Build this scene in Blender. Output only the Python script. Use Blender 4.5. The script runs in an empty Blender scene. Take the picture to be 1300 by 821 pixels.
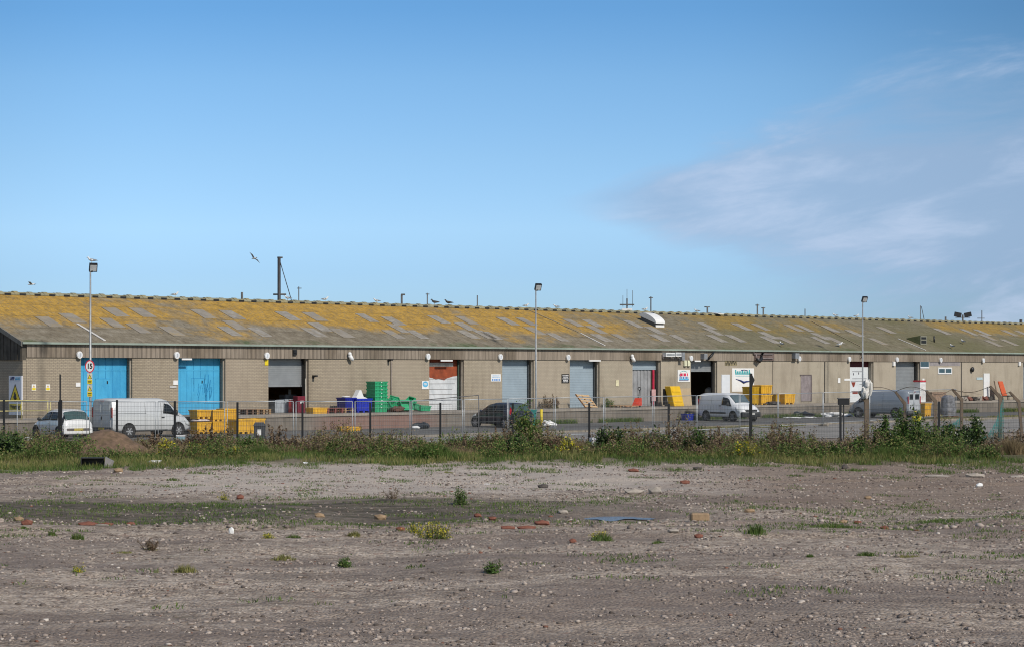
import bpy, math, random
import numpy as np
from mathutils import Vector, Matrix
random.seed(7); RNG = np.random.default_rng(11)
SC = bpy.context.scene; COL = SC.collection
F = 2600.0; H = 3.4; HY = 469.0            # focal length in photo pixels, eye height, horizon row
C45 = math.sqrt(.5)
BX, BY = -22.89, 108.5                     # origin of the building frame

def at(px, py, Y): return Vector(((px-650)*Y/F, Y, H-(py-HY)*Y/F))
def gnd(px, Y, z=0.0): return Vector(((px-650)*Y/F, Y, z))
def bw(a, y, z=0.0): return Vector((BX+C45*(a-y), BY+C45*(a+y), z))       # building frame -> world
def a_of(px, y=0.0):
    u = (px-650)/F
    return (u*(BY+C45*y)-BX+C45*y)/(C45*(1-u))
def z_of(px, py, y=0.0):
    Y = BY+C45*(a_of(px, y)+y)
    return H-(py-HY)*Y/F

# ------------------------------------------------------------------ materials
def nodes_mat(name):
    m = bpy.data.materials.new(name); m.use_nodes = True
    nt = m.node_tree; b = nt.nodes['Principled BSDF']
    return m, nt, b
def N(nt, t, **k):
    n = nt.nodes.new(t)
    for a, v in k.items():
        if a.startswith('i_'): n.inputs[a[2:].replace('_', ' ')].default_value = v
        else: setattr(n, a, v)
    return n
def L(nt, a, b): nt.links.new(a, b)
def ramp(nt, fac, stops):
    r = nt.nodes.new('ShaderNodeValToRGB'); e = r.color_ramp.elements
    while len(e) < len(stops): e.new(.5)
    for i, (p, c) in enumerate(stops):
        e[i].position = p; e[i].color = (c, c, c, 1) if isinstance(c, (int, float)) else (*c, 1)
    L(nt, fac, r.inputs[0]); return r.outputs[0]
def mix(nt, fac, a, b, mode='MIX'):
    m = nt.nodes.new('ShaderNodeMix'); m.data_type = 'RGBA'; m.blend_type = mode
    for s, v in ((m.inputs[0], fac), (m.inputs[6], a), (m.inputs[7], b)):
        if hasattr(v, 'is_linked'): L(nt, v, s)
        elif isinstance(v, tuple): s.default_value = (*v, 1) if len(v) == 3 else v
        else: s.default_value = v
    return m.outputs[2]
def noise(nt, scale, detail=4, rough=.6, vec=None, dist=0):
    n = N(nt, 'ShaderNodeTexNoise'); n.inputs['Scale'].default_value = scale
    n.inputs['Detail'].default_value = detail; n.inputs['Roughness'].default_value = rough
    n.inputs['Distortion'].default_value = dist
    if vec is not None: L(nt, vec, n.inputs['Vector'])
    return n.outputs['Fac']
def coord(nt, kind='Object'): return N(nt, 'ShaderNodeTexCoord').outputs[kind]
def mapping(nt, vec, scale=(1, 1, 1), rot=(0, 0, 0), loc=(0, 0, 0)):
    m = N(nt, 'ShaderNodeMapping'); m.inputs['Scale'].default_value = scale
    m.inputs['Rotation'].default_value = rot; m.inputs['Location'].default_value = loc
    L(nt, vec, m.inputs[0]); return m.outputs[0]
def bump(nt, b, h, strength=.3, dist=.02):
    n = N(nt, 'ShaderNodeBump'); n.inputs['Strength'].default_value = strength
    n.inputs['Distance'].default_value = dist; L(nt, h, n.inputs['Height']); L(nt, n.outputs[0], b.inputs['Normal'])
_mats = {}
def M(name, col, rough=.6, metal=0., var=.25, scale=3., spec=.5, dirt=None, coat=0.):
    if name in _mats: return _mats[name]
    m, nt, b = nodes_mat(name)
    co = coord(nt)
    f = noise(nt, scale, 6, .65, co)
    lo = tuple(c*(1-var) for c in col); hi = tuple(min(1, c*(1+var)) for c in col)
    c = mix(nt, ramp(nt, f, [(.3, 0.), (.7, 1.)]), lo, hi)
    if dirt:
        g = noise(nt, scale*.6, 8, .75, mapping(nt, co, (1, 1, .35)), .4)
        c = mix(nt, ramp(nt, g, [(.5, 0.), (.68, .75)]), c, dirt)
    L(nt, c, b.inputs['Base Color'])
    b.inputs['Roughness'].default_value = rough; b.inputs['Metallic'].default_value = metal
    b.inputs['Specular IOR Level'].default_value = spec; b.inputs['Coat Weight'].default_value = coat
    _mats[name] = m; return m
def leafmat(name, cols, trans=.25):
    if name in _mats: return _mats[name]
    m, nt, b = nodes_mat(name)
    g = N(nt, 'ShaderNodeNewGeometry')
    n = len(cols)
    c = ramp(nt, g.outputs['Random Per Island'], [(i/(n-1), cols[i]) for i in range(n)])
    f = noise(nt, .55, 3, .6, coord(nt))
    c = mix(nt, ramp(nt, f, [(.35, 0.), (.65, 1.)]), mix(nt, .25, c, (.03, .045, .015)), c)
    L(nt, c, b.inputs['Base Color']); b.inputs['Roughness'].default_value = .7
    b.inputs['Specular IOR Level'].default_value = .25
    t = N(nt, 'ShaderNodeBsdfTranslucent'); L(nt, c, t.inputs[0])
    s = N(nt, 'ShaderNodeMixShader'); s.inputs[0].default_value = trans
    L(nt, b.outputs[0], s.inputs[1]); L(nt, t.outputs[0], s.inputs[2])
    L(nt, s.outputs[0], nt.nodes['Material Output'].inputs[0])
    _mats[name] = m; return m

# ------------------------------------------------------------------ mesh builder
class MB:
    def __init__(s): s.v = []; s.f = []; s.m = []; s.sm = []
    def add(s, vs, fs, mi=0, smooth=False):
        o = len(s.v); s.v += [tuple(v) for v in vs]
        s.f += [tuple(i+o for i in f) for f in fs]; s.m += [mi]*len(fs); s.sm += [smooth]*len(fs); return s
    def box(s, c, d, mi=0, rz=0, mat=None):
        x, y, z = (k/2 for k in d); R = mat or Matrix.Rotation(rz, 3, 'Z'); c = Vector(c)
        vs = [c+R@Vector((i*x, j*y, k*z)) for i in (-1, 1) for j in (-1, 1) for k in (-1, 1)]
        return s.add(vs, [(0, 1, 3, 2), (4, 6, 7, 5), (0, 4, 5, 1), (2, 3, 7, 6), (0, 2, 6, 4), (1, 5, 7, 3)], mi)
    def bb(s, x0, x1, y0, y1, z0, z1, mi=0):
        return s.box(((x0+x1)/2, (y0+y1)/2, (z0+z1)/2), (abs(x1-x0), abs(y1-y0), abs(z1-z0)), mi)
    def frustum(s, c, w0, d0, w1, d1, h, mi=0):
        x, y, z = c
        vs = [(x+i*w/2, y+j*d/2, z+k) for (w, d, k) in ((w0, d0, 0), (w1, d1, h)) for i, j in ((-1, -1), (1, -1), (1, 1), (-1, 1))]
        return s.add(vs, [(3, 2, 1, 0), (4, 5, 6, 7)]+[(i, (i+1) % 4, (i+1) % 4+4, i+4) for i in range(4)], mi)
    def tube(s, pts, r, n=8, mi=0, smooth=True, cap=True):
        pts = [Vector(p) for p in pts]; rs = r if isinstance(r, (list, tuple)) else [r]*len(pts)
        vs = []; up = Vector((0, 0, 1))
        for i, p in enumerate(pts):
            t = (pts[min(i+1, len(pts)-1)]-pts[max(i-1, 0)]).normalized()
            q = up if abs(t.dot(up)) < .9 else Vector((1, 0, 0))
            a = t.cross(q).normalized(); b = t.cross(a)
            vs += [p+(a*math.cos(2*math.pi*k/n)+b*math.sin(2*math.pi*k/n))*rs[i] for k in range(n)]
        fs = [(i*n+k, i*n+(k+1) % n, (i+1)*n+(k+1) % n, (i+1)*n+k) for i in range(len(pts)-1) for k in range(n)]
        s.add(vs, fs, mi, smooth)
        if cap: s.f += [tuple(len(s.v)-len(vs)+k for k in reversed(range(n))), tuple(len(s.v)-n+k for k in range(n))]; s.m += [mi]*2; s.sm += [False]*2
        return s
    def disc(s, c, r, axis='y', n=20, mi=0, th=.02, ry=None):
        c = Vector(c); ry = ry or r; vs = []
        for d in (-th/2, th/2):
            for k in range(n):
                a = 2*math.pi*k/n; p, q = r*math.cos(a), ry*math.sin(a)
                vs.append(c+(Vector((p, d, q)) if axis == 'y' else Vector((d, p, q)) if axis == 'x' else Vector((p, q, d))))
        fs = [(k, (k+1) % n, n+(k+1) % n, n+k) for k in range(n)]+[tuple(reversed(range(n))), tuple(range(n, 2*n))]
        return s.add(vs, fs, mi)
    def prism(s, poly, y0, y1, mi=0):          # polygon in x,z extruded along y
        n = len(poly); vs = [(p[0], y0, p[1]) for p in poly]+[(p[0], y1, p[1]) for p in poly]
        return s.add(vs, [tuple(range(n)), tuple(reversed(range(n, 2*n)))]+[(i, n+i, n+(i+1) % n, (i+1) % n) for i in range(n)], mi)
    def blob(s, c, r, mi=0, n=2, jit=.15, seed=0, flat=False):
        rr = random.Random(seed); rings = 4*n; seg = 6*n; c = Vector(c); r = r if isinstance(r, (tuple, list)) else (r, r, r)
        vs = [c+Vector((0, 0, -r[2]))]
        ph = [rr.uniform(0, 6) for _ in range(4)]
        for i in range(1, rings):
            t = math.pi*i/rings-math.pi/2
            for k in range(seg):
                a = 2*math.pi*k/seg
                j = 1+jit*(math.sin(3*a+ph[0])*math.cos(2*t+ph[1])+.6*rr.uniform(-1, 1))
                vs.append(c+Vector((r[0]*j*math.cos(t)*math.cos(a), r[1]*j*math.cos(t)*math.sin(a), r[2]*j*math.sin(t))))
        vs.append(c+Vector((0, 0, r[2])))
        fs = [(0, 1+(k+1) % seg, 1+k) for k in range(seg)]
        for i in range(rings-2):
            for k in range(seg): fs.append((1+i*seg+k, 1+i*seg+(k+1) % seg, 1+(i+1)*seg+(k+1) % seg, 1+(i+1)*seg+k))
        e = len(vs)-1; fs += [(e, 1+(rings-2)*seg+k, 1+(rings-2)*seg+(k+1) % seg) for k in range(seg)]
        return s.add(vs, fs, mi, not flat)
    def build(s, name, mats, parent=None, loc=None, rz=0, bevel=0):
        me = bpy.data.meshes.new(name); me.from_pydata(s.v, [], s.f)
        mats = mats if isinstance(mats, (list, tuple)) else [mats]
        for m in mats: me.materials.append(m)
        me.polygons.foreach_set('material_index', s.m); me.polygons.foreach_set('use_smooth', s.sm); me.update()
        o = bpy.data.objects.new(name, me); COL.objects.link(o)
        if parent: o.parent = parent
        if loc is not None: o.location = loc
        if rz: o.rotation_euler.z = rz
        if bevel:
            b = o.modifiers.new('b', 'BEVEL'); b.width = bevel; b.segments = 2; b.limit_method = 'ANGLE'
        return o
def tag(o, label=None, cat=None, group=None, kind=None):
    if label: o['label'] = label
    if cat: o['category'] = cat
    if group: o['group'] = group
    if kind: o['kind'] = kind
    return o
def thing(name, loc, rz, label, cat, group=None):
    o = bpy.data.objects.new(name, None); COL.objects.link(o); o.empty_display_size = .2
    o.location = loc; o.rotation_euler.z = rz
    return tag(o, label, cat, group)
def dup(root, loc, rz, label=None, group=None):
    r = root.copy(); COL.objects.link(r); r.location = loc; r.rotation_euler.z = rz
    if label: r['label'] = label
    if group: r['group'] = group
    for ch in [o for o in bpy.data.objects if o.parent == root]:
        c = ch.copy(); COL.objects.link(c); c.parent = r
        for g in [o for o in bpy.data.objects if o.parent == ch]:
            d = g.copy(); COL.objects.link(d); d.parent = c
    return r
_tn = [0]
def text(s, size, m, parent, loc, rot, name='lettering', depth=.004, bold=0., sx=1.):
    cu = bpy.data.curves.new('t', 'FONT'); cu.body = s; cu.size = size; cu.align_x = 'CENTER'; cu.align_y = 'CENTER'
    cu.extrude = depth; cu.offset = bold; cu.space_line = .9; cu.space_character = .92
    tmp = bpy.data.objects.new('t', cu); COL.objects.link(tmp)
    bpy.context.view_layer.update()
    me = bpy.data.meshes.new_from_object(tmp.evaluated_get(bpy.context.evaluated_depsgraph_get()))
    bpy.data.objects.remove(tmp); bpy.data.curves.remove(cu)
    me.materials.clear(); me.materials.append(m)
    o = bpy.data.objects.new(name, me); COL.objects.link(o); o.parent = parent
    o.location = loc; o.rotation_euler = rot; o.scale.x = sx
    return o
FR = (math.pi/2, 0, 0)                     # lettering upright, facing -y

# ------------------------------------------------------------------ camera, light, sky
cam = bpy.data.cameras.new('camera'); co = bpy.data.objects.new('camera', cam); COL.objects.link(co)
co.location = (0, 0, H); co.rotation_euler = (math.pi/2, 0, 0)
cam.sensor_width = 36; cam.lens = 36*F/1300; cam.shift_y = (HY-410.5)/1300; cam.clip_end = 6000; cam.clip_start = .5
SC.camera = co
SUN_AZ = math.atan2(.62, -.78)            # towards the sun: right and behind the viewer (x, y)
SUN_EL = math.radians(38)
sd = Vector((.66*math.cos(SUN_EL), -.75*math.cos(SUN_EL), math.sin(SUN_EL))).normalized()
sl = bpy.data.lights.new('sun', 'SUN'); sl.energy = 3.5; sl.angle = math.radians(4.5); sl.color = (1, .92, .80)
so = bpy.data.objects.new('sun', sl); COL.objects.link(so); so.rotation_euler = sd.to_track_quat('Z', 'Y').to_euler()
so.location = (40, -40, 60)
w = bpy.data.worlds.new('World'); SC.world = w; w.use_nodes = True; nt = w.node_tree
bg = nt.nodes['Background']; sky = N(nt, 'ShaderNodeTexSky'); sky.sky_type = 'NISHITA'; sky.sun_disc = False
sky.sun_elevation = SUN_EL; sky.sun_rotation = math.atan2(sd.x, sd.y)
sky.air_density = 1.0; sky.dust_density = .3; sky.ozone_density = 1.0; sky.altitude = 0
gen = coord(nt, 'Generated'); sep = N(nt, 'ShaderNodeSeparateXYZ'); L(nt, gen, sep.inputs[0])
def math_(op, a, b=None, c=None, clamp=False):
    n = nt.nodes.new('ShaderNodeMath'); n.operation = op; n.use_clamp = clamp
    for i, v in enumerate((a, b, c)):
        if v is None: continue
        if hasattr(v, 'is_linked'): L(nt, v, n.inputs[i])
        else: n.inputs[i].default_value = v
    return n.outputs[0]
ysafe = math_('MAXIMUM', sep.outputs[1], .05)
U = math_('DIVIDE', sep.outputs[0], ysafe); V = math_('DIVIDE', sep.outputs[2], ysafe)
def sstep(v, a, b):
    r = N(nt, 'ShaderNodeMapRange'); r.interpolation_type = 'SMOOTHSTEP'
    r.inputs[1].default_value = a; r.inputs[2].default_value = b; L(nt, v, r.inputs[0]); return r.outputs[0]
cv = N(nt, 'ShaderNodeCombineXYZ'); L(nt, math_('MULTIPLY', U, 7.0), cv.inputs[0])
L(nt, math_('MULTIPLY', math_('SUBTRACT', V, math_('MULTIPLY', U, .16)), 26.0), cv.inputs[1])
nn = noise(nt, 1.6, 7, .62, cv.outputs[0], .35)
cv2 = N(nt, 'ShaderNodeCombineXYZ'); L(nt, math_('MULTIPLY', U, 4.0), cv2.inputs[0]); L(nt, math_('MULTIPLY', V, 9.0), cv2.inputs[1])
n2 = noise(nt, 1.5, 3, .5, cv2.outputs[0])
wisp = sstep(math_('ADD', math_('MULTIPLY', nn, .6), math_('MULTIPLY', n2, .5)), .50, .72)
# wedge of thin cloud widening to the right
Um = math_('MAXIMUM', math_('SUBTRACT', U, .030), 0.0)
mid = math_('ADD', .0810, math_('MULTIPLY', Um, .005))
half = math_('ADD', .004, math_('MINIMUM', math_('MULTIPLY', Um, .30), .052))
dd = math_('DIVIDE', math_('ABSOLUTE', math_('SUBTRACT', V, mid)), half)
edge = math_('ADD', dd, math_('MULTIPLY', math_('SUBTRACT', .52, nn), 1.9))
band = math_('MULTIPLY', math_('SUBTRACT', 1.0, sstep(edge, .45, 1.5)), sstep(U, .015, .08))
cmask = math_('MULTIPLY', band, math_('ADD', .84, math_('MULTIPLY', wisp, .16)), clamp=True)
tint = nt.nodes.new('ShaderNodeValToRGB'); L(nt, math_('MULTIPLY', V, 2.0, clamp=True), tint.inputs[0])
els = tint.color_ramp.elements
STOPS = [(.0, (.47, .74, 1.32)), (.095, (.55, .80, 1.31)), (.138, (.66, .90, 1.33)), (.207, (.64, .885, 1.23)), (.284, (.585, .865, 1.18)), (.353, (.45, .78, 1.12)), (1., (.95, .98, 1.0))]
while len(els) < len(STOPS): els.new(.5)
for e_, (p_, c_) in zip(els, STOPS): e_.position = p_; e_.color = (*[q*.5 for q in c_], 1)
side = math_('SUBTRACT', 2.0, math_('MULTIPLY', sstep(U, .08, .30), .50))
side = math_('SUBTRACT', side, math_('MULTIPLY', sstep(math_('MULTIPLY', U, -1.0), .17, .29), .22))
t2 = mix(nt, 1.0, sky.outputs[0], tint.outputs[0], 'MULTIPLY')
cs = N(nt, 'ShaderNodeCombineXYZ')
for k_ in range(3): L(nt, side, cs.inputs[k_])
skyc = mix(nt, 1.0, t2, cs.outputs[0], 'MULTIPLY')
ccol = mix(nt, sstep(math_('ADD', math_('MULTIPLY', nn, .6), math_('MULTIPLY', n2, .4)), .44, .64), (3.3, 4.55, 6.55), (5.1, 6.15, 8.1))
clouds = mix(nt, math_('MULTIPLY', cmask, .85), skyc, ccol)
L(nt, clouds, bg.inputs[0]); bg.inputs[1].default_value = .1
SC.view_settings.view_transform = 'Standard'; SC.view_settings.look = 'None'; SC.view_settings.exposure = 0; SC.view_settings.gamma = 1
SC.view_settings.use_curve_mapping = False
SC.render.engine = 'CYCLES'; SC.cycles.use_denoising = True
SC.cycles.filter_width = 1.1; SC.cycles.max_bounces = 5; SC.cycles.transparent_max_bounces = 8

# ------------------------------------------------------------------ shared materials
white_p = M('white_paint', (.72, .74, .76), .5, var=.06)
grey_metal = M('galvanised_steel', (.42, .44, .46), .45, .6, .2, 8)
black_m = M('black_steel', (.012, .013, .016), .5, 0, .2)
dark_rub = M('black_rubber', (.018, .018, .02), .8)
yellow_pl = M('yellow_plastic', (.74, .42, .035), .5, 0, .18, 2.5, dirt=(.40, .22, .04))
blue_pl = M('blue_plastic', (.012, .03, .42), .4, 0, .2, 2.5)
green_pl = M('green_plastic', (.03, .36, .17), .42, 0, .2, 2.5, dirt=(.02, .2, .09))
red_m = M('red_paint', (.45, .03, .03), .45)
wood_m = M('pallet_wood', (.34, .22, .12), .8, 0, .35, 6)
brown_m = M('dark_brown_wood', (.10, .045, .03), .8, 0, .3, 6)
conc_m = M('concrete', (.27, .24, .20), .9, 0, .25, 2.0, dirt=(.12, .10, .08))
glass_dk = M('dark_glass', (.012, .016, .02), .12, 0, .1, spec=.35)
white_pl = M('white_plastic', (.78, .79, .80), .5, var=.05)
yel_sign = M('yellow_sign', (.75, .58, .02), .5, var=.05)
blk_sign = M('black_sign', (.012, .012, .014), .5)
lampgrey = M('lamp_grey', (.33, .35, .37), .5, .4)

# ------------------------------------------------------------------ ground
def vnoise(x, y, seed=0):
    xi = np.floor(x).astype(int); yi = np.floor(y).astype(int); fx = x-xi; fy = y-yi
    fx = fx*fx*(3-2*fx); fy = fy*fy*(3-2*fy)
    def h(a, b):
        n = (a*374761393+b*668265263+seed*1442695041) & 0x7fffffff
        n = ((n ^ (n >> 13))*1274126177) & 0x7fffffff
        return (n ^ (n >> 16))/0x7fffffff % 1.0
    h00, h10, h01, h11 = h(xi, yi), h(xi+1, yi), h(xi, yi+1), h(xi+1, yi+1)
    return (h00*(1-fx)+h10*fx)*(1-fy)+(h01*(1-fx)+h11*fx)*fy
def sst(x, a, b):
    t = np.clip((x-a)/(b-a), 0, 1); return t*t*(3-2*t)
def verge_front(X): return 73.2+1.2*(vnoise(X*.25+40, X*0+3)-.5)*2+1.0*(vnoise(X*1.1+40, X*0+8)-.5)*2-3.8*np.exp(-((X+16.5)/4.)**2)
def ground_h(X, Y):
    X = np.asarray(X, float); Y = np.asarray(Y, float)
    lot = 1-sst(Y, 84, 88)
    h = (vnoise(X*.35, Y*.3, 1)-.5)*.16+(vnoise(X*1.2, Y*1.1, 2)-.5)*.06+(vnoise(X*3.7, Y*3.7, 3)-.5)*.03+(vnoise(X*5+2*np.sin(Y), Y*4+X*.7, 5)-.5)*.014
    # wheel ruts running across the view
    for yc, dp in ((62.5, .05), (60.7, .05), (44.3, .06), (42.4, .05)):
        yy = Y-yc-.9*np.sin(X*.13+yc); h = h-dp*np.exp(-(yy/.28)**2)+dp*.6*np.exp(-((yy-.55)/.3)**2)
    bump_ = sst(Y, 72, 76)*(1-sst(Y, 84, 88))*.18
    # shallow hollow that holds the puddle
    e = ((X-(785-650)*48.1/F)/.85)**2+((Y-48.1)/.8)**2
    h = h*(1-.85*np.exp(-e*.6))-.09*np.exp(-(e*.6)**2)
    return h*lot+bump_-.02*(1-lot)-.015
def gz(X, Y): return float(ground_h(np.array([X]), np.array([Y]))[0])

xs = np.concatenate([[-3000, -900, -300, -120, -70], np.arange(-40, 40.01, .16), [70, 120, 300, 900, 3000]])
ys = np.concatenate([[-200, -20, 5], np.arange(18, 50, .14), np.arange(50, 92, .24), [100, 120, 150, 200, 300, 600, 1200, 4000]])
gx, gy = np.meshgrid(xs, ys); nx, ny = len(xs), len(ys)
gzv = ground_h(gx, gy); inside = (np.abs(gx) <= 40) & (gy >= 18) & (gy < 92); gzv = np.where(inside, gzv, -.035)
me = bpy.data.meshes.new('ground'); vv = np.stack([gx.ravel(), gy.ravel(), gzv.ravel()], 1)
ii = (np.arange(ny-1)[:, None]*nx+np.arange(nx-1)[None, :]).ravel()
ff = np.stack([ii, ii+1, ii+nx+1, ii+nx], 1)
me.from_pydata(vv.tolist(), [], ff.tolist()); me.polygons.foreach_set('use_smooth', np.ones(len(ff), bool))
ground = bpy.data.objects.new('ground', me); COL.objects.link(ground); tag(ground, kind='structure')
m, nt, b = nodes_mat('rubble_gravel'); co_ = coord(nt)
vor = N(nt, 'ShaderNodeTexVoronoi'); vor.inputs['Scale'].default_value = 17; L(nt, co_, vor.inputs['Vector'])
vor2 = N(nt, 'ShaderNodeTexVoronoi'); vor2.inputs['Scale'].default_value = 6.5; L(nt, co_, vor2.inputs['Vector'])
sp = N(nt, 'ShaderNodeSeparateColor'); L(nt, vor.outputs['Color'], sp.inputs[0])
sp2 = N(nt, 'ShaderNodeSeparateColor'); L(nt, vor2.outputs['Color'], sp2.inputs[0])
peb = ramp(nt, sp.outputs[0], [(0., (.12, .093, .08)), (.3, (.33, .27, .222)), (.7, (.52, .433, .355)), (.93, (.63, .545, .46)), (1., (.68, .60, .55))])
peb2 = ramp(nt, sp2.outputs[1], [(0., (.13, .10, .083)), (.5, (.39, .322, .262)), (.95, (.56, .478, .395)), (1., (.24, .12, .09))])
c = mix(nt, .4, peb, peb2)
strk = noise(nt, .55, 8, .78, mapping(nt, co_, (.38, 1.7, 1)), .5)
c = mix(nt, ramp(nt, strk, [(.47, 0.), (.60, .62)]), c, (.13, .10, .083))
c = mix(nt, ramp(nt, noise(nt, .9, 7, .8, mapping(nt, co_, (.5, 1.8, 1), loc=(4, 9, 0))), [(.56, 0.), (.68, .5)]), c, (.56, .49, .43))
big = noise(nt, .10, 5, .6, mapping(nt, co_, (1, 2.6, 1)), .6)
soil = ramp(nt, noise(nt, 1.3, 6, .7, co_), [(.3, (.15, .117, .10)), (.7, (.27, .22, .19))])
c = mix(nt, ramp(nt, big, [(.45, 0.), (.60, .75)]), c, soil)
# darker damp soil lane and a paler gravel lane, both lying across the lot
sepg = N(nt, 'ShaderNodeSeparateXYZ'); L(nt, co_, sepg.inputs[0])
def gm(op, a, b2):
    n = nt.nodes.new('ShaderNodeMath'); n.operation = op
    for i, v in enumerate((a, b2)):
        if hasattr(v, 'is_linked'): L(nt, v, n.inputs[i])
        else: n.inputs[i].default_value = v
    return n.outputs[0]
wob = gm('ADD', gm('MULTIPLY', gm('SUBTRACT', noise(nt, .22, 6, .7, co_), .5), 9.), gm('MULTIPLY', gm('SUBTRACT', noise(nt, 1.6, 5, .8, mapping(nt, co_, (.6, 1.5, 1))), .5), 5.))
yy = gm('ADD', sepg.outputs[1], wob)
def lane(v, a, b_, c_, d):
    r1 = N(nt, 'ShaderNodeMapRange'); r1.inputs[1].default_value = a; r1.inputs[2].default_value = b_; L(nt, v, r1.inputs[0])
    r2 = N(nt, 'ShaderNodeMapRange'); r2.inputs[1].default_value = c_; r2.inputs[2].default_value = d; r2.inputs[3].default_value = 1; r2.inputs[4].default_value = 0; L(nt, v, r2.inputs[0])
    return gm('MULTIPLY', r1.outputs[0], r2.outputs[0])
dark = gm('MULTIPLY', lane(yy, 44.2, 46.8, 52.0, 54.5), lane(gm('ADD', sepg.outputs[0], gm('MULTIPLY', wob, .8)), -60, -59, -1.5, 4))
c = mix(nt, gm('MULTIPLY', dark, gm('ADD', .52, gm('MULTIPLY', ramp(nt, noise(nt, 1.2, 6, .8, mapping(nt, co_, (.5, 1.6, 1), loc=(7, 7, 0))), [(.42, 0.), (.58, 1.)]), .38))), c, mix(nt, ramp(nt, noise(nt, 3, 5, .7, co_), [(.4, 0.), (.62, 1.)]), (.042, .036, .028), (.085, .082, .05)))
pale = gm('MULTIPLY', lane(yy, 55.5, 57, 72.5, 74.5), lane(gm('ADD', sepg.outputs[0], wob), -14, -10, 3, 12))
c = mix(nt, gm('MULTIPLY', pale, .55), c, (.62, .55, .49))
brown = gm('MULTIPLY', lane(yy, 47, 52, 73, 75), lane(gm('ADD', sepg.outputs[0], wob), 4, 8, 60, 61))
c = mix(nt, gm('MULTIPLY', brown, .6), c, (.23, .17, .13))
grs = noise(nt, .5, 7, .75, mapping(nt, co_, (1, 1.6, 1), loc=(5, 3, 0)))
c = mix(nt, ramp(nt, grs, [(.60, 0.), (.70, .5)]), c, (.09, .095, .04))
vg = lane(sepg.outputs[1], 72, 75, 88, 90)
c = mix(nt, gm('MULTIPLY', vg, .8), c, (.075, .08, .03))
L(nt, c, b.inputs['Base Color']); b.inputs['Roughness'].default_value = .95; b.inputs['Specular IOR Level'].default_value = .2
bump(nt, b, gm('ADD', gm('MULTIPLY', vor.outputs['Distance'], -1.), noise(nt, 9, 6, .7, co_)), .7, .05)
me.materials.append(m)

def sheet(name, poly, z, mat, kind='structure'):
    o = MB().add([(*p[:2], z) for p in poly], [tuple(range(len(poly)))]).build(name, mat)
    return tag(o, kind=kind)
# asphalt road, concrete apron
m, nt, b = nodes_mat('asphalt'); co_ = coord(nt)
c = ramp(nt, noise(nt, .25, 6, .65, co_, .3), [(.35, (.085, .083, .082)), (.65, (.15, .147, .14))])
c = mix(nt, ramp(nt, noise(nt, 6, 5, .8, co_), [(.35, 0.), (.7, .5)]), c, (.17, .165, .155))
c = mix(nt, ramp(nt, noise(nt, .7, 4, .6, mapping(nt, co_, (1, 1, 1), loc=(9, 0, 0))), [(.58, 0.), (.62, .6)]), c, (.045, .045, .047))
L(nt, c, b.inputs['Base Color']); b.inputs['Roughness'].default_value = .85
asphalt = m
sheet('road', [bw(-34, -2.9), bw(-8.5, -15.9), bw(150, -15.9), bw(150, -2.9)], -.004, asphalt)
apron_m = M('old_concrete_yard', (.27, .255, .235), .9, 0, .3, .6, dirt=(.12, .11, .09))
sheet('concrete_yard', [bw(-8.3, -16.1), bw(6, -30), bw(150, -44), bw(150, -16.1)], -.010, apron_m)
k = MB()
for i in range(70):
    a = -6+i*2.0
    p = bw(a+1, -16); k.box((p.x, p.y, .04), (1.96, .16, .14), 0, math.radians(45))
tag(k.build('kerb', conc_m), kind='structure')

# ------------------------------------------------------------------ warehouse
ZD, ZF0, ZF1, ZE, ZR, W = .9, 4.05, 4.75, 4.86, 7.62, 7.45
aG = a_of(33.5); aEnd = a_of(33.5)+116
SL = (ZR-ZE)/W
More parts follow.
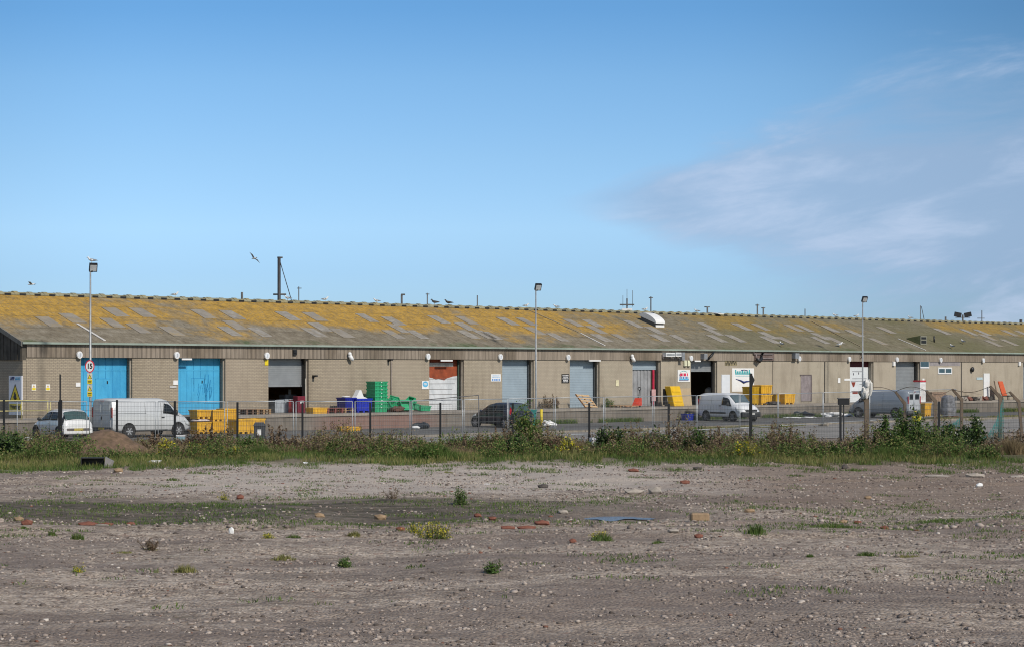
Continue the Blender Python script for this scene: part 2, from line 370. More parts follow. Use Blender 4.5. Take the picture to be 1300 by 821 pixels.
# wall brick material
def brick_mat(name, smooth_from=30.):
    m, nt, b = nodes_mat(name); co_ = coord(nt)
    s = N(nt, 'ShaderNodeSeparateXYZ'); L(nt, co_, s.inputs[0]); cb = N(nt, 'ShaderNodeCombineXYZ')
    ad = nt.nodes.new('ShaderNodeMath'); ad.operation = 'ADD'; L(nt, s.outputs[0], ad.inputs[0]); L(nt, s.outputs[1], ad.inputs[1])
    L(nt, ad.outputs[0], cb.inputs[0]); L(nt, s.outputs[2], cb.inputs[1])
    br = N(nt, 'ShaderNodeTexBrick'); L(nt, cb.outputs[0], br.inputs['Vector'])
    br.inputs['Scale'].default_value = 1; br.inputs['Brick Width'].default_value = .25; br.inputs['Row Height'].default_value = .085
    br.inputs['Mortar Size'].default_value = .016; br.inputs['Mortar Smooth'].default_value = .3; br.inputs['Bias'].default_value = -.1
    br.inputs['Color1'].default_value = (.39, .335, .25, 1); br.inputs['Color2'].default_value = (.31, .265, .20, 1)
    br.inputs['Mortar'].default_value = (.19, .16, .13, 1)
    plain = ramp(nt, noise(nt, .5, 5, .6, co_), [(.3, (.35, .315, .255)), (.7, (.46, .42, .345))])
    mr = N(nt, 'ShaderNodeMapRange'); mr.inputs[1].default_value = 14.; mr.inputs[2].default_value = 52.
    mr.inputs[3].default_value = .05; mr.inputs[4].default_value = .72; L(nt, s.outputs[0], mr.inputs[0])
    c = mix(nt, mr.outputs[0], br.outputs[0], plain)
    st = noise(nt, 1.0, 6, .7, mapping(nt, co_, (1.2, 1.2, .25)))
    c = mix(nt, ramp(nt, st, [(.5, 0.), (.75, .55)]), c, (.14, .115, .085))
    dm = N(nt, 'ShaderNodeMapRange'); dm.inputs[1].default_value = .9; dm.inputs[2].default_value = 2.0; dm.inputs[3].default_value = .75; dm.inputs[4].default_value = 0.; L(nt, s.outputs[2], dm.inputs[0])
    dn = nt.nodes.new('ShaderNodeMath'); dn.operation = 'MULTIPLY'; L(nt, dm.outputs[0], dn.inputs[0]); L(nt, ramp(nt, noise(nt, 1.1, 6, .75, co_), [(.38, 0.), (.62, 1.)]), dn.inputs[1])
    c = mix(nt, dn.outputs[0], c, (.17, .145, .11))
    c = mix(nt, ramp(nt, noise(nt, 2.6, 7, .85, mapping(nt, co_, (1, 1, .5), loc=(2, 2, 5))), [(.55, 0.), (.7, .35)]), c, (.16, .14, .11))
    bay = noise(nt, .16, 1, .4, mapping(nt, co_, (1, 1, 0)))
    c = mix(nt, ramp(nt, bay, [(.4, 0.), (.65, .35)]), c, (.42, .36, .30))
    L(nt, c, b.inputs['Base Color']); b.inputs['Roughness'].default_value = .9; b.inputs['Specular IOR Level'].default_value = .2
    return m
brick = brick_mat('buff_brick')
m, nt, b = nodes_mat('fascia_concrete'); co_ = coord(nt)
c = ramp(nt, noise(nt, .35, 6, .7, mapping(nt, co_, (1, 1, .6))), [(.32, (.12, .10, .075)), (.52, (.22, .18, .14)), (.7, (.33, .28, .235))])
c = mix(nt, ramp(nt, noise(nt, .22, 2, .5, mapping(nt, co_, (1, 0, 0), loc=(3, 0, 0))), [(.44, 0.), (.50, .55)]), c, (.36, .31, .26))
stv = noise(nt, 3.5, 5, .8, mapping(nt, co_, (2.2, 1, .08)))
c = mix(nt, ramp(nt, stv, [(.45, 0.), (.7, .7)]), c, (.06, .05, .04))
sx_ = N(nt, 'ShaderNodeSeparateXYZ'); L(nt, co_, sx_.inputs[0])
wv = N(nt, 'ShaderNodeTexWave'); wv.inputs['Scale'].default_value = 1.05; wv.bands_direction = 'X'; L(nt, mapping(nt, co_, (1, 0, 0)), wv.inputs['Vector'])
wm = N(nt, 'ShaderNodeMapRange'); wm.inputs[1].default_value = 20.; wm.inputs[2].default_value = 42.; wm.inputs[3].default_value = .45; wm.inputs[4].default_value = .05; L(nt, sx_.outputs[0], wm.inputs[0])
wf = nt.nodes.new('ShaderNodeMath'); wf.operation = 'MULTIPLY'; L(nt, ramp(nt, wv.outputs['Fac'], [(.15, 1.), (.4, 0.)]), wf.inputs[0]); L(nt, wm.outputs[0], wf.inputs[1])
c = mix(nt, wf.outputs[0], c, (.08, .065, .055))
L(nt, c, b.inputs['Base Color']); b.inputs['Roughness'].default_value = .95
fascia_m = m
# roof: lichen over corrugated cement sheets
m, nt, b = nodes_mat('lichen_roof'); co_ = coord(nt)
s = N(nt, 'ShaderNodeSeparateXYZ'); L(nt, co_, s.inputs[0])
base = ramp(nt, noise(nt, 1.4, 8, .75, co_), [(.3, (.15, .125, .092)), (.5, (.235, .205, .155)), (.72, (.33, .30, .245))])
fine = noise(nt, 5., 6, .85, mapping(nt, co_, (1.0, .45, 1)))
bigl = noise(nt, .085, 4, .55, mapping(nt, co_, (1, 1.6, 0), loc=(2.2, 7, 0)), .4)
midl = noise(nt, .55, 6, .75, mapping(nt, co_, (1, .8, 0)), .6)
def mm(op, a, b2, cl=False):
    n = nt.nodes.new('ShaderNodeMath'); n.operation = op; n.use_clamp = cl
    for i, v in enumerate((a, b2)):
        if hasattr(v, 'is_linked'): L(nt, v, n.inputs[i])
        else: n.inputs[i].default_value = v
    return n.outputs[0]
up = N(nt, 'ShaderNodeMapRange'); up.inputs[1].default_value = 0.2; up.inputs[2].default_value = 4.2
up.inputs[3].default_value = -.16; up.inputs[4].default_value = .12; L(nt, s.outputs[1], up.inputs[0])
far = N(nt, 'ShaderNodeMapRange'); far.inputs[1].default_value = 34; far.inputs[2].default_value = 66
far.inputs[3].default_value = .05; far.inputs[4].default_value = -.10; L(nt, s.outputs[0], far.inputs[0])
near = N(nt, 'ShaderNodeMapRange'); near.inputs[1].default_value = -8; near.inputs[2].default_value = 12
near.inputs[3].default_value = -.05; near.inputs[4].default_value = 0.; L(nt, s.outputs[0], near.inputs[0])
lv = mm('ADD', mm('ADD', mm('MULTIPLY', bigl, .78), mm('MULTIPLY', midl, .46)), -.06)
lv = mm('ADD', mm('ADD', mm('ADD', lv, up.outputs[0]), far.outputs[0]), near.outputs[0])
lich = ramp(nt, lv, [(.545, 0.), (.67, .95)])
spk = ramp(nt, noise(nt, 7., 4, .9, mapping(nt, co_, (1, .5, 1), loc=(8, 1, 0))), [(.34, .2), (.50, 1.)])
lich = mm('MULTIPLY', lich, spk)
fy = noise(nt, 2.2, 6, .8, mapping(nt, co_, (1, .6, 1), loc=(3, 3, 3)))
ycol = ramp(nt, fy, [(.3, (.24, .155, .05)), (.5, (.47, .285, .055)), (.7, (.64, .385, .065))])
c = mix(nt, lich, base, ycol)
moss = mm('MULTIPLY', ramp(nt, noise(nt, .3, 5, .7, co_), [(.5, 0.), (.62, 1.)]), ramp(nt, mm('MULTIPLY', s.outputs[1], .12), [(.02, 1.), (.10, 0.)]))
c = mix(nt, mm('MULTIPLY', moss, .8), c, (.06, .11, .04))
greenish = ramp(nt, noise(nt, .11, 3, .5, mapping(nt, co_, loc=(20, 0, 0))), [(.45, 0.), (.62, .5)])
gmx = N(nt, 'ShaderNodeMapRange'); gmx.inputs[1].default_value = 38; gmx.inputs[2].default_value = 70; L(nt, s.outputs[0], gmx.inputs[0])
c = mix(nt, mm('MULTIPLY', mm('ADD', greenish, .35), gmx.outputs[0], True), c, (.15, .145, .075))
c = mix(nt, ramp(nt, fine, [(.28, .75), (.5, 0.)]), c, (.07, .06, .045))
for yl in (1.98, 3.86, 5.62):
    ab = mm('ABSOLUTE', mm('SUBTRACT', s.outputs[1], yl), 0); c = mix(nt, mm('MULTIPLY', ramp(nt, ab, [(.02, 1.), (.05, 0.)]), .4), c, (.07, .06, .04))
c = mix(nt, ramp(nt, noise(nt, 1.5, 6, .8, mapping(nt, co_, (2.5, .16, 1))), [(.52, 0.), (.7, .45)]), c, (.10, .085, .06))
L(nt, c, b.inputs['Base Color']); b.inputs['Roughness'].default_value = .95; b.inputs['Specular IOR Level'].default_value = .15
wv = N(nt, 'ShaderNodeTexWave'); wv.bands_direction = 'X'; wv.inputs['Scale'].default_value = 1.1; L(nt, mapping(nt, co_, (1, 0, 0)), wv.inputs['Vector'])
bump(nt, b, mm('ADD', wv.outputs['Fac'], fine), .5, .05)
roof_m = m
ridge_m = M('ridge_tiles', (.26, .25, .17), .95, 0, .35, 1.2, dirt=(.34, .25, .08))
rooflight_m = M('pale_cement_sheet', (.29, .27, .24), .85, 0, .3, 3.2, dirt=(.25, .20, .12))
gutter_m = M('sage_gutter', (.27, .33, .29), .6, 0, .2, .8, dirt=(.25, .26, .23))
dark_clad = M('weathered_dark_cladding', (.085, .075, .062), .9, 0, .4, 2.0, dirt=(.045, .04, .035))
shut_lt = M('pale_blue_grey_shutter', (.32, .40, .47), .5, .1, .08, 1.5)
shut_gr = M('grey_steel_shutter', (.29, .31, .33), .5, .3, .12, 1.5)
blue_door = M('bright_blue_door_paint', (.06, .38, .66), .55, 0, .12, 1.2, dirt=(.025, .25, .52))
int_dark = M('interior_floor', (.10, .10, .10), .8)

wh = thing('warehouse', bw(0, 0, 0), math.radians(45), 'long low buff brick dockside warehouse with yellow lichen covered roof and row of loading doors', 'warehouse')
# openings: (left px, jamb-end px, kind)
OPS = [('blue', 102.7, 168.0, 0), ('blue', 226.4, 286.2, 0), ('half', 340.7, 391.8, 490.6), ('redwhite', 545, 589, 0),
       ('pale', 637.6, 677.7, 0), ('pale', 723.4, 761.2, 0), ('curtain', 803, 839, 0), ('half', 877, 910.5, 471.3),
       ('boards', 1079, 1109, 0), ('grey', 1137.2, 1168, 0), ('grey', 1299, 1328, 0)]
ops = [(k_, a_of(l), a_of(r), e, l) for k_, l, r, e in OPS]
RD = .48
wall = MB(); prev = aG
for k_, l, r, e, lp in ops:
    wall.bb(prev, l, 0, .3, ZD, ZF0)
    wall.bb(l-.12, l-.002, .3, RD+.1, ZD, ZF0); wall.bb(r+.002, r+.12, .3, RD+.1, ZD, ZF0)
    prev = r
wall.bb(prev, aEnd, 0, .3, ZD, ZF0)
wall.bb(aG, aEnd, .0, .3, -.1, ZD-.01); wall.bb(aG, aEnd, .06, .3, ZF0+.01, ZE-.05)
wall.bb(aG, aEnd, 2*W-.3, 2*W, 0, ZE)
wall.bb(aG+.3, aEnd-.3, .31, 2*W-.31, ZD-.06, ZD-.012)     # inner floor
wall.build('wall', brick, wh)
pil = MB()                                          # brick piers and expansion joints
for px, w_ in ((1047, .13), (1220.5, .13), (496, .05), (981, .05)):
    a = a_of(px); MB().bb(a-w_*.6, a+w_*.4, -.012, 0, ZD, ZF0).build('expansion_joint', M('joint_dark', (.05, .045, .04), .9), wh)
MB().bb(aG, aEnd, -.06, -.003, ZF0, ZF1).build('fascia', fascia_m, wh)
# gable wall, dark and shaded side
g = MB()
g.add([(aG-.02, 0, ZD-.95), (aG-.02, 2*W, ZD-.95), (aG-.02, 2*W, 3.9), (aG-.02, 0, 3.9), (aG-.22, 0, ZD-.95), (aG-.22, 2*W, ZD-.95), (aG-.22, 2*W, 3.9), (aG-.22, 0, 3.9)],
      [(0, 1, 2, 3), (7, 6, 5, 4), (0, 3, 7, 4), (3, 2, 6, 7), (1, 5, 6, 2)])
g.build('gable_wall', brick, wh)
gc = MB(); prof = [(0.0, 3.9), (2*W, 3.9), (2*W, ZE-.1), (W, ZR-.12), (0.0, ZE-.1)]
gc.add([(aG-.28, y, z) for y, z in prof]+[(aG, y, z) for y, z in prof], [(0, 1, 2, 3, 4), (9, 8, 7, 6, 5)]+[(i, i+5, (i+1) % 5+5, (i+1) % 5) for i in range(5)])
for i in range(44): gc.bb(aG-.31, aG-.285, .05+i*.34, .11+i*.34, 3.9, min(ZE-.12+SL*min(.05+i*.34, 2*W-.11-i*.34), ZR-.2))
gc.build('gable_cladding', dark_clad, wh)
# roof slopes
AO = aG-.35; EY = -.16; EZ = ZE+EY*SL+.02
rf = MB(); th = .05
def rz_(y): return ZE+.02+SL*y
nst = 12; ax = np.linspace(AO, aEnd+.3, 90)
vs = []; fs = []
for i, a in enumerate(ax):
    for j in range(nst+1):
        y = EY+(W-EY)*j/nst; vs.append((a, y, rz_(y)+random.uniform(-.006, .006)))
for i in range(len(ax)-1):
    for j in range(nst): q = i*(nst+1)+j; fs.append((q, q+nst+1, q+nst+2, q+1))
rf.add(vs, fs, 0, True)
rf.add([(AO, EY, EZ-th), (aEnd+.3, EY, EZ-th), (aEnd+.3, W, ZR-th), (AO, W, ZR-th)], [(0, 3, 2, 1)])
rf.add([(AO, EY, EZ), (AO, EY, EZ-th), (aEnd+.3, EY, EZ-th), (aEnd+.3, EY, EZ), (AO, W, ZR), (AO, W, ZR-th)], [(0, 1, 2, 3), (0, 4, 5, 1)])
rf.add([(AO, W, ZR+.02), (aEnd+.3, W, ZR+.02), (aEnd+.3, 2*W-EY, EZ), (AO, 2*W-EY, EZ)], [(0, 1, 2, 3), (3, 2, 1, 0)])
roof = rf.build('roof', roof_m, wh)
bg_ = MB()                                          # bargeboard on the gable verge
for s_ in (0, 1):
    y0, y1 = (EY, W) if not s_ else (2*W-EY, W)
    bg_.add([(AO-.05, y0, EZ-.20), (AO-.05, y1, ZR-.20), (AO-.05, y1, ZR+.03), (AO-.05, y0, EZ+.03), (AO+.02, y0, EZ-.20), (AO+.02, y1, ZR-.20), (AO+.02, y1, ZR+.03), (AO+.02, y0, EZ+.03)],
            [(0, 1, 2, 3), (7, 6, 5, 4), (3, 2, 6, 7), (0, 4, 5, 1), (0, 3, 7, 4)])
bg_.build('bargeboard', M('grey_bargeboard', (.17, .165, .15), .9, 0, .3, 2), wh)
# ridge capping: ventilated ridge pieces, humps with black slots under them
rd = MB(); a = AO; i = 0; pitch = .952
while a < aEnd:
    for (p0, p1, hh) in ((0, .22, .10), (.22, .50, .13), (.50, pitch, .085)):
        hj = hh+random.uniform(-.012, .012)
        pr = [(-.34, .02-.30*SL), (-.34, .05-.28*SL), (-.13, hj-.03), (0, hj), (.13, hj-.03), (.34, .05-.28*SL), (.34, .02-.30*SL)]
        vs = [(a+p0+.004, W+y, ZR+z+.01) for y, z in pr]+[(a+p1-.004, W+y, ZR+z+.01) for y, z in pr]
        rd.add(vs, [tuple(reversed(range(7))), tuple(range(7, 14))]+[(q, q+1, q+8, q+7) for q in range(6)], 0)
    rd.bb(a+.50, a+.88, W-.365, W-.335, ZR+.005-.3*SL-.01, ZR+.12-.3*SL, 1)
    a += pitch; i += 1
rd.build('ridge', [ridge_m, black_m], roof)
gt = MB(); gt.bb(AO, aEnd, EY-.10, EY+.0, EZ-.085, EZ+.02); gt.bb(AO, aEnd, EY-.035, -.065, ZF1-.03, EZ-.088, 1)
gt.build('gutter', [gutter_m, M('soffit', (.33, .34, .31), .8)], wh)
# roof unprojection
def on_roof(px, py):
    lo, hi = EY, W
    for _ in range(40):
        y = (lo+hi)/2; a = a_of(px, y); Y = BY+C45*(a+y); p = HY+(H-rz_(y))*F/Y
        if p > py: lo = y
        else: hi = y
    return a, y
rooflight_b = M('lichen_stained_sheet', (.27, .245, .21), .9, 0, .2, 1.6, dirt=(.36, .26, .10))
RL = [(148, 397), (181, 397), (143, 410), (176, 417), (60, 407), (92, 404), (258, 398.5), (295.5, 400), (294, 410.4), (292, 420.6), (329.6, 421.5), (218.8, 420.6), (365, 401),
      (399.5, 402), (401, 412), (399.5, 422.3), (464, 402.6), (434, 423), (500, 407.7), (501.5, 414.5), (500, 424.6), (530, 424.6), (555.7, 405), (588, 404.3), (591, 414.5), (594.6, 424.6),
      (615, 424.6), (623.7, 426), (639, 405), (668, 408), (681, 421), (708, 428), (725, 408.5), (750.6, 409.4), (757.4, 418.7), (764, 429), (789.5, 429), (803, 411), (832, 419.5), (837, 429),
      (862.6, 429.7), (895, 412.8), (905, 421), (910, 429.7), (933.7, 429.7), (940.5, 414.5), (964, 414.5), (971, 423.8), (977.7, 431.4), (998, 432), (1003, 414.5), (1025, 418.5), (1037, 425),
      (1041.5, 432), (1060, 432), (1055, 418), (1085, 423), (1115, 433.5), (1120, 417), (1196, 420.8), (1228, 420.8), (1247, 422), (1254, 428), (1261, 435.8), (1281.5, 434.6), (1277, 420.8), (1293, 421)]
ROWS = [1.12, 2.95, 4.75, 6.3]
for px, py in RL:
    a, y = on_roof(px, py); yc = min(ROWS, key=lambda r: abs(r-y)); 
    if abs(yc-y) > .45: yc = y
    wdt = random.choice((.78, .88, .95)); hl = .74
    q = MB(); y0, y1 = yc-hl, yc+hl; t = .012
    vs = [(a-wdt/2, y0, rz_(y0)+t), (a+wdt/2, y0, rz_(y0)+t), (a+wdt/2, y1, rz_(y1)+t), (a-wdt/2, y1, rz_(y1)+t)]
    vs += [(x, y, z+.010) for x, y, z in vs]
    q.add(vs, [(4, 5, 6, 7), (0, 1, 5, 4), (1, 2, 6, 5), (2, 3, 7, 6), (3, 0, 4, 7), (3, 2, 1, 0)])
    q.build('roof_sheet', random.choice((rooflight_m, rooflight_b)) if px > 240 else rooflight_b, roof)
def roof_strip(name, p0, p1, w_, mat_, up_=.03, parent=roof):
    a0, y0 = on_roof(*p0); a1, y1 = on_roof(*p1); d = Vector((a1-a0, y1-y0)).normalized(); n_ = Vector((-d.y, d.x))*w_/2
    vs = []
    for dz in (0.015, 0.015+up_):
        vs += [(a0+n_.x, y0+n_.y, rz_(y0+n_.y)+dz), (a1+n_.x, y1+n_.y, rz_(y1+n_.y)+dz), (a1-n_.x, y1-n_.y, rz_(y1-n_.y)+dz), (a0-n_.x, y0-n_.y, rz_(y0-n_.y)+dz)]
    return MB().add(vs, [(0, 1, 2, 3), (7, 6, 5, 4)]+[(i, i+4, (i+1) % 4+4, (i+1) % 4) for i in range(4)]).build(name, mat_, parent)
pale_strip = M('pale_flashing', (.60, .58, .55), .7, 0, .12)
roof_strip('flashing', (98, 411.5), (133, 432.5), .16, pale_strip)
roof_strip('flashing', (737, 423), (768, 438.8), .13, pale_strip)
roof_strip('flashing', (1140, 430), (1175, 444.5), .13, pale_strip)
dull = M('dull_sheet_joint', (.30, .25, .17), .9)
roof_strip('sheet_joint', (669, 393), (735, 422), .10, dull)
roof_strip('sheet_joint', (1030, 408), (1093, 440), .10, dull)
# rounded white roof ventilator
a, y = on_roof(828, 411); z0 = rz_(y)
v = MB()
arc = [(-1.0, 0), (-1.0, .12)]+[(-1.0*math.cos(t), .12+.42*math.sin(t)) for t in np.linspace(.25, math.pi-.25, 9)]+[(1.0, .12), (1.0, 0)]
arc = [(p[0]*1.05, p[1]) for p in arc]
vs = [(a-.50, y+p[0]*.75, z0+SL*p[0]*.75+p[1]*.72+.30) for p in arc]+[(a+.50, y+p[0]*.75, z0+SL*p[0]*.75+p[1]*.72+.30) for p in arc]
n_ = len(arc); v.add(vs, [tuple(reversed(range(n_))), tuple(range(n_, 2*n_))]+[(i, (i+1) % n_, (i+1) % n_+n_, i+n_) for i in range(n_)], 0)
for dx in (-.42, .42):
    v.add([(a+dx-.04, y-.68, z0-SL*.68+.0), (a+dx+.04, y-.68, z0-SL*.68), (a+dx+.04, y+.68, z0+SL*.68), (a+dx-.04, y+.68, z0+SL*.68),
           (a+dx-.04, y-.68, z0-SL*.68+.32), (a+dx+.04, y-.68, z0-SL*.68+.32), (a+dx+.04, y+.68, z0+SL*.68+.32), (a+dx-.04, y+.68, z0+SL*.68+.32)],
          [(0, 3, 2, 1), (4, 5, 6, 7), (0, 1, 5, 4), (1, 2, 6, 5), (2, 3, 7, 6), (3, 0, 4, 7)], 1)
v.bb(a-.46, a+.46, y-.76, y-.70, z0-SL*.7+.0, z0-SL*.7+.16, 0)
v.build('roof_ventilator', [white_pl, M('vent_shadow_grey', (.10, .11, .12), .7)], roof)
# green weathered dormer box and small stack
a, y = on_roof(1172, 437.5); z0 = rz_(y)
d_ = MB().bb(a-.45, a+.45, y-.05, y+.02, z0+.02, z0+.75, 0)
d_.add([(a-.45, y+.0, z0), (a+.45, y, z0), (a+.45, y, z0+.75), (a-.45, y, z0+.75), (a-.45, y+1.35, rz_(y+1.35)+.05), (a+.45, y+1.35, rz_(y+1.35)+.05)],
       [(0, 3, 4), (1, 5, 2), (3, 2, 5, 4)], 1)
d_.bb(a-.35, a+.35, y-.06, y-.052, z0+.12, z0+.36, 2); d_.bb(a-.35, a+.35, y-.06, y-.052, z0+.46, z0+.64, 2)
d_.build('dormer_vent', [M('dormer_grey', (.2, .2, .16), .9), M('mossy_green_box', (.17, .18, .08), .9), black_m], roof)
a, y = on_roof(1186, 434); MB().tube([(a, y, rz_(y)-.05), (a, y, rz_(y)+.5)], .07, 8).build('vent_pipe', black_m, roof)
a, y = on_roof(910, 400.5)                            # raised sheet near the ridge
MB().box((a, y+.1, rz_(y)+.17), (.7, 1.1, .05), 0, 0, Matrix.Rotation(math.atan(SL)*.3, 3, 'X')).box((a, y+.45, rz_(y)+.14), (.5, .3, .16), 1).build('roof_hatch', [white_pl, black_m], roof)

# doors
def slats(mb, l, r, y, z0, z1, step=.09, mi=0, dep=.012):
    mb.bb(l, r, y, y+.04, z0, z1, mi)
    z = z0+.02
    while z < z1-.05: mb.bb(l+.01, r-.01, y-dep, y-.001, z, z+step*.62, mi); z += step
graf = M('graffiti_blue', (.025, .26, .52), .6)
rng = random.Random(3)
for k_, l, r, e, lp in ops:
    y = RD; z0, z1 = ZD+.005, ZF0-.003
    # jamb post on the right, pale frame, and lintel
    jm = MB().bb(r-.085, r-.003, y-.35, y-.28, z0, z1, 0)
    jm.build('door_frame', M('pale_jamb_trim', (.30, .27, .23), .8), wh)
    if k_ == 'blue':
        d = MB(); d.bb(l, r, y, y+.06, z0, z1)
        mid = (l+r)/2
        for i in range(1, 7):
            x = l+(r-l)*i/7; d.bb(x-.012, x+.012, y-.012, y-.001, z0, z1, 1)
        d.bb(mid-.4, mid+.45, y-.02, y-.002, z0+.02, z0+2.0, 0); d.bb(mid-.42, mid+.47, y-.016, y-.003, z0+1.99, z0+2.03, 1)
        for zz in (.62, 2.45): d.bb(l+.02, r-.02, y-.018, y-.004, z0+zz, z0+zz+.05, 0)
        dd_ = d.build('loading_door', [blue_door, M('blue_door_shadow_line', (.022, .26, .52), .6)], wh)
        dd_['label'] = 'bright blue boarded loading door'
        MB().bb(mid+.3, mid+.36, y-.05, y-.021, z0+1.75, z0+1.9).build('handle', black_m, dd_)
        if lp > 200:
            gg = MB()
            cx, cz = l+2.05, z0+1.45
            for q in range(11):
                x = cx+rng.uniform(-.75, .6); zz = cz+rng.uniform(-.35, .3)
                pts = [(x+.05*math.sin(t*4+q)+t*.12, y-.024, zz+(t-.5)*rng.uniform(.5, 1.1)) for t in (0, .3, .6, 1)]
                for p, p2 in zip(pts, pts[1:]):
                    gg.box(((p[0]+p2[0])/2, y-.022, (p[2]+p2[2])/2), (math.hypot(p2[0]-p[0], p2[2]-p[2])+.03, .004, .05), 0, 0, Matrix.Rotation(-math.atan2(p2[2]-p[2], p2[0]-p[0]), 3, 'Y'))
            gg.build('graffiti', graf, dd_)
    elif k_ in ('pale', 'grey', 'half'):
        zb = z0 if k_ != 'half' else z_of(lp+2, e, y)
        d = MB(); slats(d, l, r, y, zb, z1, .11)
        d.bb(l, r, y-.03, y-.002, zb, zb+.09)
        mt = {'pale': shut_lt, 'grey': shut_gr, 'half': shut_gr}[k_]
        if lp > 1290: mt = M('blue_grey_shutter', (.20, .25, .30), .5, .2)
        s1 = d.build('roller_shutter', mt, wh)
        s1['label'] = {'pale': 'pale blue grey roller shutter, fully closed', 'grey': 'grey slatted roller shutter, closed', 'half': 'grey roller shutter, rolled halfway up over a dark interior'}[k_]
        MB().bb(r-.16, r-.09, y-.12, y-.035, z0, z1).build('shutter_guide', black_m if k_ != 'pale' else M('guide_dark', (.06, .07, .08), .6), wh)
        if k_ == 'half' and lp < 400: MB().bb(l+.02, l+.30, y-.02, y+.03, z0, zb-.01).build('door_post', white_p, wh)
    elif k_ == 'redwhite':
        d = MB(); n_ = 12
        prof = [1.95, 1.9, 1.83, 1.8, 1.83, 1.86, 1.82, 1.78, 1.80, 1.84, 1.90, 1.92, 1.96]
        d.bb(l, r, y+.01, y+.05, z0, z1, 1)
        # peeled white paint with a ragged upper edge
        xs_ = np.linspace(l, r-.02, n_+1)
        pts = [(l, z0)]+[(r-.02, z0)]+[(xs_[i], z0+prof[i]+.18+(.1 if i < 2 else 0)-(.12 if 3 < i < 8 else 0)) for i in range(n_, -1, -1)]
        d.prism([(p[0], p[1]) for p in pts], y-.004, y+.009, 0)
        for zz in (.35, .62, .95, 1.28, 1.62, 1.92): d.bb(l+.05, r-rng.uniform(.1, .7), y-.010, y-.005, z0+zz, z0+zz+.03, 2)
        d.bb(l+.02, r-.5, y-.03, y-.005, z1-.42, z1-.2, 3)
        s1 = d.build('roller_shutter', [M('flaking_white_paint', (.60, .63, .67), .7, 0, .12, 2, dirt=(.38, .42, .46)), M('rust_red_paint', (.26, .055, .02), .8, 0, .4, 3), M('dent_dark', (.16, .15, .15), .8), M('lintel_grey', (.42, .42, .40), .7)], wh)
        s1['label'] = 'white flaking shutter with rust red upper part'
        MB().bb(r-.16, r-.09, y-.12, y-.035, z0, z1).build('shutter_guide', M('green_guide', (.05, .09, .07), .6), wh)
    elif k_ == 'curtain':
        zb = z_of(lp+2, 469, y); d = MB(); slats(d, l, r, y-.06, zb, z1, .11)
        d.build('roller_shutter', shut_lt, wh)['label'] = 'pale roller shutter rolled up above a strip curtain'
        d = MB(); n_ = 14
        for i in range(n_):
            x = l+(r-l-.5)*i/n_; d.bb(x, x+(r-l-.5)/n_*1.0, y+.03*(i % 2), y+.02+.03*(i % 2), z0, zb+.1)
        d.build('strip_curtain', M('dusty_strip_curtain', (.30, .31, .33), .35, 0, .25, 1.5), wh)
        d = MB().bb(r-.42, r-.24, y-.1, y-.02, z0, zb); d.bb(r-.5, r-.05, y+.02, y+.05, z0, zb, 1)
        d.build('door_post', [M('crimson_post', (.45, .02, .06), .5), dark_clad], wh)['label'] = 'crimson painted post at curtain edge'
        MB().bb(r-.56, r-.14, y-.14, y-.105, z0+.35, z0+1.15).build('notice_board', M('pinkish_board', (.55, .35, .36), .6), wh)
    elif k_ == 'boards':
        zr = z_of(lp+2, 465.5, y)
        d = MB().bb(l, r, y, y+.05, zr, z1, 1); d.bb(l, r, y, y+.05, z0, zr, 0)
        for pyy, x0, x1 in ((471.5, 1082, 1095), (480.5, 1082, 1100), (483.5, 1080, 1099), (488, 1091, 1099), (496.5, 1081, 1092)):
            zz = z_of(lp, pyy, y); d.bb(a_of(x0, y), a_of(x1, y), y-.006, y-.001, zz, zz+.04, 2)
        for x0, pyy, hh in ((1083.0, 475, .12), (1089.5, 474, .12)):
            zz = z_of(lp, pyy, y); aa = a_of(x0, y); d.bb(aa, aa+.12, y-.006, y-.001, zz-.05, zz+hh, 2)
        aa = a_of(1083.4, y); zz = z_of(lp, 484.5, y)
        d.prism([(aa-.28, zz), (aa+.28, zz), (aa+.1, zz-.36), (aa-.05, zz-.40)], y-.008, y-.002, 3)
        aa = a_of(1085, y); zz = z_of(lp, 499, y); d.bb(aa-.3, aa+.4, y-.008, y-.002, zz-.03, zz+.17, 3)
        d.build('loading_door', [M('white_board', (.62, .66, .70), .6, 0, .08), M('maroon_panel', (.09, .012, .018), .7), M('slot_dark', (.10, .10, .12), .8), M('rust_stain', (.22, .035, .02), .8)], wh)['label'] = 'white boarded loading door with rust stains and maroon head'
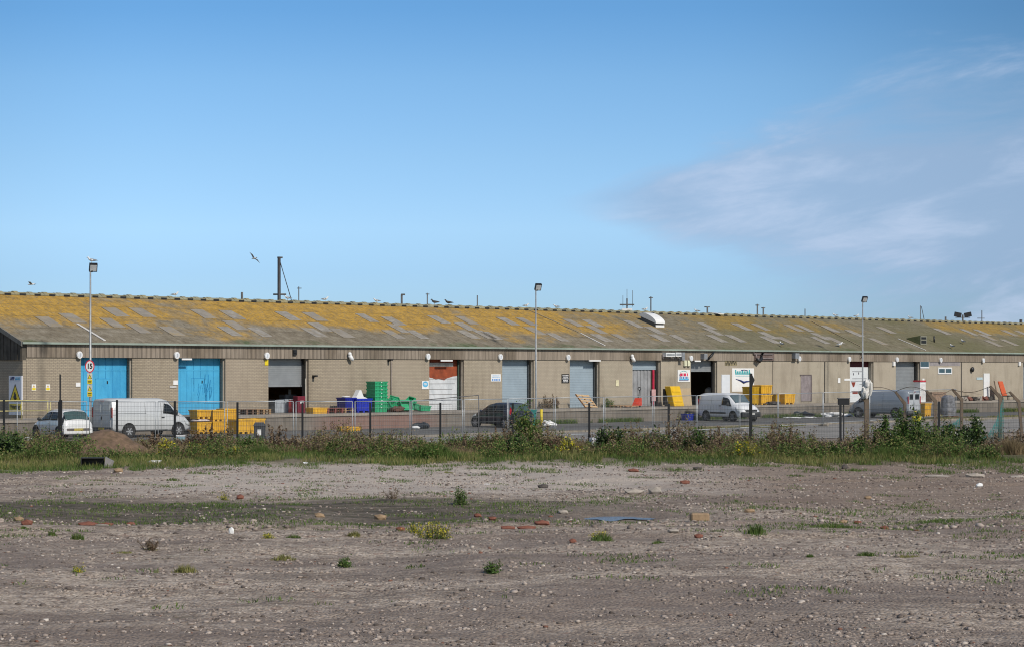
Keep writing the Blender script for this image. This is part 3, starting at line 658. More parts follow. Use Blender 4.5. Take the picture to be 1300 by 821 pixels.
# small openings and fittings on the wall
def wpart(name, x0, x1, y0, y1, mat_, dep=.04, off=-.002, par=None):
    a0, a1 = a_of(x0), a_of(x1); zt, zb = z_of((x0+x1)/2, y0), z_of((x0+x1)/2, y1)
    return MB().bb(a0, a1, off-dep, off, min(zb, zt), max(zb, zt)).build(name, mat_, par or wh)
d = wpart('door', 1016.5, 1029, 476.5, 508.6, M('grey_timber_door', (.24, .21, .22), .8, 0, .25, 3, dirt=(.14, .11, .11)), .03); d['label'] = 'small weathered grey pedestrian door'
wpart('door_frame', 1015.3, 1030, 475, 476.4, M('door_head', (.12, .10, .10), .8), .05)
wpart('door_frame', 1028.8, 1030.2, 476.5, 508.6, M('door_head', (.1, .1, .1)), .05)
d = wpart('door', 1248.2, 1255.6, 473.5, 503.5, white_p, .06); d['label'] = 'narrow white pedestrian door'
for (x0, x1, y0, y1, fr, two) in ((1167.8, 1179.0, 458.3, 467, 0, 0), (1190.5, 1208, 466, 474.4, 1, 1)):
    f_ = wpart('window', x0, x1, y0, y1, white_p, .05)
    a0, a1 = a_of(x0), a_of(x1); zt, zb = z_of(x0, y0), z_of(x0, y1)
    gm_ = M('window_glass_blue', (.05, .10, .13), .15)
    ft = .06 if fr else .0
    if two:
        mid = (a0+a1)/2
        MB().bb(a0+.12, mid-.07, -.058, -.0525, zb+.11, zt-.11).build('pane', gm_, f_)
        MB().bb(mid+.07, a1-.12, -.058, -.0525, zb+.11, zt-.11).build('pane', gm_, f_)
    else:
        MB().bb(a0+.02, a1-.06, -.058, -.0525, zb+.12, zt-.03).build('pane', gm_, f_)
wpart('render_patch', 1180, 1219, 459, 464, M('grey_render', (.27, .25, .26), .9), .006)
wpart('render_patch', 915.7, 926.2, 475, 512.5, M('white_cladding_panel', (.66, .70, .76), .6, 0, .05), .03)
# wall lights: drum shaped bulkheads on the fascia
first = None
for n_, px in enumerate([101.5, 225, 339.5, 444, 544, 636, 722, 802.5, 878, 1015.5, 1079, 1139.5, 1195, 1249]):
    a = a_of(px, -.2); zz = z_of(px, 450+n_*.55, -.2)
    b_ = MB()
    if n_ in (3, 7):
        b_.blob((a, -.2, zz+.12), (.13, .13, .13), 0, 1, 0); b_.tube([(a, -.2, zz+.05), (a+.1, -.22, zz-.12), (a+.22, -.24, zz-.24)], [.12, .13, .09], 8, 0)
    else:
        b_.disc((a, -.15, zz), .165, 'y', 20, 0, .12, .19); b_.disc((a, -.215, zz), .125, 'y', 16, 2, .012, .14); b_.box((a, -.227, zz), (.02, .012, .18), 1)
    b_.box((a, -.10, zz), (.12, .08, .12), 1)
    b_.build('bulkhead_light', [white_pl, lampgrey, M('lamp_lens', (.66, .70, .76), .3)], wh)
for px, py, kind_ in ((372.5, 447, 'box'), (397.5, 478, 'cam'), (493, 457.5, 'cam'), (1232.8, 468.5, 'lamp'), (1293, 461, 'white'), (1078+55.5, 461, 'white'), (1097-5, 451.5, 'curl')):
    a, zz = a_of(px), z_of(px, py); q = MB()
    if kind_ == 'box': q.bb(a-.13, a+.13, -.16, -.062, zz-.16, zz+.16); q.bb(a-.1, a+.1, -.2, -.161, zz-.04, zz+.12); nm = 'alarm_box'
    elif kind_ == 'cam': q.box((a, -.03, zz), (.1, .05, .16)); q.box((a-.02, -.2, zz+.06), (.14, .34, .10)); q.box((a+.0, -.1, zz+.0), (.04, .15, .04)); nm = 'security_camera'
    elif kind_ == 'lamp': q.blob((a, -.14, zz), (.2, .13, .22), 0, 2, .02); q.box((a, -.03, zz), (.1, .05, .2)); nm = 'wall_lamp'
    elif kind_ == 'white': q.bb(a-.14, a+.14, -.16, -.002, zz-.17, zz+.15); nm = 'alarm_box'
    else: q.tube([(a, -.08, zz+.15), (a-.1, -.2, zz+.1), (a-.13, -.22, zz-.1), (a-.02, -.1, zz-.17)], .03, 6); nm = 'cable_bracket'
    q.build(nm, white_pl if kind_ == 'white' else black_m, wh)
# air conditioning and pipework over bays eight to ten
for (x0, x1, y0, y1, c_) in ((844, 855.5, 447.3, 452.4, 0), (856.5, 863.5, 447.0, 452.2, 0), (864.5, 868, 447.0, 457, 1), (892.5, 896.5, 448.5, 455.5, 1), (1008.3, 1013.2, 448.0, 454.7, 1)):
    a0, a1 = a_of(x0, -.3), a_of(x1, -.3); zt, zb = z_of(x0, y0, -.3), z_of(x0, y1, -.3)
    q = MB().bb(a0, a1, -.42, -.063, zb, zt, 0)
    for i in range(4): q.bb(a0+.04, a1-.04, -.432, -.421, zb+.06+i*(zt-zb-.1)/4, zb+.09+i*(zt-zb-.1)/4, 1)
    q.build('air_conditioner' if c_ == 0 else 'extractor_box', [white_pl if c_ == 0 else M('box_grey', (.25, .27, .30), .5), lampgrey], wh)
for x0, x1, y0, y1 in ((841.5, 868, 453.5, 456), (957, 981, 448.3, 449.6), (960, 981, 453.5, 455.5)):
    a0, a1 = a_of(x0, -.15), a_of(x1, -.15); z = z_of(x0, (y0+y1)/2, -.15)
    MB().tube([(a0, -.15, z), (a1, -.15, z)], .045, 6).tube([(a0, -.15, z), (a0, -.15, z+.3)], .045, 6).build('pipe', M('pipe_grey', (.22, .19, .19), .7), wh)
wpart('duct_panel', 956.5, 981.3, 447.2, 457.2, M('brown_duct_panel', (.15, .11, .10), .8), .05, -.062)
a, z = a_of(965, -.3), z_of(965, 456.5, -.3)
MB().tube([(a+.3, -.3, z+.5), (a+.15, -.3, z+.1), (a-.1, -.32, z-.08), (a-.4, -.3, z+.05)], [.1, .14, .15, .1], 10).build('extractor_elbow', black_m, wh)
for x0, y0 in ((868.8, 460.6), (873.2, 460.6)):
    a, z = a_of(x0), z_of(x0, y0); MB().bb(a-.13, a+.13, -.12, -.002, z-.2, z+.2).bb(a-.10, a+.10, -.13, -.121, z-.24, z-.201, 1).build('wall_lamp', [M('cream_plastic', (.70, .70, .52), .5), black_m], wh)
a, z = a_of(899), z_of(899, 451); MB().tube([(a-.35, -.2, z-.3), (a, -.3, z), (a+.4, -.25, z+.3)], [.05, .1, .05], 6).build('wall_lamp', black_m, wh)
# lintel strips: fluorescent fittings / sagging flashing over doors
for x0, x1, y0, y1 in ((559.5, 574.5, 456.3, 458.0), (231, 243.5, 454.7, 456), (748, 762.5, 456.2, 458.4), (882, 889.5, 457.2, 458.5)):
    a0, a1 = a_of(x0, -.12), a_of(x1, -.12); z = z_of(x0, (y0+y1)/2, -.12)
    MB().bb(a0, a1, -.14, -.064, z-.05, z+.04).build('strip_light', white_pl, wh)
# cables and downpipes
for px, y0, y1, r_ in ((496, 459, 521, .018), (1136.5, 449, 456, .02)):
    a = a_of(px); MB().tube([(a, -.06, z_of(px, y0)), (a, -.06, z_of(px, y1))], r_, 6).build('cable', M('pipe_grey', (.2, .2, .2)), wh)

# loading platform
pm = M('platform_concrete', (.30, .27, .235), .9, 0, .2, .8, dirt=(.17, .14, .12))
face_m, nt, b = nodes_mat('platform_face'); co_ = coord(nt)
c = ramp(nt, noise(nt, .5, 5, .7, mapping(nt, co_, (1, 1, .6))), [(.3, (.13, .115, .10)), (.7, (.25, .22, .19))])
c = mix(nt, ramp(nt, noise(nt, 1.6, 5, .8, mapping(nt, co_, (1.6, 1, .15))), [(.48, 0.), (.68, .7)]), c, (.085, .075, .06))
sx_ = N(nt, 'ShaderNodeSeparateXYZ'); L(nt, co_, sx_.inputs[0])
rmk = N(nt, 'ShaderNodeMapRange'); rmk.inputs[1].default_value = 13; rmk.inputs[2].default_value = 15; L(nt, sx_.outputs[0], rmk.inputs[0])
rmk2 = N(nt, 'ShaderNodeMapRange'); rmk2.inputs[1].default_value = 22; rmk2.inputs[2].default_value = 24; rmk2.inputs[3].default_value = 1; rmk2.inputs[4].default_value = 0; L(nt, sx_.outputs[0], rmk2.inputs[0])
mu = nt.nodes.new('ShaderNodeMath'); mu.operation = 'MULTIPLY'; L(nt, rmk.outputs[0], mu.inputs[0]); L(nt, rmk2.outputs[0], mu.inputs[1])
mu2 = nt.nodes.new('ShaderNodeMath'); mu2.operation = 'MULTIPLY'; L(nt, mu.outputs[0], mu2.inputs[0]); mu2.inputs[1].default_value = .55
c = mix(nt, mu2.outputs[0], c, (.25, .12, .10))
L(nt, c, b.inputs['Base Color']); b.inputs['Roughness'].default_value = .9
dk = MB(); dk.bb(aG-16, aEnd, -2.97, -.003, -.05, ZD-.14, 1); dk.bb(aG-16, aEnd, -3.03, -.003, ZD-.139, ZD, 0)
o = dk.build('loading_platform', [pm, face_m]); o.location = bw(0, 0, 0); o.rotation_euler.z = math.radians(45); tag(o, kind='structure')

def on_dock(px, y): return bw(a_of(px, y), y, ZD+.001)
R45 = math.radians(45)

# ------------------------------------------------------------------ signs on the wall
def wall_sign(name, x0, x1, y0, y1, mat_, label, cat='sign', group=None, th=.03):
    a0, a1 = a_of(x0), a_of(x1); xm = (x0+x1)/2; zt, zb = z_of(xm, y0), z_of(xm, y1)
    t = thing(name, bw((a0+a1)/2, -.004, (zt+zb)/2), R45, label, cat, group)
    w_, h_ = abs(a1-a0), abs(zt-zb)
    MB().bb(-w_/2, w_/2, -th, 0, -h_/2, h_/2).build('panel', mat_, t)
    return t, w_, h_, -th-.003
def bars(t, w_, h_, y, rows, mat_, name='lettering', seed=1):
    r_ = random.Random(seed); q = MB()
    for (z, hh, frac) in rows:
        x = -w_*frac/2
        while x < w_*frac/2:
            l_ = min(r_.uniform(.5, 1.6)*hh, w_*frac/2-x)
            q.box((x+l_/2, y, z*h_), (l_, .004, hh), 0); x += l_+hh*.45
    return q.build(name, mat_, t)
ink = M('dark_ink', (.03, .035, .05), .6); teal = M('teal_ink', (.02, .38, .42), .5); navy = M('navy_ink', (.015, .03, .16), .5)
cyan = M('sky_blue_ink', (.10, .42, .68), .5); redink = M('red_ink', (.62, .03, .10), .5); whiteink = M('white_ink', (.75, .76, .78), .5)
t, w_, h_, y = wall_sign('wall_sign', 48, 61.2, 441, 446.3, white_pl, 'blank white rectangular plate on the fascia near the roof corner')
for i, px in enumerate((42.6, 60.4)):
    t, w_, h_, y = wall_sign('safety_sign', px-2.7, px+2.6, 487.3, 495.4, white_pl, ('small white and yellow notice, left one of the pair on the brick wall', 'small white and yellow notice, right one of the pair on the brick wall')[i], 'sign', 'small notices by the blue door')
    MB().bb(-w_*.42, w_*.42, y-.003, y, -h_*.42, -h_*.05).build('yellow_band', yel_sign, t)
    MB().prism([(-w_*.28, h_*.05), (w_*.28, h_*.05), (0, h_*.40)], y-.003, y).build('warning_triangle', M('amber', (.6, .35, .05)), t)
t, w_, h_, y = wall_sign('wall_sign', 96, 101.6, 485.2, 490.2, white_pl, 'small blank white plate beside the left edge of the first blue door')
t, w_, h_, y = wall_sign('wall_sign', 219.6, 225.4, 482.4, 487.9, white_pl, 'small white square notice left of the second blue door')
t, w_, h_, y = wall_sign('wall_sign', 215.2, 223.6, 489.3, 491.6, M('worn_white', (.5, .5, .5), .7), 'thin worn white plate under the square notice by the second blue door')
t, w_, h_, y = wall_sign('wall_sign', 336, 340.2, 456.3, 463.2, yel_sign, 'small orange yellow plate below the round light, left of the half open shutter')
t, w_, h_, y = wall_sign('round_sign', 535.2, 543.9, 483, 493.3, white_pl, 'white notice with round blue mandatory symbol left of the red and white shutter')
MB().disc((0, y, h_*.1), w_*.40, 'y', 20, 0, .005, h_*.36).build('blue_disc', cyan, t); bars(t, w_, h_, y-.004, ((.2, .05, .5), (.05, .05, .5)), whiteink, seed=2)
t, w_, h_, y = wall_sign('wall_sign', 623, 635.3, 474.3, 483.6, white_pl, 'white and pale blue company notice left of the pale shutter behind the dark car')
bars(t, w_, h_, y, ((.28, .06, .7), (.08, .05, .8)), M('pale_blue_ink', (.3, .5, .75)), seed=3); bars(t, w_, h_, y, ((-.27, .13, .8),), M('blue_ink', (.08, .25, .6)), 'lettering', 4)
t, w_, h_, y = wall_sign('wall_sign', 712.7, 722.2, 474.3, 485.6, blk_sign, 'square black notice with white lettering by the middle pale shutter')
bars(t, w_, h_, y, ((.33, .06, .8), (.16, .06, .7), (-.02, .06, .8), (-.2, .06, .6), (-.35, .05, .7)), whiteink, seed=5)
t, w_, h_, y = wall_sign('wall_sign', 781.6, 785.2, 482, 489.6, M('cream_plate', (.66, .62, .42), .6), 'narrow cream plate on the wall left of the strip curtain door')
t, w_, h_, y = wall_sign('company_sign', 860, 875.6, 469.0, 484.2, white_pl, 'square white company sign with red and blue lettering left of the open shutter')
bars(t, w_*.9, h_, y, ((.10, .20, .7),), redink, 'red_lettering', 6); bars(t, w_, h_, y, ((-.14, .14, .72),), M('mid_blue_ink', (.05, .2, .5)), 'blue_lettering', 7)
MB().bb(-w_*.38, w_*.4, y-.004, y, -h_*.33, -h_*.23).build('blue_bar', cyan, t); MB().bb(-w_*.4, w_*.36, y-.004, y, -h_*.41, -h_*.36).build('blue_bar', navy, t)
MB().tube([(-w_*.3, y-.002, h_*.32), (0, y-.002, h_*.42), (w_*.25, y-.002, h_*.32)], .02, 4).build('arc', teal, t)
MB().tube([(-w_*.30, y-.002, h_*.2), (-w_*.4, y-.002, h_*.08), (-w_*.30, y-.002, -h_*.05)], .025, 4).build('emblem', navy, t)
t, w_, h_, y = wall_sign('company_sign', 929, 956.8, 467, 496.5, white_pl, 'large white company sign with teal lettering and dark swoosh behind the yellow crates')
r_ = random.Random(9); q = MB()
for i in range(9):
    x = -w_*.34+i*w_*.078; hh = h_*(.17 if i in (0, 4, 8) else .11); q.box((x, y, h_*.325+(hh-h_*.11)/2), (w_*.05, .004, hh)); q.box((x+w_*.03, y, h_*.30), (w_*.05, .004, h_*.035))
q.box((-.02, y, h_*.235), (w_*.72, .004, h_*.03))
q.build('teal_lettering', teal, t)
MB().tube([(-w_*.1, y-.002, h_*.41), (w_*.05, y-.002, h_*.43), (w_*.2, y-.002, h_*.40)], .03, 4).build('arc', navy, t)
bars(t, w_, h_, y, ((.16, .05, .7),), M('thin_teal', (.35, .55, .6)), 'small_lettering', 10)
MB().tube([(-w_*.34, y-.002, h_*.04), (-w_*.12, y-.002, -h_*.03), (w_*.02, y-.002, -h_*.11), (w_*.15, y-.002, -h_*.07), (w_*.40, y-.002, -h_*.06)], [.02, .06, .085, .06, .02], 5).build('swoosh', navy, t)
for (x0, x1, y0, y1, la) in ((1063.5, 1066.4, 479.3, 485.6, 'narrow white plate left of the boarded white door'), (1071.5, 1078.5, 480.2, 482.6, 'slim pale grey plate touching the boarded white door'),
                             (1170.6, 1173.2, 480.0, 485.3, 'tiny white plate above the red topped white cabinet'), (1239.5, 1247, 478.5, 481.5, 'pale blue strip sign left of the narrow white door'),
                             (1171.8, 1177.6, 449.6, 453.3, 'white plate on the fascia above the small window')):
    wall_sign('wall_sign', x0, x1, y0, y1, white_pl if 'blue' not in la else M('pale_blue_plate', (.40, .52, .58)), la)[0]
t, w_, h_, y = wall_sign('graffiti_scrawl', 920, 935.5, 457.2, 463.8, M('dirty_wall_patch', (.27, .23, .14), .9), 'dark scrawled graffiti with green blot high on the wall above the white company sign', 'graffiti', None, .004)
r_ = random.Random(4); q = MB()
for i in range(12):
    x = -w_*.42+i*w_*.076; q.box((x, y, r_.uniform(-.1, .1)), (.05, .004, r_.uniform(.2, .42)), 0, 0, Matrix.Rotation(r_.uniform(-.6, .6), 3, 'Y'))
q.build('scrawl', blk_sign, t)
# large warning board leaning in front of the gable
def y_gable(px, da=-.34):
    u = (px-650)/F; A = aG+da
    return (BX+C45*A-u*(BY+C45*A))/(C45*(1+u))
y0g, y1g = y_gable(28.5), y_gable(12.3); ym = (y0g+y1g)/2; pc = bw(aG-.36, ym, 0); Yc = pc.y
zt = H-(476.4-HY)*Yc/F; zb = H-(526-HY)*Yc/F; w_ = abs(y1g-y0g); h_ = zt-zb
t = thing('warning_board', (pc.x, pc.y, zb), math.radians(-45), 'tall white warning board with yellow triangle on the shaded gable end', 'sign')
MB().bb(-w_/2, w_/2, -.03, .03, 0, h_).build('panel', M('board_white', (.72, .74, .82), .5, var=.03), t)
MB().prism([(-w_*.44, h_*.34), (w_*.44, h_*.34), (0, h_*.80)], -.036, -.032).build('triangle_border', blk_sign, t)
MB().prism([(-w_*.36, h_*.365), (w_*.36, h_*.365), (0, h_*.735)], -.041, -.037).build('yellow_triangle', yel_sign, t)
MB().blob((0, -.043, h_*.44), (w_*.13, .004, h_*.055), 0, 1, .2).box((-.02, -.043, h_*.53), (w_*.10, .004, h_*.10)).box((.08, -.043, h_*.50), (w_*.05, .004, h_*.07)).build('hand_symbol', blk_sign, t)
MB().bb(-w_*.46, w_*.46, -.036, -.031, h_*.13, h_*.28).build('yellow_panel', yel_sign, t)
text('Warning', .30, blk_sign, t, (0, -.04, h_*.205), FR, bold=.008, sx=.95)
text('ABP', .24, navy, t, (-w_*.22, -.036, h_*.925), FR, bold=.01, sx=1.0)
text('ASSOCIATED\nBRITISH PORTS', .09, cyan, t, (w_*.20, -.036, h_*.925), FR, sx=.9)

# ------------------------------------------------------------------ lamp posts
def lamp_post(px, py_top, Y, label, arm=1):
    p = gnd(px, Y); h_ = H-(py_top-HY)*Y/F
    t = thing('lamp_post', p, 0, label, 'lamp post', 'tall floodlight posts in front of the warehouse')
    MB().tube([(0, 0, 0), (0, 0, 1.2), (0, 0, h_-.35)], [.085, .065, .04], 10).build('pole', lampgrey, t)
    MB().box((0, 0, 0.02), (.3, .3, .04)).build('base_plate', grey_metal, t)
    R = Matrix.Rotation(-1.25, 3, 'Z') @ Matrix.Rotation(.55, 3, 'Y')
    fl = MB().box((.14, 0, h_-.12), (.16, .40, .44), 0, 0, R).build('floodlight', black_m, t)
    MB().box(Vector((.14, 0, h_-.12))+R@Vector((.085, 0, 0)), (.01, .32, .34), 0, 0, R).build('lens', M('lamp_glass', (.6, .62, .64), .15), fl)
    MB().box((.04, 0, h_-.32), (.14, .05, .10)).build('bracket', black_m, t)
    return t, h_
lamp_post(114.8, 336.5, 103.0, 'leftmost tall floodlight post, with a gull perched on top and speed sign below')
lamp_post(680.3, 362, 128.6, 'middle tall floodlight post, beside the two yellow bollards')
lamp_post(1095.2, 378, 152.8, 'rightmost tall floodlight post, rising above the boarded white door')
# speed sign assembly standing in front of the first post
Y = 102.6; p = at(114, 464.5, Y)
t = thing('speed_sign', gnd(114, Y), 0, 'round red ringed 15 speed limit sign above yellow warning plates on a grey post', 'road sign')
cz = p.z
MB().tube([(0, 0.05, 0), (0, .05, cz+.25)], .035, 8).build('post', lampgrey, t)
MB().disc((0, 0, cz), .235, 'y', 32, 0, .02, .315).build('red_ring', M('sign_red', (.6, .02, .04), .5), t)
MB().disc((0, -.014, cz), .185, 'y', 32, 0, .006, .26).build('white_disc', white_pl, t)
text('15', .36, blk_sign, t, (0, -.022, cz-.0), FR, bold=.012, sx=.85)
for (pt, pb) in ((473.3, 487.5), (488.3, 503.3)):
    zt, zb = H-(pt-HY)*Y/F, H-(pb-HY)*Y/F; hh = zt-zb
    s1 = MB().bb(-.125, .125, -.012, .008, zb+.01, zt).build('warning_plate', M('pale_yellow_plate', (.62, .60, .50), .5), t)
    MB().prism([(-.11, zb+hh*.50), (.11, zb+hh*.50), (0, zb+hh*.93)], -.018, -.013).build('triangle_border', blk_sign, s1)
    MB().prism([(-.075, zb+hh*.535), (.075, zb+hh*.535), (0, zb+hh*.84)], -.023, -.019).build('yellow_triangle', yel_sign, s1)
    MB().bb(-.12, .12, -.018, -.013, zb+hh*.05, zb+hh*.43).build('yellow_panel', yel_sign, s1)
    MB().bb(-.09, .09, -.022, -.019, zb+hh*.27, zb+hh*.33).bb(-.08, .08, -.022, -.019, zb+hh*.14, zb+hh*.20).build('lettering', blk_sign, s1)

# yellow guard rail at the left on the platform
cream_rail = M('cream_yellow_rail', (.62, .55, .25), .6)
Yr = 106.; 
def rail():
    A0, A1 = aG-10, a_of(60.6, -2.8)
    t = thing('guard_rail', bw(A1, -2.8, ZD), R45, 'cream yellow tubular guard rail on the platform at far left', 'railing')
    q = MB()
    zt = z_of(40, 507.8, -2.8)-ZD; zm = z_of(40, 520.6, -2.8)-ZD
    for z in (zt, zm): q.tube([(A0-A1, 0, z), (0, 0, z)], .03, 8)
    q.build('rail', cream_rail, t)
    for px in (60.6, 27.5, -4, -35):
        x = a_of(px, -2.8)-A1; MB().tube([(x, 0, 0.0), (x, 0, zt)], .03, 8).build('post', cream_rail, t)
    MB().tube([(0, 0, zm), (.35, .3, zm)], .025, 6).tube([(.35, .3, 0), (.35, .3, zt-.05)], .025, 6).build('return_rail', cream_rail, t)
rail()

# ------------------------------------------------------------------ vehicles
def car_body(st):
    def sec(x):
        for (p, q) in zip(st, st[1:]):
            if p[0] <= x <= q[0]+1e-6:
                t = (x-p[0])/(q[0]-p[0]); v = [p[i]+(q[i]-p[i])*t for i in range(1, 6)]; break
        else: v = list(st[-1][1:]) if x > st[-1][0] else list(st[0][1:])
        zb, zm, zt, wm, wt = v
        return [(wm*.90, zb), (wm*.985, zb+.12), (wm, zb+(zm-zb)*.55), (wm*.992, zm), (wt+(wm-wt)*.10, zm+(zt-zm)*.82), (wt*.90, zt-.02), (wt*.5, zt+.015), (0, zt+.025)]
    def surf(x, s, side):
        P_ = sec(x); s = max(0, min(6.999, s)); i = int(s); t = s-i
        return Vector((x, side*(P_[i][0]+(P_[i+1][0]-P_[i][0])*t), P_[i][1]+(P_[i+1][1]-P_[i][1])*t))
    return sec, surf
def body_mesh(st, mats, parent, extra=()):
    sec, surf = car_body(st); xs_ = []
    for p, q in zip(st, st[1:]):
        n = max(1, int((q[0]-p[0])/.25)); xs_ += [p[0]+(q[0]-p[0])*i/n for i in range(n)]
    xs_.append(st[-1][0]); q = MB(); vs = []
    for x in xs_:
        P_ = sec(x); ring = [(x, -y, z) for y, z in P_]+[(x, y, z) for y, z in reversed(P_[:-1])]; vs += ring
    k = len(ring); fs = [(i*k+j, (i+1)*k+j, (i+1)*k+j+1, i*k+j+1) for i in range(len(xs_)-1) for j in range(k-1)]
    fs += [(i*k+k-1, (i+1)*k+k-1, (i+1)*k, i*k) for i in range(len(xs_)-1)]
    q.add(vs, fs, 0, True); q.add(vs[:k], [tuple(range(k))]); q.add(vs[-k:], [tuple(reversed(range(k)))])
    o = q.build('body', mats, parent)
    return o, surf
def patch(surf, side, xa0, xb0, xa1, xb1, s0, s1, mat_, parent, name, off=.012, nx=8, ns=4, both=False):
    vs = []
    if both:     # strip over the top from -s to +s
        ss = [(s0+(7-s0)*j/ns, -1) for j in range(ns+1)]+[(7-(7-s0)*j/ns, 1) for j in range(1, ns+1)]
    else: ss = [(s0+(s1-s0)*j/ns, side) for j in range(ns+1)]
    for i in range(nx+1):
        for j, (s_, sd_) in enumerate(ss):
            tt = (s_-s0)/((7-s0) if both else (s1-s0)) if (s1-s0 or both) else 0
            xa, xb = xa0+(xa1-xa0)*tt, xb0+(xb1-xb0)*tt; x = xa+(xb-xa)*i/nx
            p = surf(x, s_, sd_)
            e = .02; du = surf(x+e, s_, sd_)-surf(x-e, s_, sd_); dv = surf(x, min(s_+.05, 6.99), sd_)-surf(x, s_-.05, sd_)
            n = du.cross(dv); n = n.normalized() if n.length > 1e-9 else Vector((0, 0, 1))
            if both:
                if n.z < 0: n = -n
            elif n.y*sd_ < 0: n = -n
            vs.append(p+n*off)
    k = len(ss); fs = [(i*k+j, i*k+j+1, (i+1)*k+j+1, (i+1)*k+j) for i in range(nx) for j in range(k-1)]
    q = MB().add(vs, fs, 0, True); o = q.build(name, mat_, parent)
    md = o.modifiers.new('s', 'SOLIDIFY'); md.thickness = .012; md.offset = 0
    return o
rim_m = M('alloy_rim', (.45, .46, .48), .35, .5); arch_m = M('arch_black', (.008, .008, .009), .9)
def wheels(t, xs_, wy, r=.31, rimr=.21, hub=None):
    for x in xs_:
        for sd_ in (-1, 1):
            q = MB().disc((x, sd_*(wy+.004), r+.035), r+.075, 'y', 28, 0, .012); q.build('wheel_arch', arch_m, t)
            y = sd_*(wy-.06)
            q = MB().disc((x, y, r), r, 'y', 28, 0, .19); wo = q.build('wheel', dark_rub, t)
            q = MB().disc((x, sd_*(wy+.04), r), rimr, 'y', 20, 1, .012)
            for k in range(6):
                a = k*math.pi/3; q.box((x+math.cos(a)*rimr*.5, sd_*(wy+.05), r+math.sin(a)*rimr*.5), (rimr*1.0, .012, .05), 0, 0, Matrix.Rotation(-a, 3, 'Y'))
            q.disc((x, sd_*(wy+.055), r), rimr*.25, 'y', 12, 0, .014)
            q.build('rim', [hub or rim_m, M('rim_dark', (.05, .05, .055), .6)], wo)
def put(t, L_, px, Y, yaw):      # centre of the vehicle on the ground; body runs from x=0 (rear) to L
    c = gnd(px, Y); d = Vector((math.cos(yaw), math.sin(yaw), 0)); t.location = c-d*L_/2; t.rotation_euler.z = yaw
red_l = M('tail_light_red', (.35, .01, .015), .2, coat=.5); lens_m = M('headlight_lens', (.55, .58, .60), .1)
plate_y = M('yellow_number_plate', (.62, .50, .10), .5); plate_w = M('white_number_plate', (.68, .68, .66), .5)

def big_van(px, Y, yaw, paint, rearpaint, label, L_=4.85):
    t = thing('panel_van', (0, 0, 0), 0, label, 'van'); 
    st = [(0, .42, 1.12, 1.86, .93, .80), (.05, .34, 1.14, 1.93, .95, .83), (.5, .30, 1.14, 1.965, .955, .84), (3.05, .30, 1.12, 1.95, .955, .83), (3.4, .30, 1.10, 1.86, .955, .80),
          (4.1, .30, 1.02, 1.26, .95, .76), (4.5, .30, .88, 1.04, .90, .70), (4.76, .34, .70, .84, .80, .60), (4.85, .40, .58, .66, .68, .50)]
    o, surf = body_mesh(st, paint, t)
    for sd_ in (-1, 1):
        patch(surf, sd_, 3.02, 4.02, 3.12, 3.55, 3.12, 3.88, glass_dk, t, 'side_window')
        patch(surf, sd_, .25, 2.0, .25, 2.0, 3.12, 3.14, M('panel_seam', (.12, .13, .14), .6), t, 'panel_seam', .004, 4, 1)
        patch(surf, sd_, 1.95, 1.965, 1.95, 1.965, .9, 3.9, M('panel_seam', (.1, .1, .1), .6), t, 'panel_seam', .004, 1, 4)
        patch(surf, sd_, 2.92, 2.935, 2.92, 2.935, .9, 3.9, M('panel_seam', (.1, .1, .1), .6), t, 'panel_seam', .004, 1, 4)
        patch(surf, sd_, .15, 4.4, .15, 4.4, 1.55, 1.6, M('panel_seam', (.1, .1, .1), .6), t, 'panel_seam', .004, 8, 1)
        patch(surf, sd_, 1.2, 3.3, 1.2, 3.3, .15, .8, M('grey_trim', (.10, .105, .11), .6), t, 'sill_trim', .012, 6, 2)
        patch(surf, sd_, 4.45, 4.75, 4.30, 4.62, 1.9, 2.9, lens_m, t, 'headlight', .014, 4, 2)
        MB().blob((3.75, sd_*1.05, 1.22), (.09, .11, .16), 0, 1, .03).build('mirror', black_m, t)
        MB().box((3.0, sd_*.965, 1.0), (.18, .03, .05)).build('door_handle', black_m, t)
        MB().box((-.012, sd_*.86, 1.28), (.03, .12, .50)).build('tail_light', red_l, t)
    patch(surf, 1, 3.44, 4.05, 3.44, 4.05, 5.05, 7, glass_dk, t, 'windscreen', .014, 6, 4, True)
    d = MB().box((-.010, -.40, 1.12), (.016, .74, 1.28)).build('rear_door', rearpaint, t); MB().box((-.03, .03, 1.0), (.02, .05, .16)).build('handle', black_m, d)
    MB().box((-.010, .40, 1.12), (.016, .74, 1.28)).build('rear_door', rearpaint, t)
    MB().box((-.022, -.4, 1.50), (.01, .56, .38)).build('rear_window', glass_dk if rearpaint != paint else rearpaint, t)
    MB().box((-.022, .4, 1.50), (.01, .56, .38)).build('rear_window', glass_dk if rearpaint != paint else rearpaint, t)
    MB().box((.02, 0, .44), (.16, 1.84, .22)).build('rear_bumper', M('grey_bumper', (.09, .095, .10), .6), t, bevel=.03)
    MB().box((4.80, 0, .42), (.16, 1.5, .24)).build('front_bumper', M('grey_bumper', (.09, .095, .10), .6), t, bevel=.03)
    MB().box((-.07, 0, .46), (.01, .50, .11)).build('number_plate', plate_y, t); MB().box((-.022, 0, 1.84), (.02, .3, .05)).build('brake_light', red_l, t)
    wheels(t, (.95, 3.95), .955, .325, .20)
    put(t, L_, px, Y, yaw); return t
silver = M('silver_van_paint', (.58, .60, .62), .32, .1, .05, 1, coat=.6)
big_van(181, 104.2, math.radians(45), silver, M('silver_van_paint', (.4, .4, .4)), 'silver panel van parked nose right in front of the blue doors', )
greyv = M('grey_blue_van_paint', (.31, .35, .40), .32, .2, .05, 1, coat=.6)
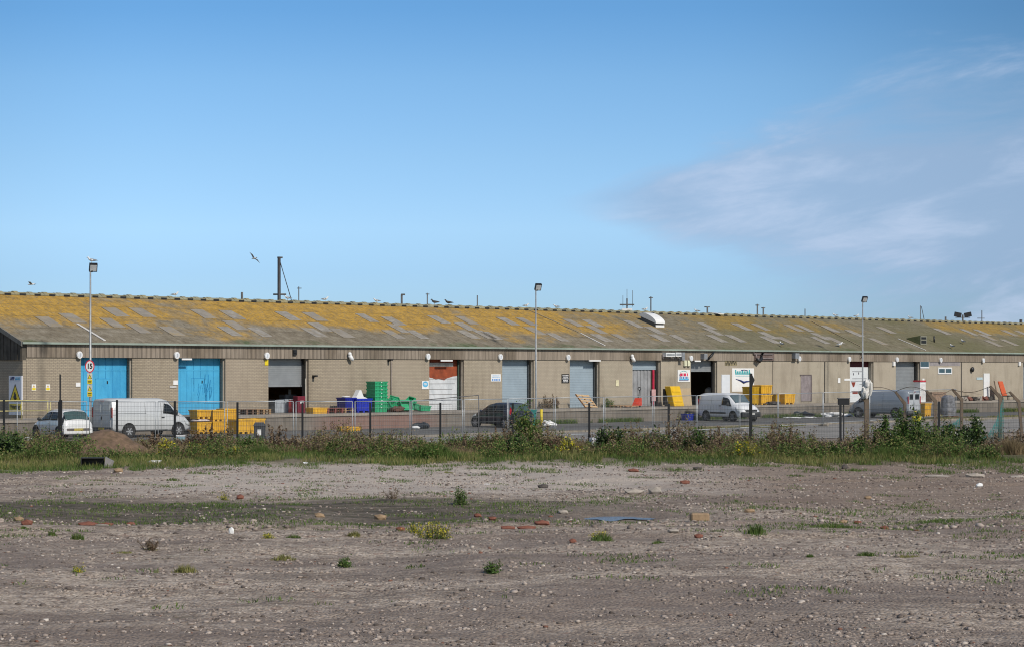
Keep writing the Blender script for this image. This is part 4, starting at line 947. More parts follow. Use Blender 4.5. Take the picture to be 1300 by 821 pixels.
big_van(1122, 146.5, math.radians(140), greyv, M('lit_rear_paint', (.45, .48, .52), .4), 'grey blue panel van with rear doors coloured pale as if lit behind the bent concrete posts')  # light falling on the rear is put into a paler door paint

def small_van(px, Y, yaw):
    t = thing('small_van', (0, 0, 0), 0, 'small white delivery van with black bumper facing right on the road', 'van')
    wp = M('white_van_paint', (.80, .82, .85), .3, 0, .03, 1, coat=.6)
    st = [(0, .45, 1.0, 1.70, .85, .70), (.05, .34, 1.0, 1.79, .90, .75), (.4, .28, 1.0, 1.84, .905, .77), (2.5, .28, 1.0, 1.83, .905, .76), (2.9, .28, .99, 1.76, .905, .73),
          (3.55, .28, .96, 1.20, .905, .70), (3.98, .28, .86, 1.07, .87, .66), (4.25, .32, .72, .90, .79, .60), (4.38, .40, .60, .70, .68, .52)]
    o, surf = body_mesh(st, wp, t); seam = M('white_seam', (.22, .24, .26), .6)
    for sd_ in (-1, 1):
        patch(surf, sd_, 2.42, 3.42, 2.46, 3.08, 3.1, 3.88, glass_dk, t, 'side_window')
        patch(surf, sd_, 1.25, 2.85, 1.25, 2.85, 1.4, 1.75, black_m, t, 'rubbing_strip', .016, 6, 1)
        for x in (1.35, 2.36, 3.45): patch(surf, sd_, x, x+.014, x, x+.014, .6, 3.9 if x < 3 else 2.9, seam, t, 'panel_seam', .004, 1, 5)
        patch(surf, sd_, .12, 2.3, .12, 2.3, 3.55, 3.58, seam, t, 'panel_seam', .004, 5, 1)
        patch(surf, sd_, 3.92, 4.28, 3.72, 4.20, 2.15, 3.2, lens_m, t, 'headlight', .016, 4, 3)
        MB().blob((3.16, sd_*1.0, 1.15), (.09, .11, .15), 0, 1, .03).build('mirror', black_m, t)
        MB().box((2.28, sd_*.91, 1.02), (.17, .03, .05)).build('door_handle', black_m, t)
        MB().box((-.01, sd_*.80, 1.2), (.03, .12, .5)).build('tail_light', red_l, t)
    patch(surf, 1, 2.95, 3.52, 2.95, 3.52, 5.02, 7, M('windscreen_glass', (.10, .14, .16), .08, spec=.8), t, 'windscreen', .014, 6, 4, True)
    MB().box((4.25, 0, .46), (.34, 1.62, .36)).build('front_bumper', M('black_bumper', (.02, .022, .025), .6), t, bevel=.06)
    MB().box((4.37, 0, .72), (.06, 1.0, .12)).build('grille', black_m, t); MB().box((4.43, 0, .52), (.02, .50, .11)).build('number_plate', plate_w, t)
    MB().box((.02, 0, .42), (.12, 1.74, .22)).build('rear_bumper', M('black_bumper', (.02, .02, .02)), t, bevel=.03)
    wheels(t, (.85, 3.55), .905, .31, .19, M('dark_hubcap', (.2, .2, .21), .5))
    put(t, 4.38, px, Y, yaw)
small_van(926, 136.5, math.radians(-55))

def hatch(px, Y, yaw, paint, label, rimm, tall=1.0, rearp=None):
    t = thing('hatchback_car', (0, 0, 0), 0, label, 'car')
    st = [(0, .36, .60, .70, .70, .58), (.05, .30, .74, .90, .79, .64), (.22, .25, .82, 1.14, .81, .62), (.42, .23, .88, 1.40, .815, .60), (.75, .22, .90, 1.455, .815, .60), (1.55, .22, .90, 1.47, .815, .60),
          (2.0, .22, .88, 1.38, .815, .58), (2.72, .22, .84, .98, .81, .60), (3.12, .24, .72, .84, .77, .58), (3.36, .30, .56, .66, .66, .50), (3.45, .38, .50, .56, .56, .42)]
    st = [(x, a, b_, c_, d, e) for x, a, b_, c_, d, e in st]
    o, surf = body_mesh(st, paint, t); sm_ = M('car_seam_dark', (.05, .055, .06), .6)
    for sd_ in (-1, 1):
        patch(surf, sd_, 1.42, 2.62, 1.40, 2.08, 3.1, 3.95, glass_dk, t, 'side_window')
        patch(surf, sd_, .62, 1.36, .72, 1.34, 3.1, 3.95, glass_dk, t, 'side_window')
        for x in (1.36, 2.5): patch(surf, sd_, x, x+.014, x, x+.014, .6, 2.95, sm_, t, 'panel_seam', .004, 1, 4)
        patch(surf, sd_, .06, .20, .20, .34, 3.0, 4.4, red_l if 'white' not in label else glass_dk, t, 'tail_light', .016, 4, 4)
        patch(surf, sd_, 2.95, 3.30, 2.85, 3.22, 1.9, 2.9, lens_m, t, 'headlight', .016, 4, 2)
        MB().blob((2.3, sd_*.92, .98), (.08, .10, .09), 0, 1, .03).build('mirror', black_m if 'white' in label else paint, t)
        MB().box((1.48, sd_*.825, .80), (.16, .02, .04)).build('door_handle', paint, t)
    patch(surf, 1, 2.06, 2.68, 2.06, 2.68, 5.02, 7, glass_dk, t, 'windscreen', .014, 6, 4, True)
    patch(surf, 1, .10, .39, .10, .39, 4.25, 7, M('rear_glass', (.05, .09, .09), .08, spec=.8), t, 'rear_window', .016, 6, 4, True)
    MB().box((.06, 0, .42), (.20, 1.56, .30)).build('rear_bumper', paint, t, bevel=.06)
    MB().box((-.045, 0, .50), (.02, 1.25, .12)).build('bumper_trim', M('bumper_trim_grey', (.12, .10, .09), .6), t)
    MB().box((-.060, 0, .50), (.01, .48, .10)).build('number_plate', plate_y, t)
    MB().box((3.36, 0, .40), (.18, 1.2, .24)).build('front_bumper', paint, t, bevel=.05)
    MB().tube([(.10, -.1, .93), (.16, .3, 1.05)], .012, 5).build('wiper', black_m, t)
    wheels(t, (.50, 2.86), .815, .285, .19, rimm)
    t.scale = (tall, tall, 1.0)
    put(t, 3.45*tall, px, Y, yaw); return t
hatch(78, 101.2, math.radians(130), M('white_car_paint', (.74, .75, .76), .3, 0, .03, 1, coat=.6), 'small white hatchback seen from behind in front of the guard rail', M('dark_steel_wheel', (.05, .05, .055), .5))
hatch(636.5, 121.6, math.radians(131), M('dark_blue_car_paint', (.012, .016, .035), .25, .0, .1, 1, coat=.4), 'dark blue black hatchback with five spoke wheels parked before the pale shutter', rim_m, 1.13)

# ------------------------------------------------------------------ crates, tubs, pallets
def tub_mesh(w_, d, h_, taper=.92, wallt=.035, feet=True, ribs=5):
    q = MB(); z0 = .10 if feet else 0.
    x0, y0, x1, y1 = w_*taper/2, d*taper/2, w_/2, d/2
    for s_, (bx, by, tx, ty) in enumerate(((x0, y0, x1, y1), (x0-wallt, y0-wallt, x1-wallt, y1-wallt))):
        pass
    o_ = [(-x0, -y0, z0), (x0, -y0, z0), (x0, y0, z0), (-x0, y0, z0), (-x1, -y1, h_), (x1, -y1, h_), (x1, y1, h_), (-x1, y1, h_)]
    i_ = [(math.copysign(abs(x)-wallt, x), math.copysign(abs(y)-wallt, y), z+(.03 if k < 4 else 0)) for k, (x, y, z) in enumerate(o_)]
    q.add(o_+i_, [(3, 2, 1, 0)]+[(k, (k+1) % 4, (k+1) % 4+4, k+4) for k in range(4)]+[(8, 9, 10, 11)]+[(12+k, 12+(k+1) % 4, 8+(k+1) % 4, 8+k) for k in range(4)]+[(4+k, 4+(k+1) % 4, 12+(k+1) % 4, 12+k) for k in range(4)])
    e = .022
    for sx, sy, lx, ly in ((0, -1, w_+2*e, e), (0, 1, w_+2*e, e), (-1, 0, e, d), (1, 0, e, d)):
        q.box((sx*(x1+e/2), sy*(y1+e/2), h_-.035), (lx, ly, .065))
    for k in range(ribs):
        for sy in (-1, 1):
            x = -x0+2*x0*(k+.5)/ribs; yb, yt = sy*(y0+.001), sy*(y1+.001)
            q.add([(x-.02, yb, z0+.03), (x+.02, yb, z0+.03), (x+.02, yt, h_-.08), (x-.02, yt, h_-.08), (x-.02, yb+sy*.02, z0+.03), (x+.02, yb+sy*.02, z0+.03), (x+.02, yt+sy*.02, h_-.08), (x-.02, yt+sy*.02, h_-.08)],
                  [(0, 1, 2, 3), (4, 5, 6, 7), (0, 3, 7, 4), (1, 5, 6, 2)])
    return q
def tub(name, p, rz, size, mat_, label, group=None, cat='crate', feet=True, tilt=None, ribs=5):
    t = thing(name, p, rz, label, cat, group); w_, d, h_ = size
    tub_mesh(w_, d, h_, feet=feet, ribs=ribs).build('shell', mat_, t)
    if feet:
        for sx in (-1, 0, 1):
            MB().bb(sx*w_*.36-.07, sx*w_*.36+.07, -d*.44, d*.44, 0, .10).build('runner', mat_, t)
    if tilt: t.rotation_euler = tilt
    return t
YG = 'yellow fish bins stacked beside the silver van'
def yard(px, Y): return gnd(px, Y, 0.)
S1 = (.92, .75, .62)
tub('fish_bin', yard(254, 109.3), R45, S1, yellow_pl, 'yellow bin at the bottom of the leftmost stack, next to the van nose', YG)
tub('fish_bin', yard(254, 109.3)+Vector((0, 0, .80)), R45, (.92, .75, .48), yellow_pl, 'yellow bin on top of the leftmost stack above the crumpled white sheet', YG)
tub('fish_bin', yard(272.5, 110.4), R45, (.80, .75, .64), yellow_pl, 'lower yellow bin with darker side in the middle stack', YG)
tub('fish_bin', yard(272.5, 110.4)+Vector((0, 0, .64)), R45, (.80, .75, .62), yellow_pl, 'upper yellow bin with dark slots in the middle stack', YG)
tub('fish_bin', yard(288.5, 111.3), R45, (.85, .75, .64), yellow_pl, 'lower yellow bin at the right end of the tall stacks', YG)
tub('fish_bin', yard(288.5, 111.3)+Vector((0, 0, .64)), R45, (.85, .75, .66), yellow_pl, 'tallest topmost yellow bin of the yard stacks', YG)
tub('fish_bin', yard(304, 109.4), R45, (.95, .8, .78), yellow_pl, 'single yellow bin behind the thin black fence post near the wheelie bin', YG)
tub('fish_bin', yard(322, 110.6), R45, (.95, .8, .78), yellow_pl, 'single yellow bin with weeds against it, rightmost in the yard row', YG)
q = MB().blob((0, 0, .095), (.52, .42, .09), 0, 2, .12, 3); tag(q.build('plastic_sheet', M('crumpled_white_sheet', (.62, .55, .56), .5), None, yard(254, 109.3)+Vector((0, 0, .61)), R45), 'crumpled white plastic sheet sandwiched between two yellow bins', 'sheet')
# pallets
def pallet(p, rz, mat_, label, group=None, tilt=None, L_=1.2, D=1.0, cat='pallet'):
    t = thing('pallet', p, rz, label, cat, group)
    q = MB()
    for i in range(6): q.bb(-L_/2+.0, L_/2, -D/2+i*D/5.2, -D/2+i*D/5.2+.11, .122, .144)
    q.build('top_boards', mat_, t); q = MB()
    for x in (-L_/2+.07, 0, L_/2-.07):
        for y in (-D/2+.07, 0, D/2-.1): q.bb(x-.06, x+.06, y-.05, y+.07, .024, .098)
    for x in (-L_/2+.07, 0, L_/2-.07): q.bb(x-.06, x+.06, -D/2, D/2, .0, .022); q.bb(x-.06, x+.06, -D/2, D/2, .099, .121)
    q.build('bearers', mat_, t)
    if tilt: t.rotation_euler = tilt
    return t
PG = 'wooden pallets lying on the platform'
pd_ = M('weathered_pallet_wood', (.16, .10, .07), .85, 0, .35, 6)
for i, (px, k, la) in enumerate(((314.5, 0, 'dark weathered pallet lowest on the platform behind the yellow bins'), (314.5, 1, 'second dark pallet stacked behind the yellow bins'), (328.5, 0, 'pinkish brown pallet lowest right of the dark pair'), (328.5, 1, 'pinkish brown pallet on top, right of the dark pair'))):
    pallet(on_dock(px, -1.1)+Vector((0, 0, k*.146)), R45, pd_ if i < 2 else wood_m, la, PG, None, 1.0)
pk = M('painted_red_brown_pallet', (.22, .07, .06), .8, 0, .3, 5)
pallet(on_dock(419, -1.6), R45, pk, 'red brown pallet lowest in the pile left of the blue tubs', PG)
pallet(on_dock(419.3, -1.6)+Vector((0, 0, .146)), R45, pk, 'red brown pallet in the middle of the pile left of the blue tubs', PG)
pallet(on_dock(432, -1.3), R45, wood_m, 'pale wooden pallet lowest directly beside the blue tubs', PG)
pallet(on_dock(432, -1.3)+Vector((0, 0, .146)), R45, wood_m, 'pale wooden pallet upper one directly beside the blue tubs', PG)
tub('fish_box', on_dock(402, -1.7), R45, (1.1, .7, .34), yellow_pl, 'low yellow box on the platform right of the half open shutter', None, 'crate', False)
# blue tubs
tub('blue_tub', on_dock(440, -1.05), R45, (.85, .8, .88), M('shaded_blue_plastic', (.01, .018, .26), .4), 'darker blue tub on the left, partly behind the brighter one', 'blue tubs on the platform', 'tub')  # shade of the dark left side is put into this darker blue
tub('blue_tub', on_dock(456.5, -1.25), R45, (1.2, .9, .82), blue_pl, 'bright blue ribbed tub with white plastic on top', 'blue tubs on the platform', 'tub')
p = on_dock(455.5, -1.25)+Vector((0, 0, .805))
tag(MB().prism([(-.48, 0), (-.3, .16), (-.08, .52), (.04, .50), (.22, .12), (.5, .03), (.5, 0)], -.18, .18).build('plastic_sheet', white_pl, None, p, R45), 'white plastic sheet poking up in a peak on the bright blue tub', 'sheet')
tag(MB().blob((0, 0, .05), (.35, .25, .05), 0, 1, .1, 2).build('plastic_sheet', white_pl, None, on_dock(439, -1.05)+Vector((0, 0, .87)), R45), 'flat white plastic film lying on the darker blue tub', 'sheet')
# green nested stack
dkgreen = green_pl
for k in range(8):
    la = 'green crate of the tall nested stack, %s' % ['at the very bottom', 'second from the bottom', 'third from the bottom', 'fourth from the bottom', 'fourth from the top', 'third from the top', 'second from the top', 'topmost'][k]
    t = tub('fish_crate', on_dock(478.5, -1.35)+Vector((0, 0, k*.212)), R45, (.98, .80, .33), green_pl, la, 'green crates in the tall stack', 'crate', False, ribs=4)
    MB().box((-.03+.02*(k % 3), -.435, .27), (.07, .012, .045)).build('label_tag', white_pl, t)
GG = 'green crates tumbled on the platform'
for i, (px, y, dz, tl, la) in enumerate(((495, -1.5, .28, (.9, .2, R45+.3), 'green crate tipped on its edge beside the tall stack'), (503, -1.25, .30, (-.85, .3, R45), 'green crate propped up in an inverted vee right of the tall stack'),
                                          (500, -.7, .36, (.3, .8, R45+.5), 'green crate standing behind the propped pair'), (512.5, -1.6, .30, (1.2, 0, R45), 'dark sided green crate standing on end in the tumbled heap'),
                                          (520, -1.1, .32, (.2, -.7, R45-.2), 'green crate tilted, third from the right end of the heap'), (527, -1.6, .12, (.15, .25, R45+.2), 'green crate lying low, second from the right end of the heap'),
                                          (536, -1.7, .03, (0, .05, R45+.1), 'green crate lying flat at the right end near the red and white shutter'))):
    tub('fish_crate', on_dock(px, y)+Vector((0, 0, dz)), 0, (.92, .60, .33), green_pl, la, GG, 'crate', False, tl, 4)
p = on_dock(504, -1.9); tag(MB().blob((0, 0, .16), (.55, .3, .17), 0, 2, .25, 5, True).build('brown_sacks', brown_m, None, p, R45), 'dark brown heap of sacking under the tumbled green crates', 'sacks')
tub('fish_box', gnd(438.5, 113.6), R45-.1, (.95, .5, .26), yellow_pl, 'orange yellow box on the road below the blue tubs, left one', 'orange boxes on the road', 'crate', False)
tub('fish_box', gnd(450.5, 114.2), R45+.3, (.6, .4, .24), yellow_pl, 'smaller yellow box on the road below the blue tubs, right one', 'orange boxes on the road', 'crate', False)
# right hand stack
YR = 'yellow fish bins on the platform behind the white van'
tub('fish_bin', on_dock(966.5, -1.2), R45, (1.25, 1.0, .70), yellow_pl, 'bottom yellow bin of the high stack behind the tall black post', YR)
tub('fish_bin', on_dock(966.5, -1.2)+Vector((0, 0, .70)), R45, (1.25, 1.0, .70), yellow_pl, 'top yellow bin of the high stack behind the tall black post', YR)
tub('fish_bin', on_dock(953.0, -1.4)+Vector((0, 0, 0)), R45, (.9, .8, 1.3), M('shaded_yellow_plastic', (.45, .27, .01), .5), 'tall darker yellow bin on the left behind the tall black post', YR)
tub('fish_bin', on_dock(983.5, -.9), R45, (.95, .95, .72), M('shaded_yellow_plastic', (.45, .27, .01)), 'shaded yellow bin in the gap of the low pair', YR)  # darker copy of the yellow, with the shade put into its colour
tub('fish_bin', on_dock(996, -1.3), R45, (1.25, 1.0, .76), yellow_pl, 'rightmost low yellow bin on the platform', YR)
p = on_dock(981.5, -2.1); tag(MB().blob((0, 0, .12), (.7, .3, .13), 0, 2, .3, 8, True).build('rope_heap', M('dark_rope', (.06, .05, .045), .9), None, p, R45), 'dark heap of rope at the foot of the yellow bins', 'rope')
# leaning yellow bin and beige board
Ry = Matrix.Rotation(math.radians(0), 3, 'X')
t = thing('fish_bin', on_dock(855.5, -1.35), R45, 'yellow bin standing on its side, underside towards the road', 'crate')
q = MB().add([(-.42, -.42, .0), (.64, -.42, .0), (.16, -.42, 1.38), (-.88, -.42, 1.38), (-.42, .1, .0), (.64, .1, .0), (.16, .1, 1.38), (-.88, .1, 1.38)],
             [(0, 1, 2, 3), (7, 6, 5, 4), (0, 4, 5, 1), (1, 5, 6, 2), (2, 6, 7, 3), (3, 7, 4, 0)])
q.build('shell', M('bright_yellow_plastic', (.80, .50, .02), .45, 0, .1, 3), t, bevel=.05)
for k in (.25, .75): MB().box((-.12-.48*(k-.5), -.43, 1.38*k), (.80, .03, .09)).build('runner', M('bright_yellow_plastic', (.8, .5, .02)), t)
MB().bb(-.72, .42, .11, .22, 0, .1).bb(-.80, -.6, .11, .3, .1, 1.2).build('rim', black_m, t)
t = thing('timber_board', on_dock(870, -1.2), R45, 'beige plywood board leaning beside the yellow bin and white van', 'board')
MB().box((0, 0, .62), (1.25, .04, 1.22), 0, 0, Matrix.Rotation(-.12, 3, 'X')).build('sheet', M('beige_plywood', (.42, .33, .22), .7, 0, .12, 2), t)
MB().box((-.62, .04, .62), (.07, .12, 1.2), 0, 0, Matrix.Rotation(-.12, 3, 'X')).build('edge', black_m, t)
# pallet truck
t = thing('pallet_truck', on_dock(810, -1.9), R45+.3, 'red hand pallet truck with dark looped handle before the strip curtain', 'pallet truck')
MB().add([(-.50, -.22, .12), (.16, -.22, .12), (.12, -.22, .62), (-.02, -.22, .62), (-.50, .22, .12), (.16, .22, .12), (.12, .22, .62), (-.02, .22, .62)],
         [(0, 1, 2, 3), (7, 6, 5, 4), (0, 4, 5, 1), (1, 5, 6, 2), (2, 6, 7, 3), (3, 7, 4, 0)]).build('chassis', M('truck_red', (.62, .06, .03), .5), t)
for s_ in (-1, 1): MB().bb(-1.6, -.5, s_*.2-.08, s_*.2+.08, .07, .13).build('fork', M('fork_orange', (.40, .22, .12), .6), t); MB().disc((.05, s_*.1, .09), .09, 'y', 14, 0, .06).build('wheel', dark_rub, t)
MB().tube([(.08, 0, .4), (.22, 0, 1.15)], .03, 8).build('shaft', black_m, t)
MB().tube([(.22, .10*math.sin(a), 1.24+.10*math.cos(a)) for a in np.linspace(0, 2*math.pi, 13)], .028, 6).build('handle', black_m, t)
pallet(on_dock(788, -1.6), R45, wood_m, 'broken pallet lying flat left of the pallet truck')
# leaning orange pallet
orw = M('orange_wood', (.42, .20, .08), .8, 0, .3, 5)
t = thing('pallet', on_dock(749, -1.2)+Vector((0, 0, .02)), R45, 'orange brown pallet leaning over against the middle shutter', 'pallet')
ex, ev, en = Vector((1, 0, -.06)), Vector((-.50, .42, .86)), Vector((0, -.9, .42))
def pl_board(mb, u0, u1, v0, v1, off, th_):
    vs = [ex*u+ev*v+en*o for o in (off, off+th_) for u, v in ((u0, v0), (u1, v0), (u1, v1), (u0, v1))]
    mb.add(vs, [(0, 1, 2, 3), (7, 6, 5, 4)]+[(i, i+4, (i+1) % 4+4, (i+1) % 4) for i in range(4)])
q = MB()
for i in range(5): pl_board(q, -.45, .75, .02+i*.205, .15+i*.205, .03, .02)
q.build('top_boards', M('pale_wood', (.48, .34, .20), .8, 0, .25, 6), t)
q = MB()
for x in (-.45, .10, .65): pl_board(q, x, x+.10, .0, 1.0, -.06, .085)
q.build('bearers', orw, t)
# bins and clutter inside the open bay
tub('grey_bin', bw(a_of(352, 1.1), 1.1, ZD), R45, (.95, .8, .75), M('pale_grey_plastic', (.36, .40, .45), .5), 'pale grey bin inside the half open bay, left one', 'grey bins in the open bay', 'bin', False)
tub('grey_bin', bw(a_of(364, 1.0), 1.0, ZD), R45, (.85, .8, .78), M('pale_grey_plastic', (.36, .4, .45)), 'pale grey bin inside the half open bay, right one', 'grey bins in the open bay', 'bin', False)
t = thing('chemical_drum', bw(a_of(371.5, .2), .2, ZD), R45, 'dark red drum with white label inside the half open bay', 'drum')
MB().tube([(0, 0, 0), (0, 0, .75)], .24, 16).build('shell', red_m, t); MB().tube([(0, 0, .75), (0, 0, .79)], .25, 16).build('lid', white_pl, t)
t = thing('red_cabinet', bw(a_of(379.8, -.35), -.35, ZD), R45, 'dark maroon cabinet with small white label at the open bay', 'cabinet')
MB().bb(-.28, .28, -.22, .22, 0, .98).build('carcass', M('maroon_paint', (.16, .012, .03), .5), t, bevel=.02); MB().bb(-.1, .14, -.235, -.223, .55, .72).build('label_tag', white_pl, t)
t = thing('weighing_scale', bw(a_of(366, 1.9), 1.9, ZD), R45, 'grey weighing machine standing dimly inside the open bay', 'scale')
MB().bb(-.45, .4, -.3, .3, 0, 1.05).build('frame', M('machine_grey', (.20, .20, .22), .5), t); MB().box((.1, 0, 1.2), (.16, .1, .3)).build('display', M('machine_pale', (.5, .52, .54), .5), t)
t = thing('scaffold_pole', bw(a_of(387.5, -.25), -.25, ZD), R45, 'thin pale pole leaning against the jamb of the open bay', 'pole')
MB().tube([(-.12, -.2, 0), (.2, .22, 2.0)], .025, 6).build('shaft', M('pale_pole', (.45, .42, .37)), t)
# open bay at right: person sized machinery glimpsed inside
t = thing('storage_tank', bw(a_of(901, 1.6), 1.6, ZD), R45, 'pale container dimly seen inside the right open bay above the white van', 'tank')
MB().blob((0, 0, .95), (.4, .35, .32), 0, 2, .05, 2).build('shell', M('pale_tank', (.5, .52, .55)), t); MB().bb(-.45, .45, -.35, .35, 0, .66).build('stand', M('machine_grey', (.2, .2, .2)), t)
# bollards, teal bin, litter
for i, px in enumerate((678.4, 687.2)):
    Yb = 123.5+i*.8; t = thing('bollard', gnd(px, Yb), 0, ('yellow bollard, the left one of two beside the teal bin', 'yellow bollard, the right one of two next to the white bag')[i], 'bollard', 'yellow bollards')
    MB().tube([(0, 0, 0), (0, 0, 1.0)], .085, 12).build('tube', yel_sign, t); MB().blob((0, 0, 1.0), (.085, .085, .03), 0, 1, 0).build('cap', yel_sign, t)
t = thing('wheelie_bin', gnd(672.5, 122.3), .4, 'teal green wheelie bin between the dark car and the yellow bollards', 'bin')
tl = M('teal_bin_plastic', (.012, .20, .19), .5)
MB().frustum((0, 0, .08), .48, .52, .60, .70, .90).build('shell', tl, t, bevel=.02); MB().box((0, 0, 1.01), (.64, .76, .06)).build('lid', tl, t)
for s_ in (-1, 1): MB().disc((s_*.27, .30, .1), .1, 'x', 14, 0, .05).build('wheel', dark_rub, t)
tag(MB().blob((0, 0, .17), (.42, .25, .17), 0, 2, .34, 4, True).build('litter_bag', white_pl, None, gnd(696, 122.5)), 'white plastic bag lying on the road right of the yellow bollards', 'bag')
tag(MB().blob((0, 0, .16), (.5, .3, .18), 0, 2, .34, 6, True).build('litter_bag', M('black_polythene', (.02, .025, .035), .35), None, gnd(535, 119)), 'black refuse bag lying at the platform foot below the red and white shutter', 'bag')
tag(MB().blob((0, 0, .09), (.25, .18, .1), 0, 2, .2, 7).build('litter_bag', white_pl, None, gnd(527.5, 117.8)), 'white scrap of plastic beside the black refuse bag', 'litter')
t = tub('blue_crate', gnd(873, 138.), R45, (.75, .5, .45), M('royal_blue_plastic', (.01, .03, .33), .4), 'small dark blue crate on the road behind the white van', None, 'crate', False)
for i, (px, Y, r, mt, la) in enumerate(((1019, 147.5, (.75, .35, .20), 'black_polythene', 'black heap of sacks on the road under the small grey door'), (1007, 144.5, (.62, .25, .04), 'w', 'flat white sheet on the road left of the black heap'), (1027, 145.5, (.5, .25, .04), 'w', 'flat white scrap on the road right of the black heap'),
                                         (1058, 148.5, (.7, .3, .17), 'w', 'large white sheet bundle on the road near the black box'), (1075, 149, (.4, .25, .12), 'w', 'small white bundle on the road by the grey van'),
                                         (28.5+4, 98.0, (.3, .2, .10), 'w', 'white scrap on the ground by the white hatchback front wheel'))):
    mt_ = M('black_polythene', (.02, .02, .03)) if mt != 'w' else white_pl
    tag(MB().blob((0, 0, r[2]*.9), r, 0, 2, .42, 20+i, True).build('litter_sheet' if mt == 'w' else 'refuse_heap', mt_, None, gnd(px, Y)), la, 'litter')
# wheelie bin seen through the weeds
t = thing('wheelie_bin', gnd(329.5, 91.5), .15, 'dark grey wheelie bin with white label half hidden in the weeds', 'bin')
dg = M('dark_grey_bin', (.045, .05, .06), .5)
MB().frustum((0, 0, .06), .40, .45, .52, .58, .84).build('shell', dg, t, bevel=.02); MB().add([(-.28, -.32, .9), (.28, -.32, .9), (.28, .32, .9), (-.28, .32, .9), (-.2, -.2, 1.04), (.2, -.2, 1.04), (.2, .25, 1.06), (-.2, .25, 1.06)], [(3, 2, 1, 0), (4, 5, 6, 7), (0, 1, 5, 4), (1, 2, 6, 5), (2, 3, 7, 6), (3, 0, 4, 7)]).build('lid', dg, t)
MB().box((-.02, -.288, .62), (.16, .01, .26)).build('label_tag', white_pl, t)
for s_ in (-1, 1): MB().disc((s_*.24, .22, .1), .1, 'x', 14, 0, .05).build('wheel', dark_rub, t)
# pale cool box seen against the van
t = thing('cool_box', gnd(228.5, 92.0), 0, 'pale blue plastic box in the weeds before the silver van nose', 'box')
MB().bb(-.2, .2, -.15, .15, 0, .42).build('shell', M('pale_blue_box', (.25, .40, .48), .4), t, bevel=.02); MB().bb(-.22, .22, -.17, .17, .422, .47).build('lid', white_pl, t)
# white cabinet with red top, small yellow crate, rubbish and chair at right
t = thing('kiosk_cabinet', on_dock(1167.5, -2.0), R45, 'white cabinet with red top standing beside the grey shutter', 'cabinet')
MB().bb(-.38, .38, -.3, .3, 0, 1.55).build('carcass', white_p, t); MB().bb(-.41, .41, -.33, .33, 1.552, 1.68).build('top', M('red_cap', (.5, .04, .06), .5), t); MB().bb(-.3, .3, -.312, -.301, .2, 1.4).build('door', M('off_white', (.62, .60, .60)), t)
tub('fish_bin', gnd(1172.5, 150.5), R45, (.85, .8, .95), yellow_pl, 'yellow bin standing right of the pale van rear doors', None)
tub('fish_box', gnd(1163.5, 134.5), .2, (.5, .4, .36), M('lemon_plastic', (.70, .62, .03), .5), 'small lemon yellow box on the ground behind the pale van', None, 'crate', False)
t = thing('wrapped_pallet', gnd(1203.5, 146), R45, 'shrink wrapped barrel shaped load on the ground under the double window', 'load')
MB().tube([(0, 0, .12), (0, 0, .5), (0, 0, 1.1), (0, 0, 1.45), (0, 0, 1.6)], [.52, .56, .50, .46, .25], 9, smooth=False).build('wrapped_load', M('shrink_wrap_grey', (.20, .20, .215), .35, 0, .6, 4), t)
MB().bb(-.6, .6, -.5, .5, 0, .12).build('base', brown_m, t)
t = thing('brick_stack', on_dock(1188, -2.2), R45, 'low pale brown timber stack on the platform right of the red topped cabinet', 'timber')
MB().bb(-1.0, 1.0, -.3, .3, 0, .75).build('boards', M('brown_brick_stack', (.25, .17, .12), .9, 0, .5, 5), t)
r_ = random.Random(5)
for i, px in enumerate((1224, 1230, 1236, 1243, 1250, 1256)):
    cl = (M('rubble_pale', (.30, .27, .24), .8), M('rubble_red', (.20, .08, .06), .8), M('rubble_dark', (.05, .045, .04), .8))[i % 3]
    tag(MB().blob((0, 0, .13), (.36, .25, .17), 0, 2, .45, 30+i, True).build('rubbish_heap', cl, None, on_dock(px, -1.8), R45),
        ['pale rubbish heap at the left end of the platform clutter', 'red brown rubbish heap, second in the platform clutter', 'dark rubbish heap in the middle left of the platform clutter', 'pale rubbish heap in the middle right of the platform clutter', 'red brown heap in front of the narrow white door', 'dark rubbish heap right of the narrow white door'][i], 'rubbish', 'rubbish on the platform by the narrow white door')
t = thing('timber_planks', on_dock(1234, -1.0), R45, 'loose pale planks sloping over the rubbish left of the narrow white door', 'timber')
for i in range(4): MB().box((0, i*.12, .62+.06*i), (3.0-.3*i, .1, .04), 0, 0, Matrix.Rotation(.10-.05*i, 3, 'Y')).build('plank', M('pale_plank', (.36, .31, .25), .8), t)
t = thing('lounge_chair', on_dock(1275.5, -1.2), R45+.1, 'orange backed reclining chair on the platform at far right', 'chair')
of = M('orange_fabric', (.55, .10, .035), .8, 0, .12, 3); 
MB().add([(-.36, 0, .35), (.50, 0, .35), (.26, .3, 1.55), (-.55, .3, 1.55), (-.36, .1, .35), (.50, .1, .35), (.26, .4, 1.55), (-.55, .4, 1.55)], [(0, 1, 2, 3), (7, 6, 5, 4), (0, 4, 5, 1), (1, 5, 6, 2), (2, 6, 7, 3), (3, 7, 4, 0)]).build('backrest', of, t, bevel=.03)
MB().add([(-.85, .2, .3), (-.62, .2, .3), (-.68, .45, 1.6), (-.95, .45, 1.6), (-.85, .3, .3), (-.62, .3, .3), (-.68, .55, 1.6), (-.95, .55, 1.6)], [(0, 1, 2, 3), (7, 6, 5, 4), (0, 4, 5, 1), (1, 5, 6, 2), (2, 6, 7, 3), (3, 7, 4, 0)]).build('back_panel', M('beige_back', (.35, .27, .2), .8), t)
MB().box((0, -.35, .33), (1.1, .6, .08)).build('seat', black_m, t)
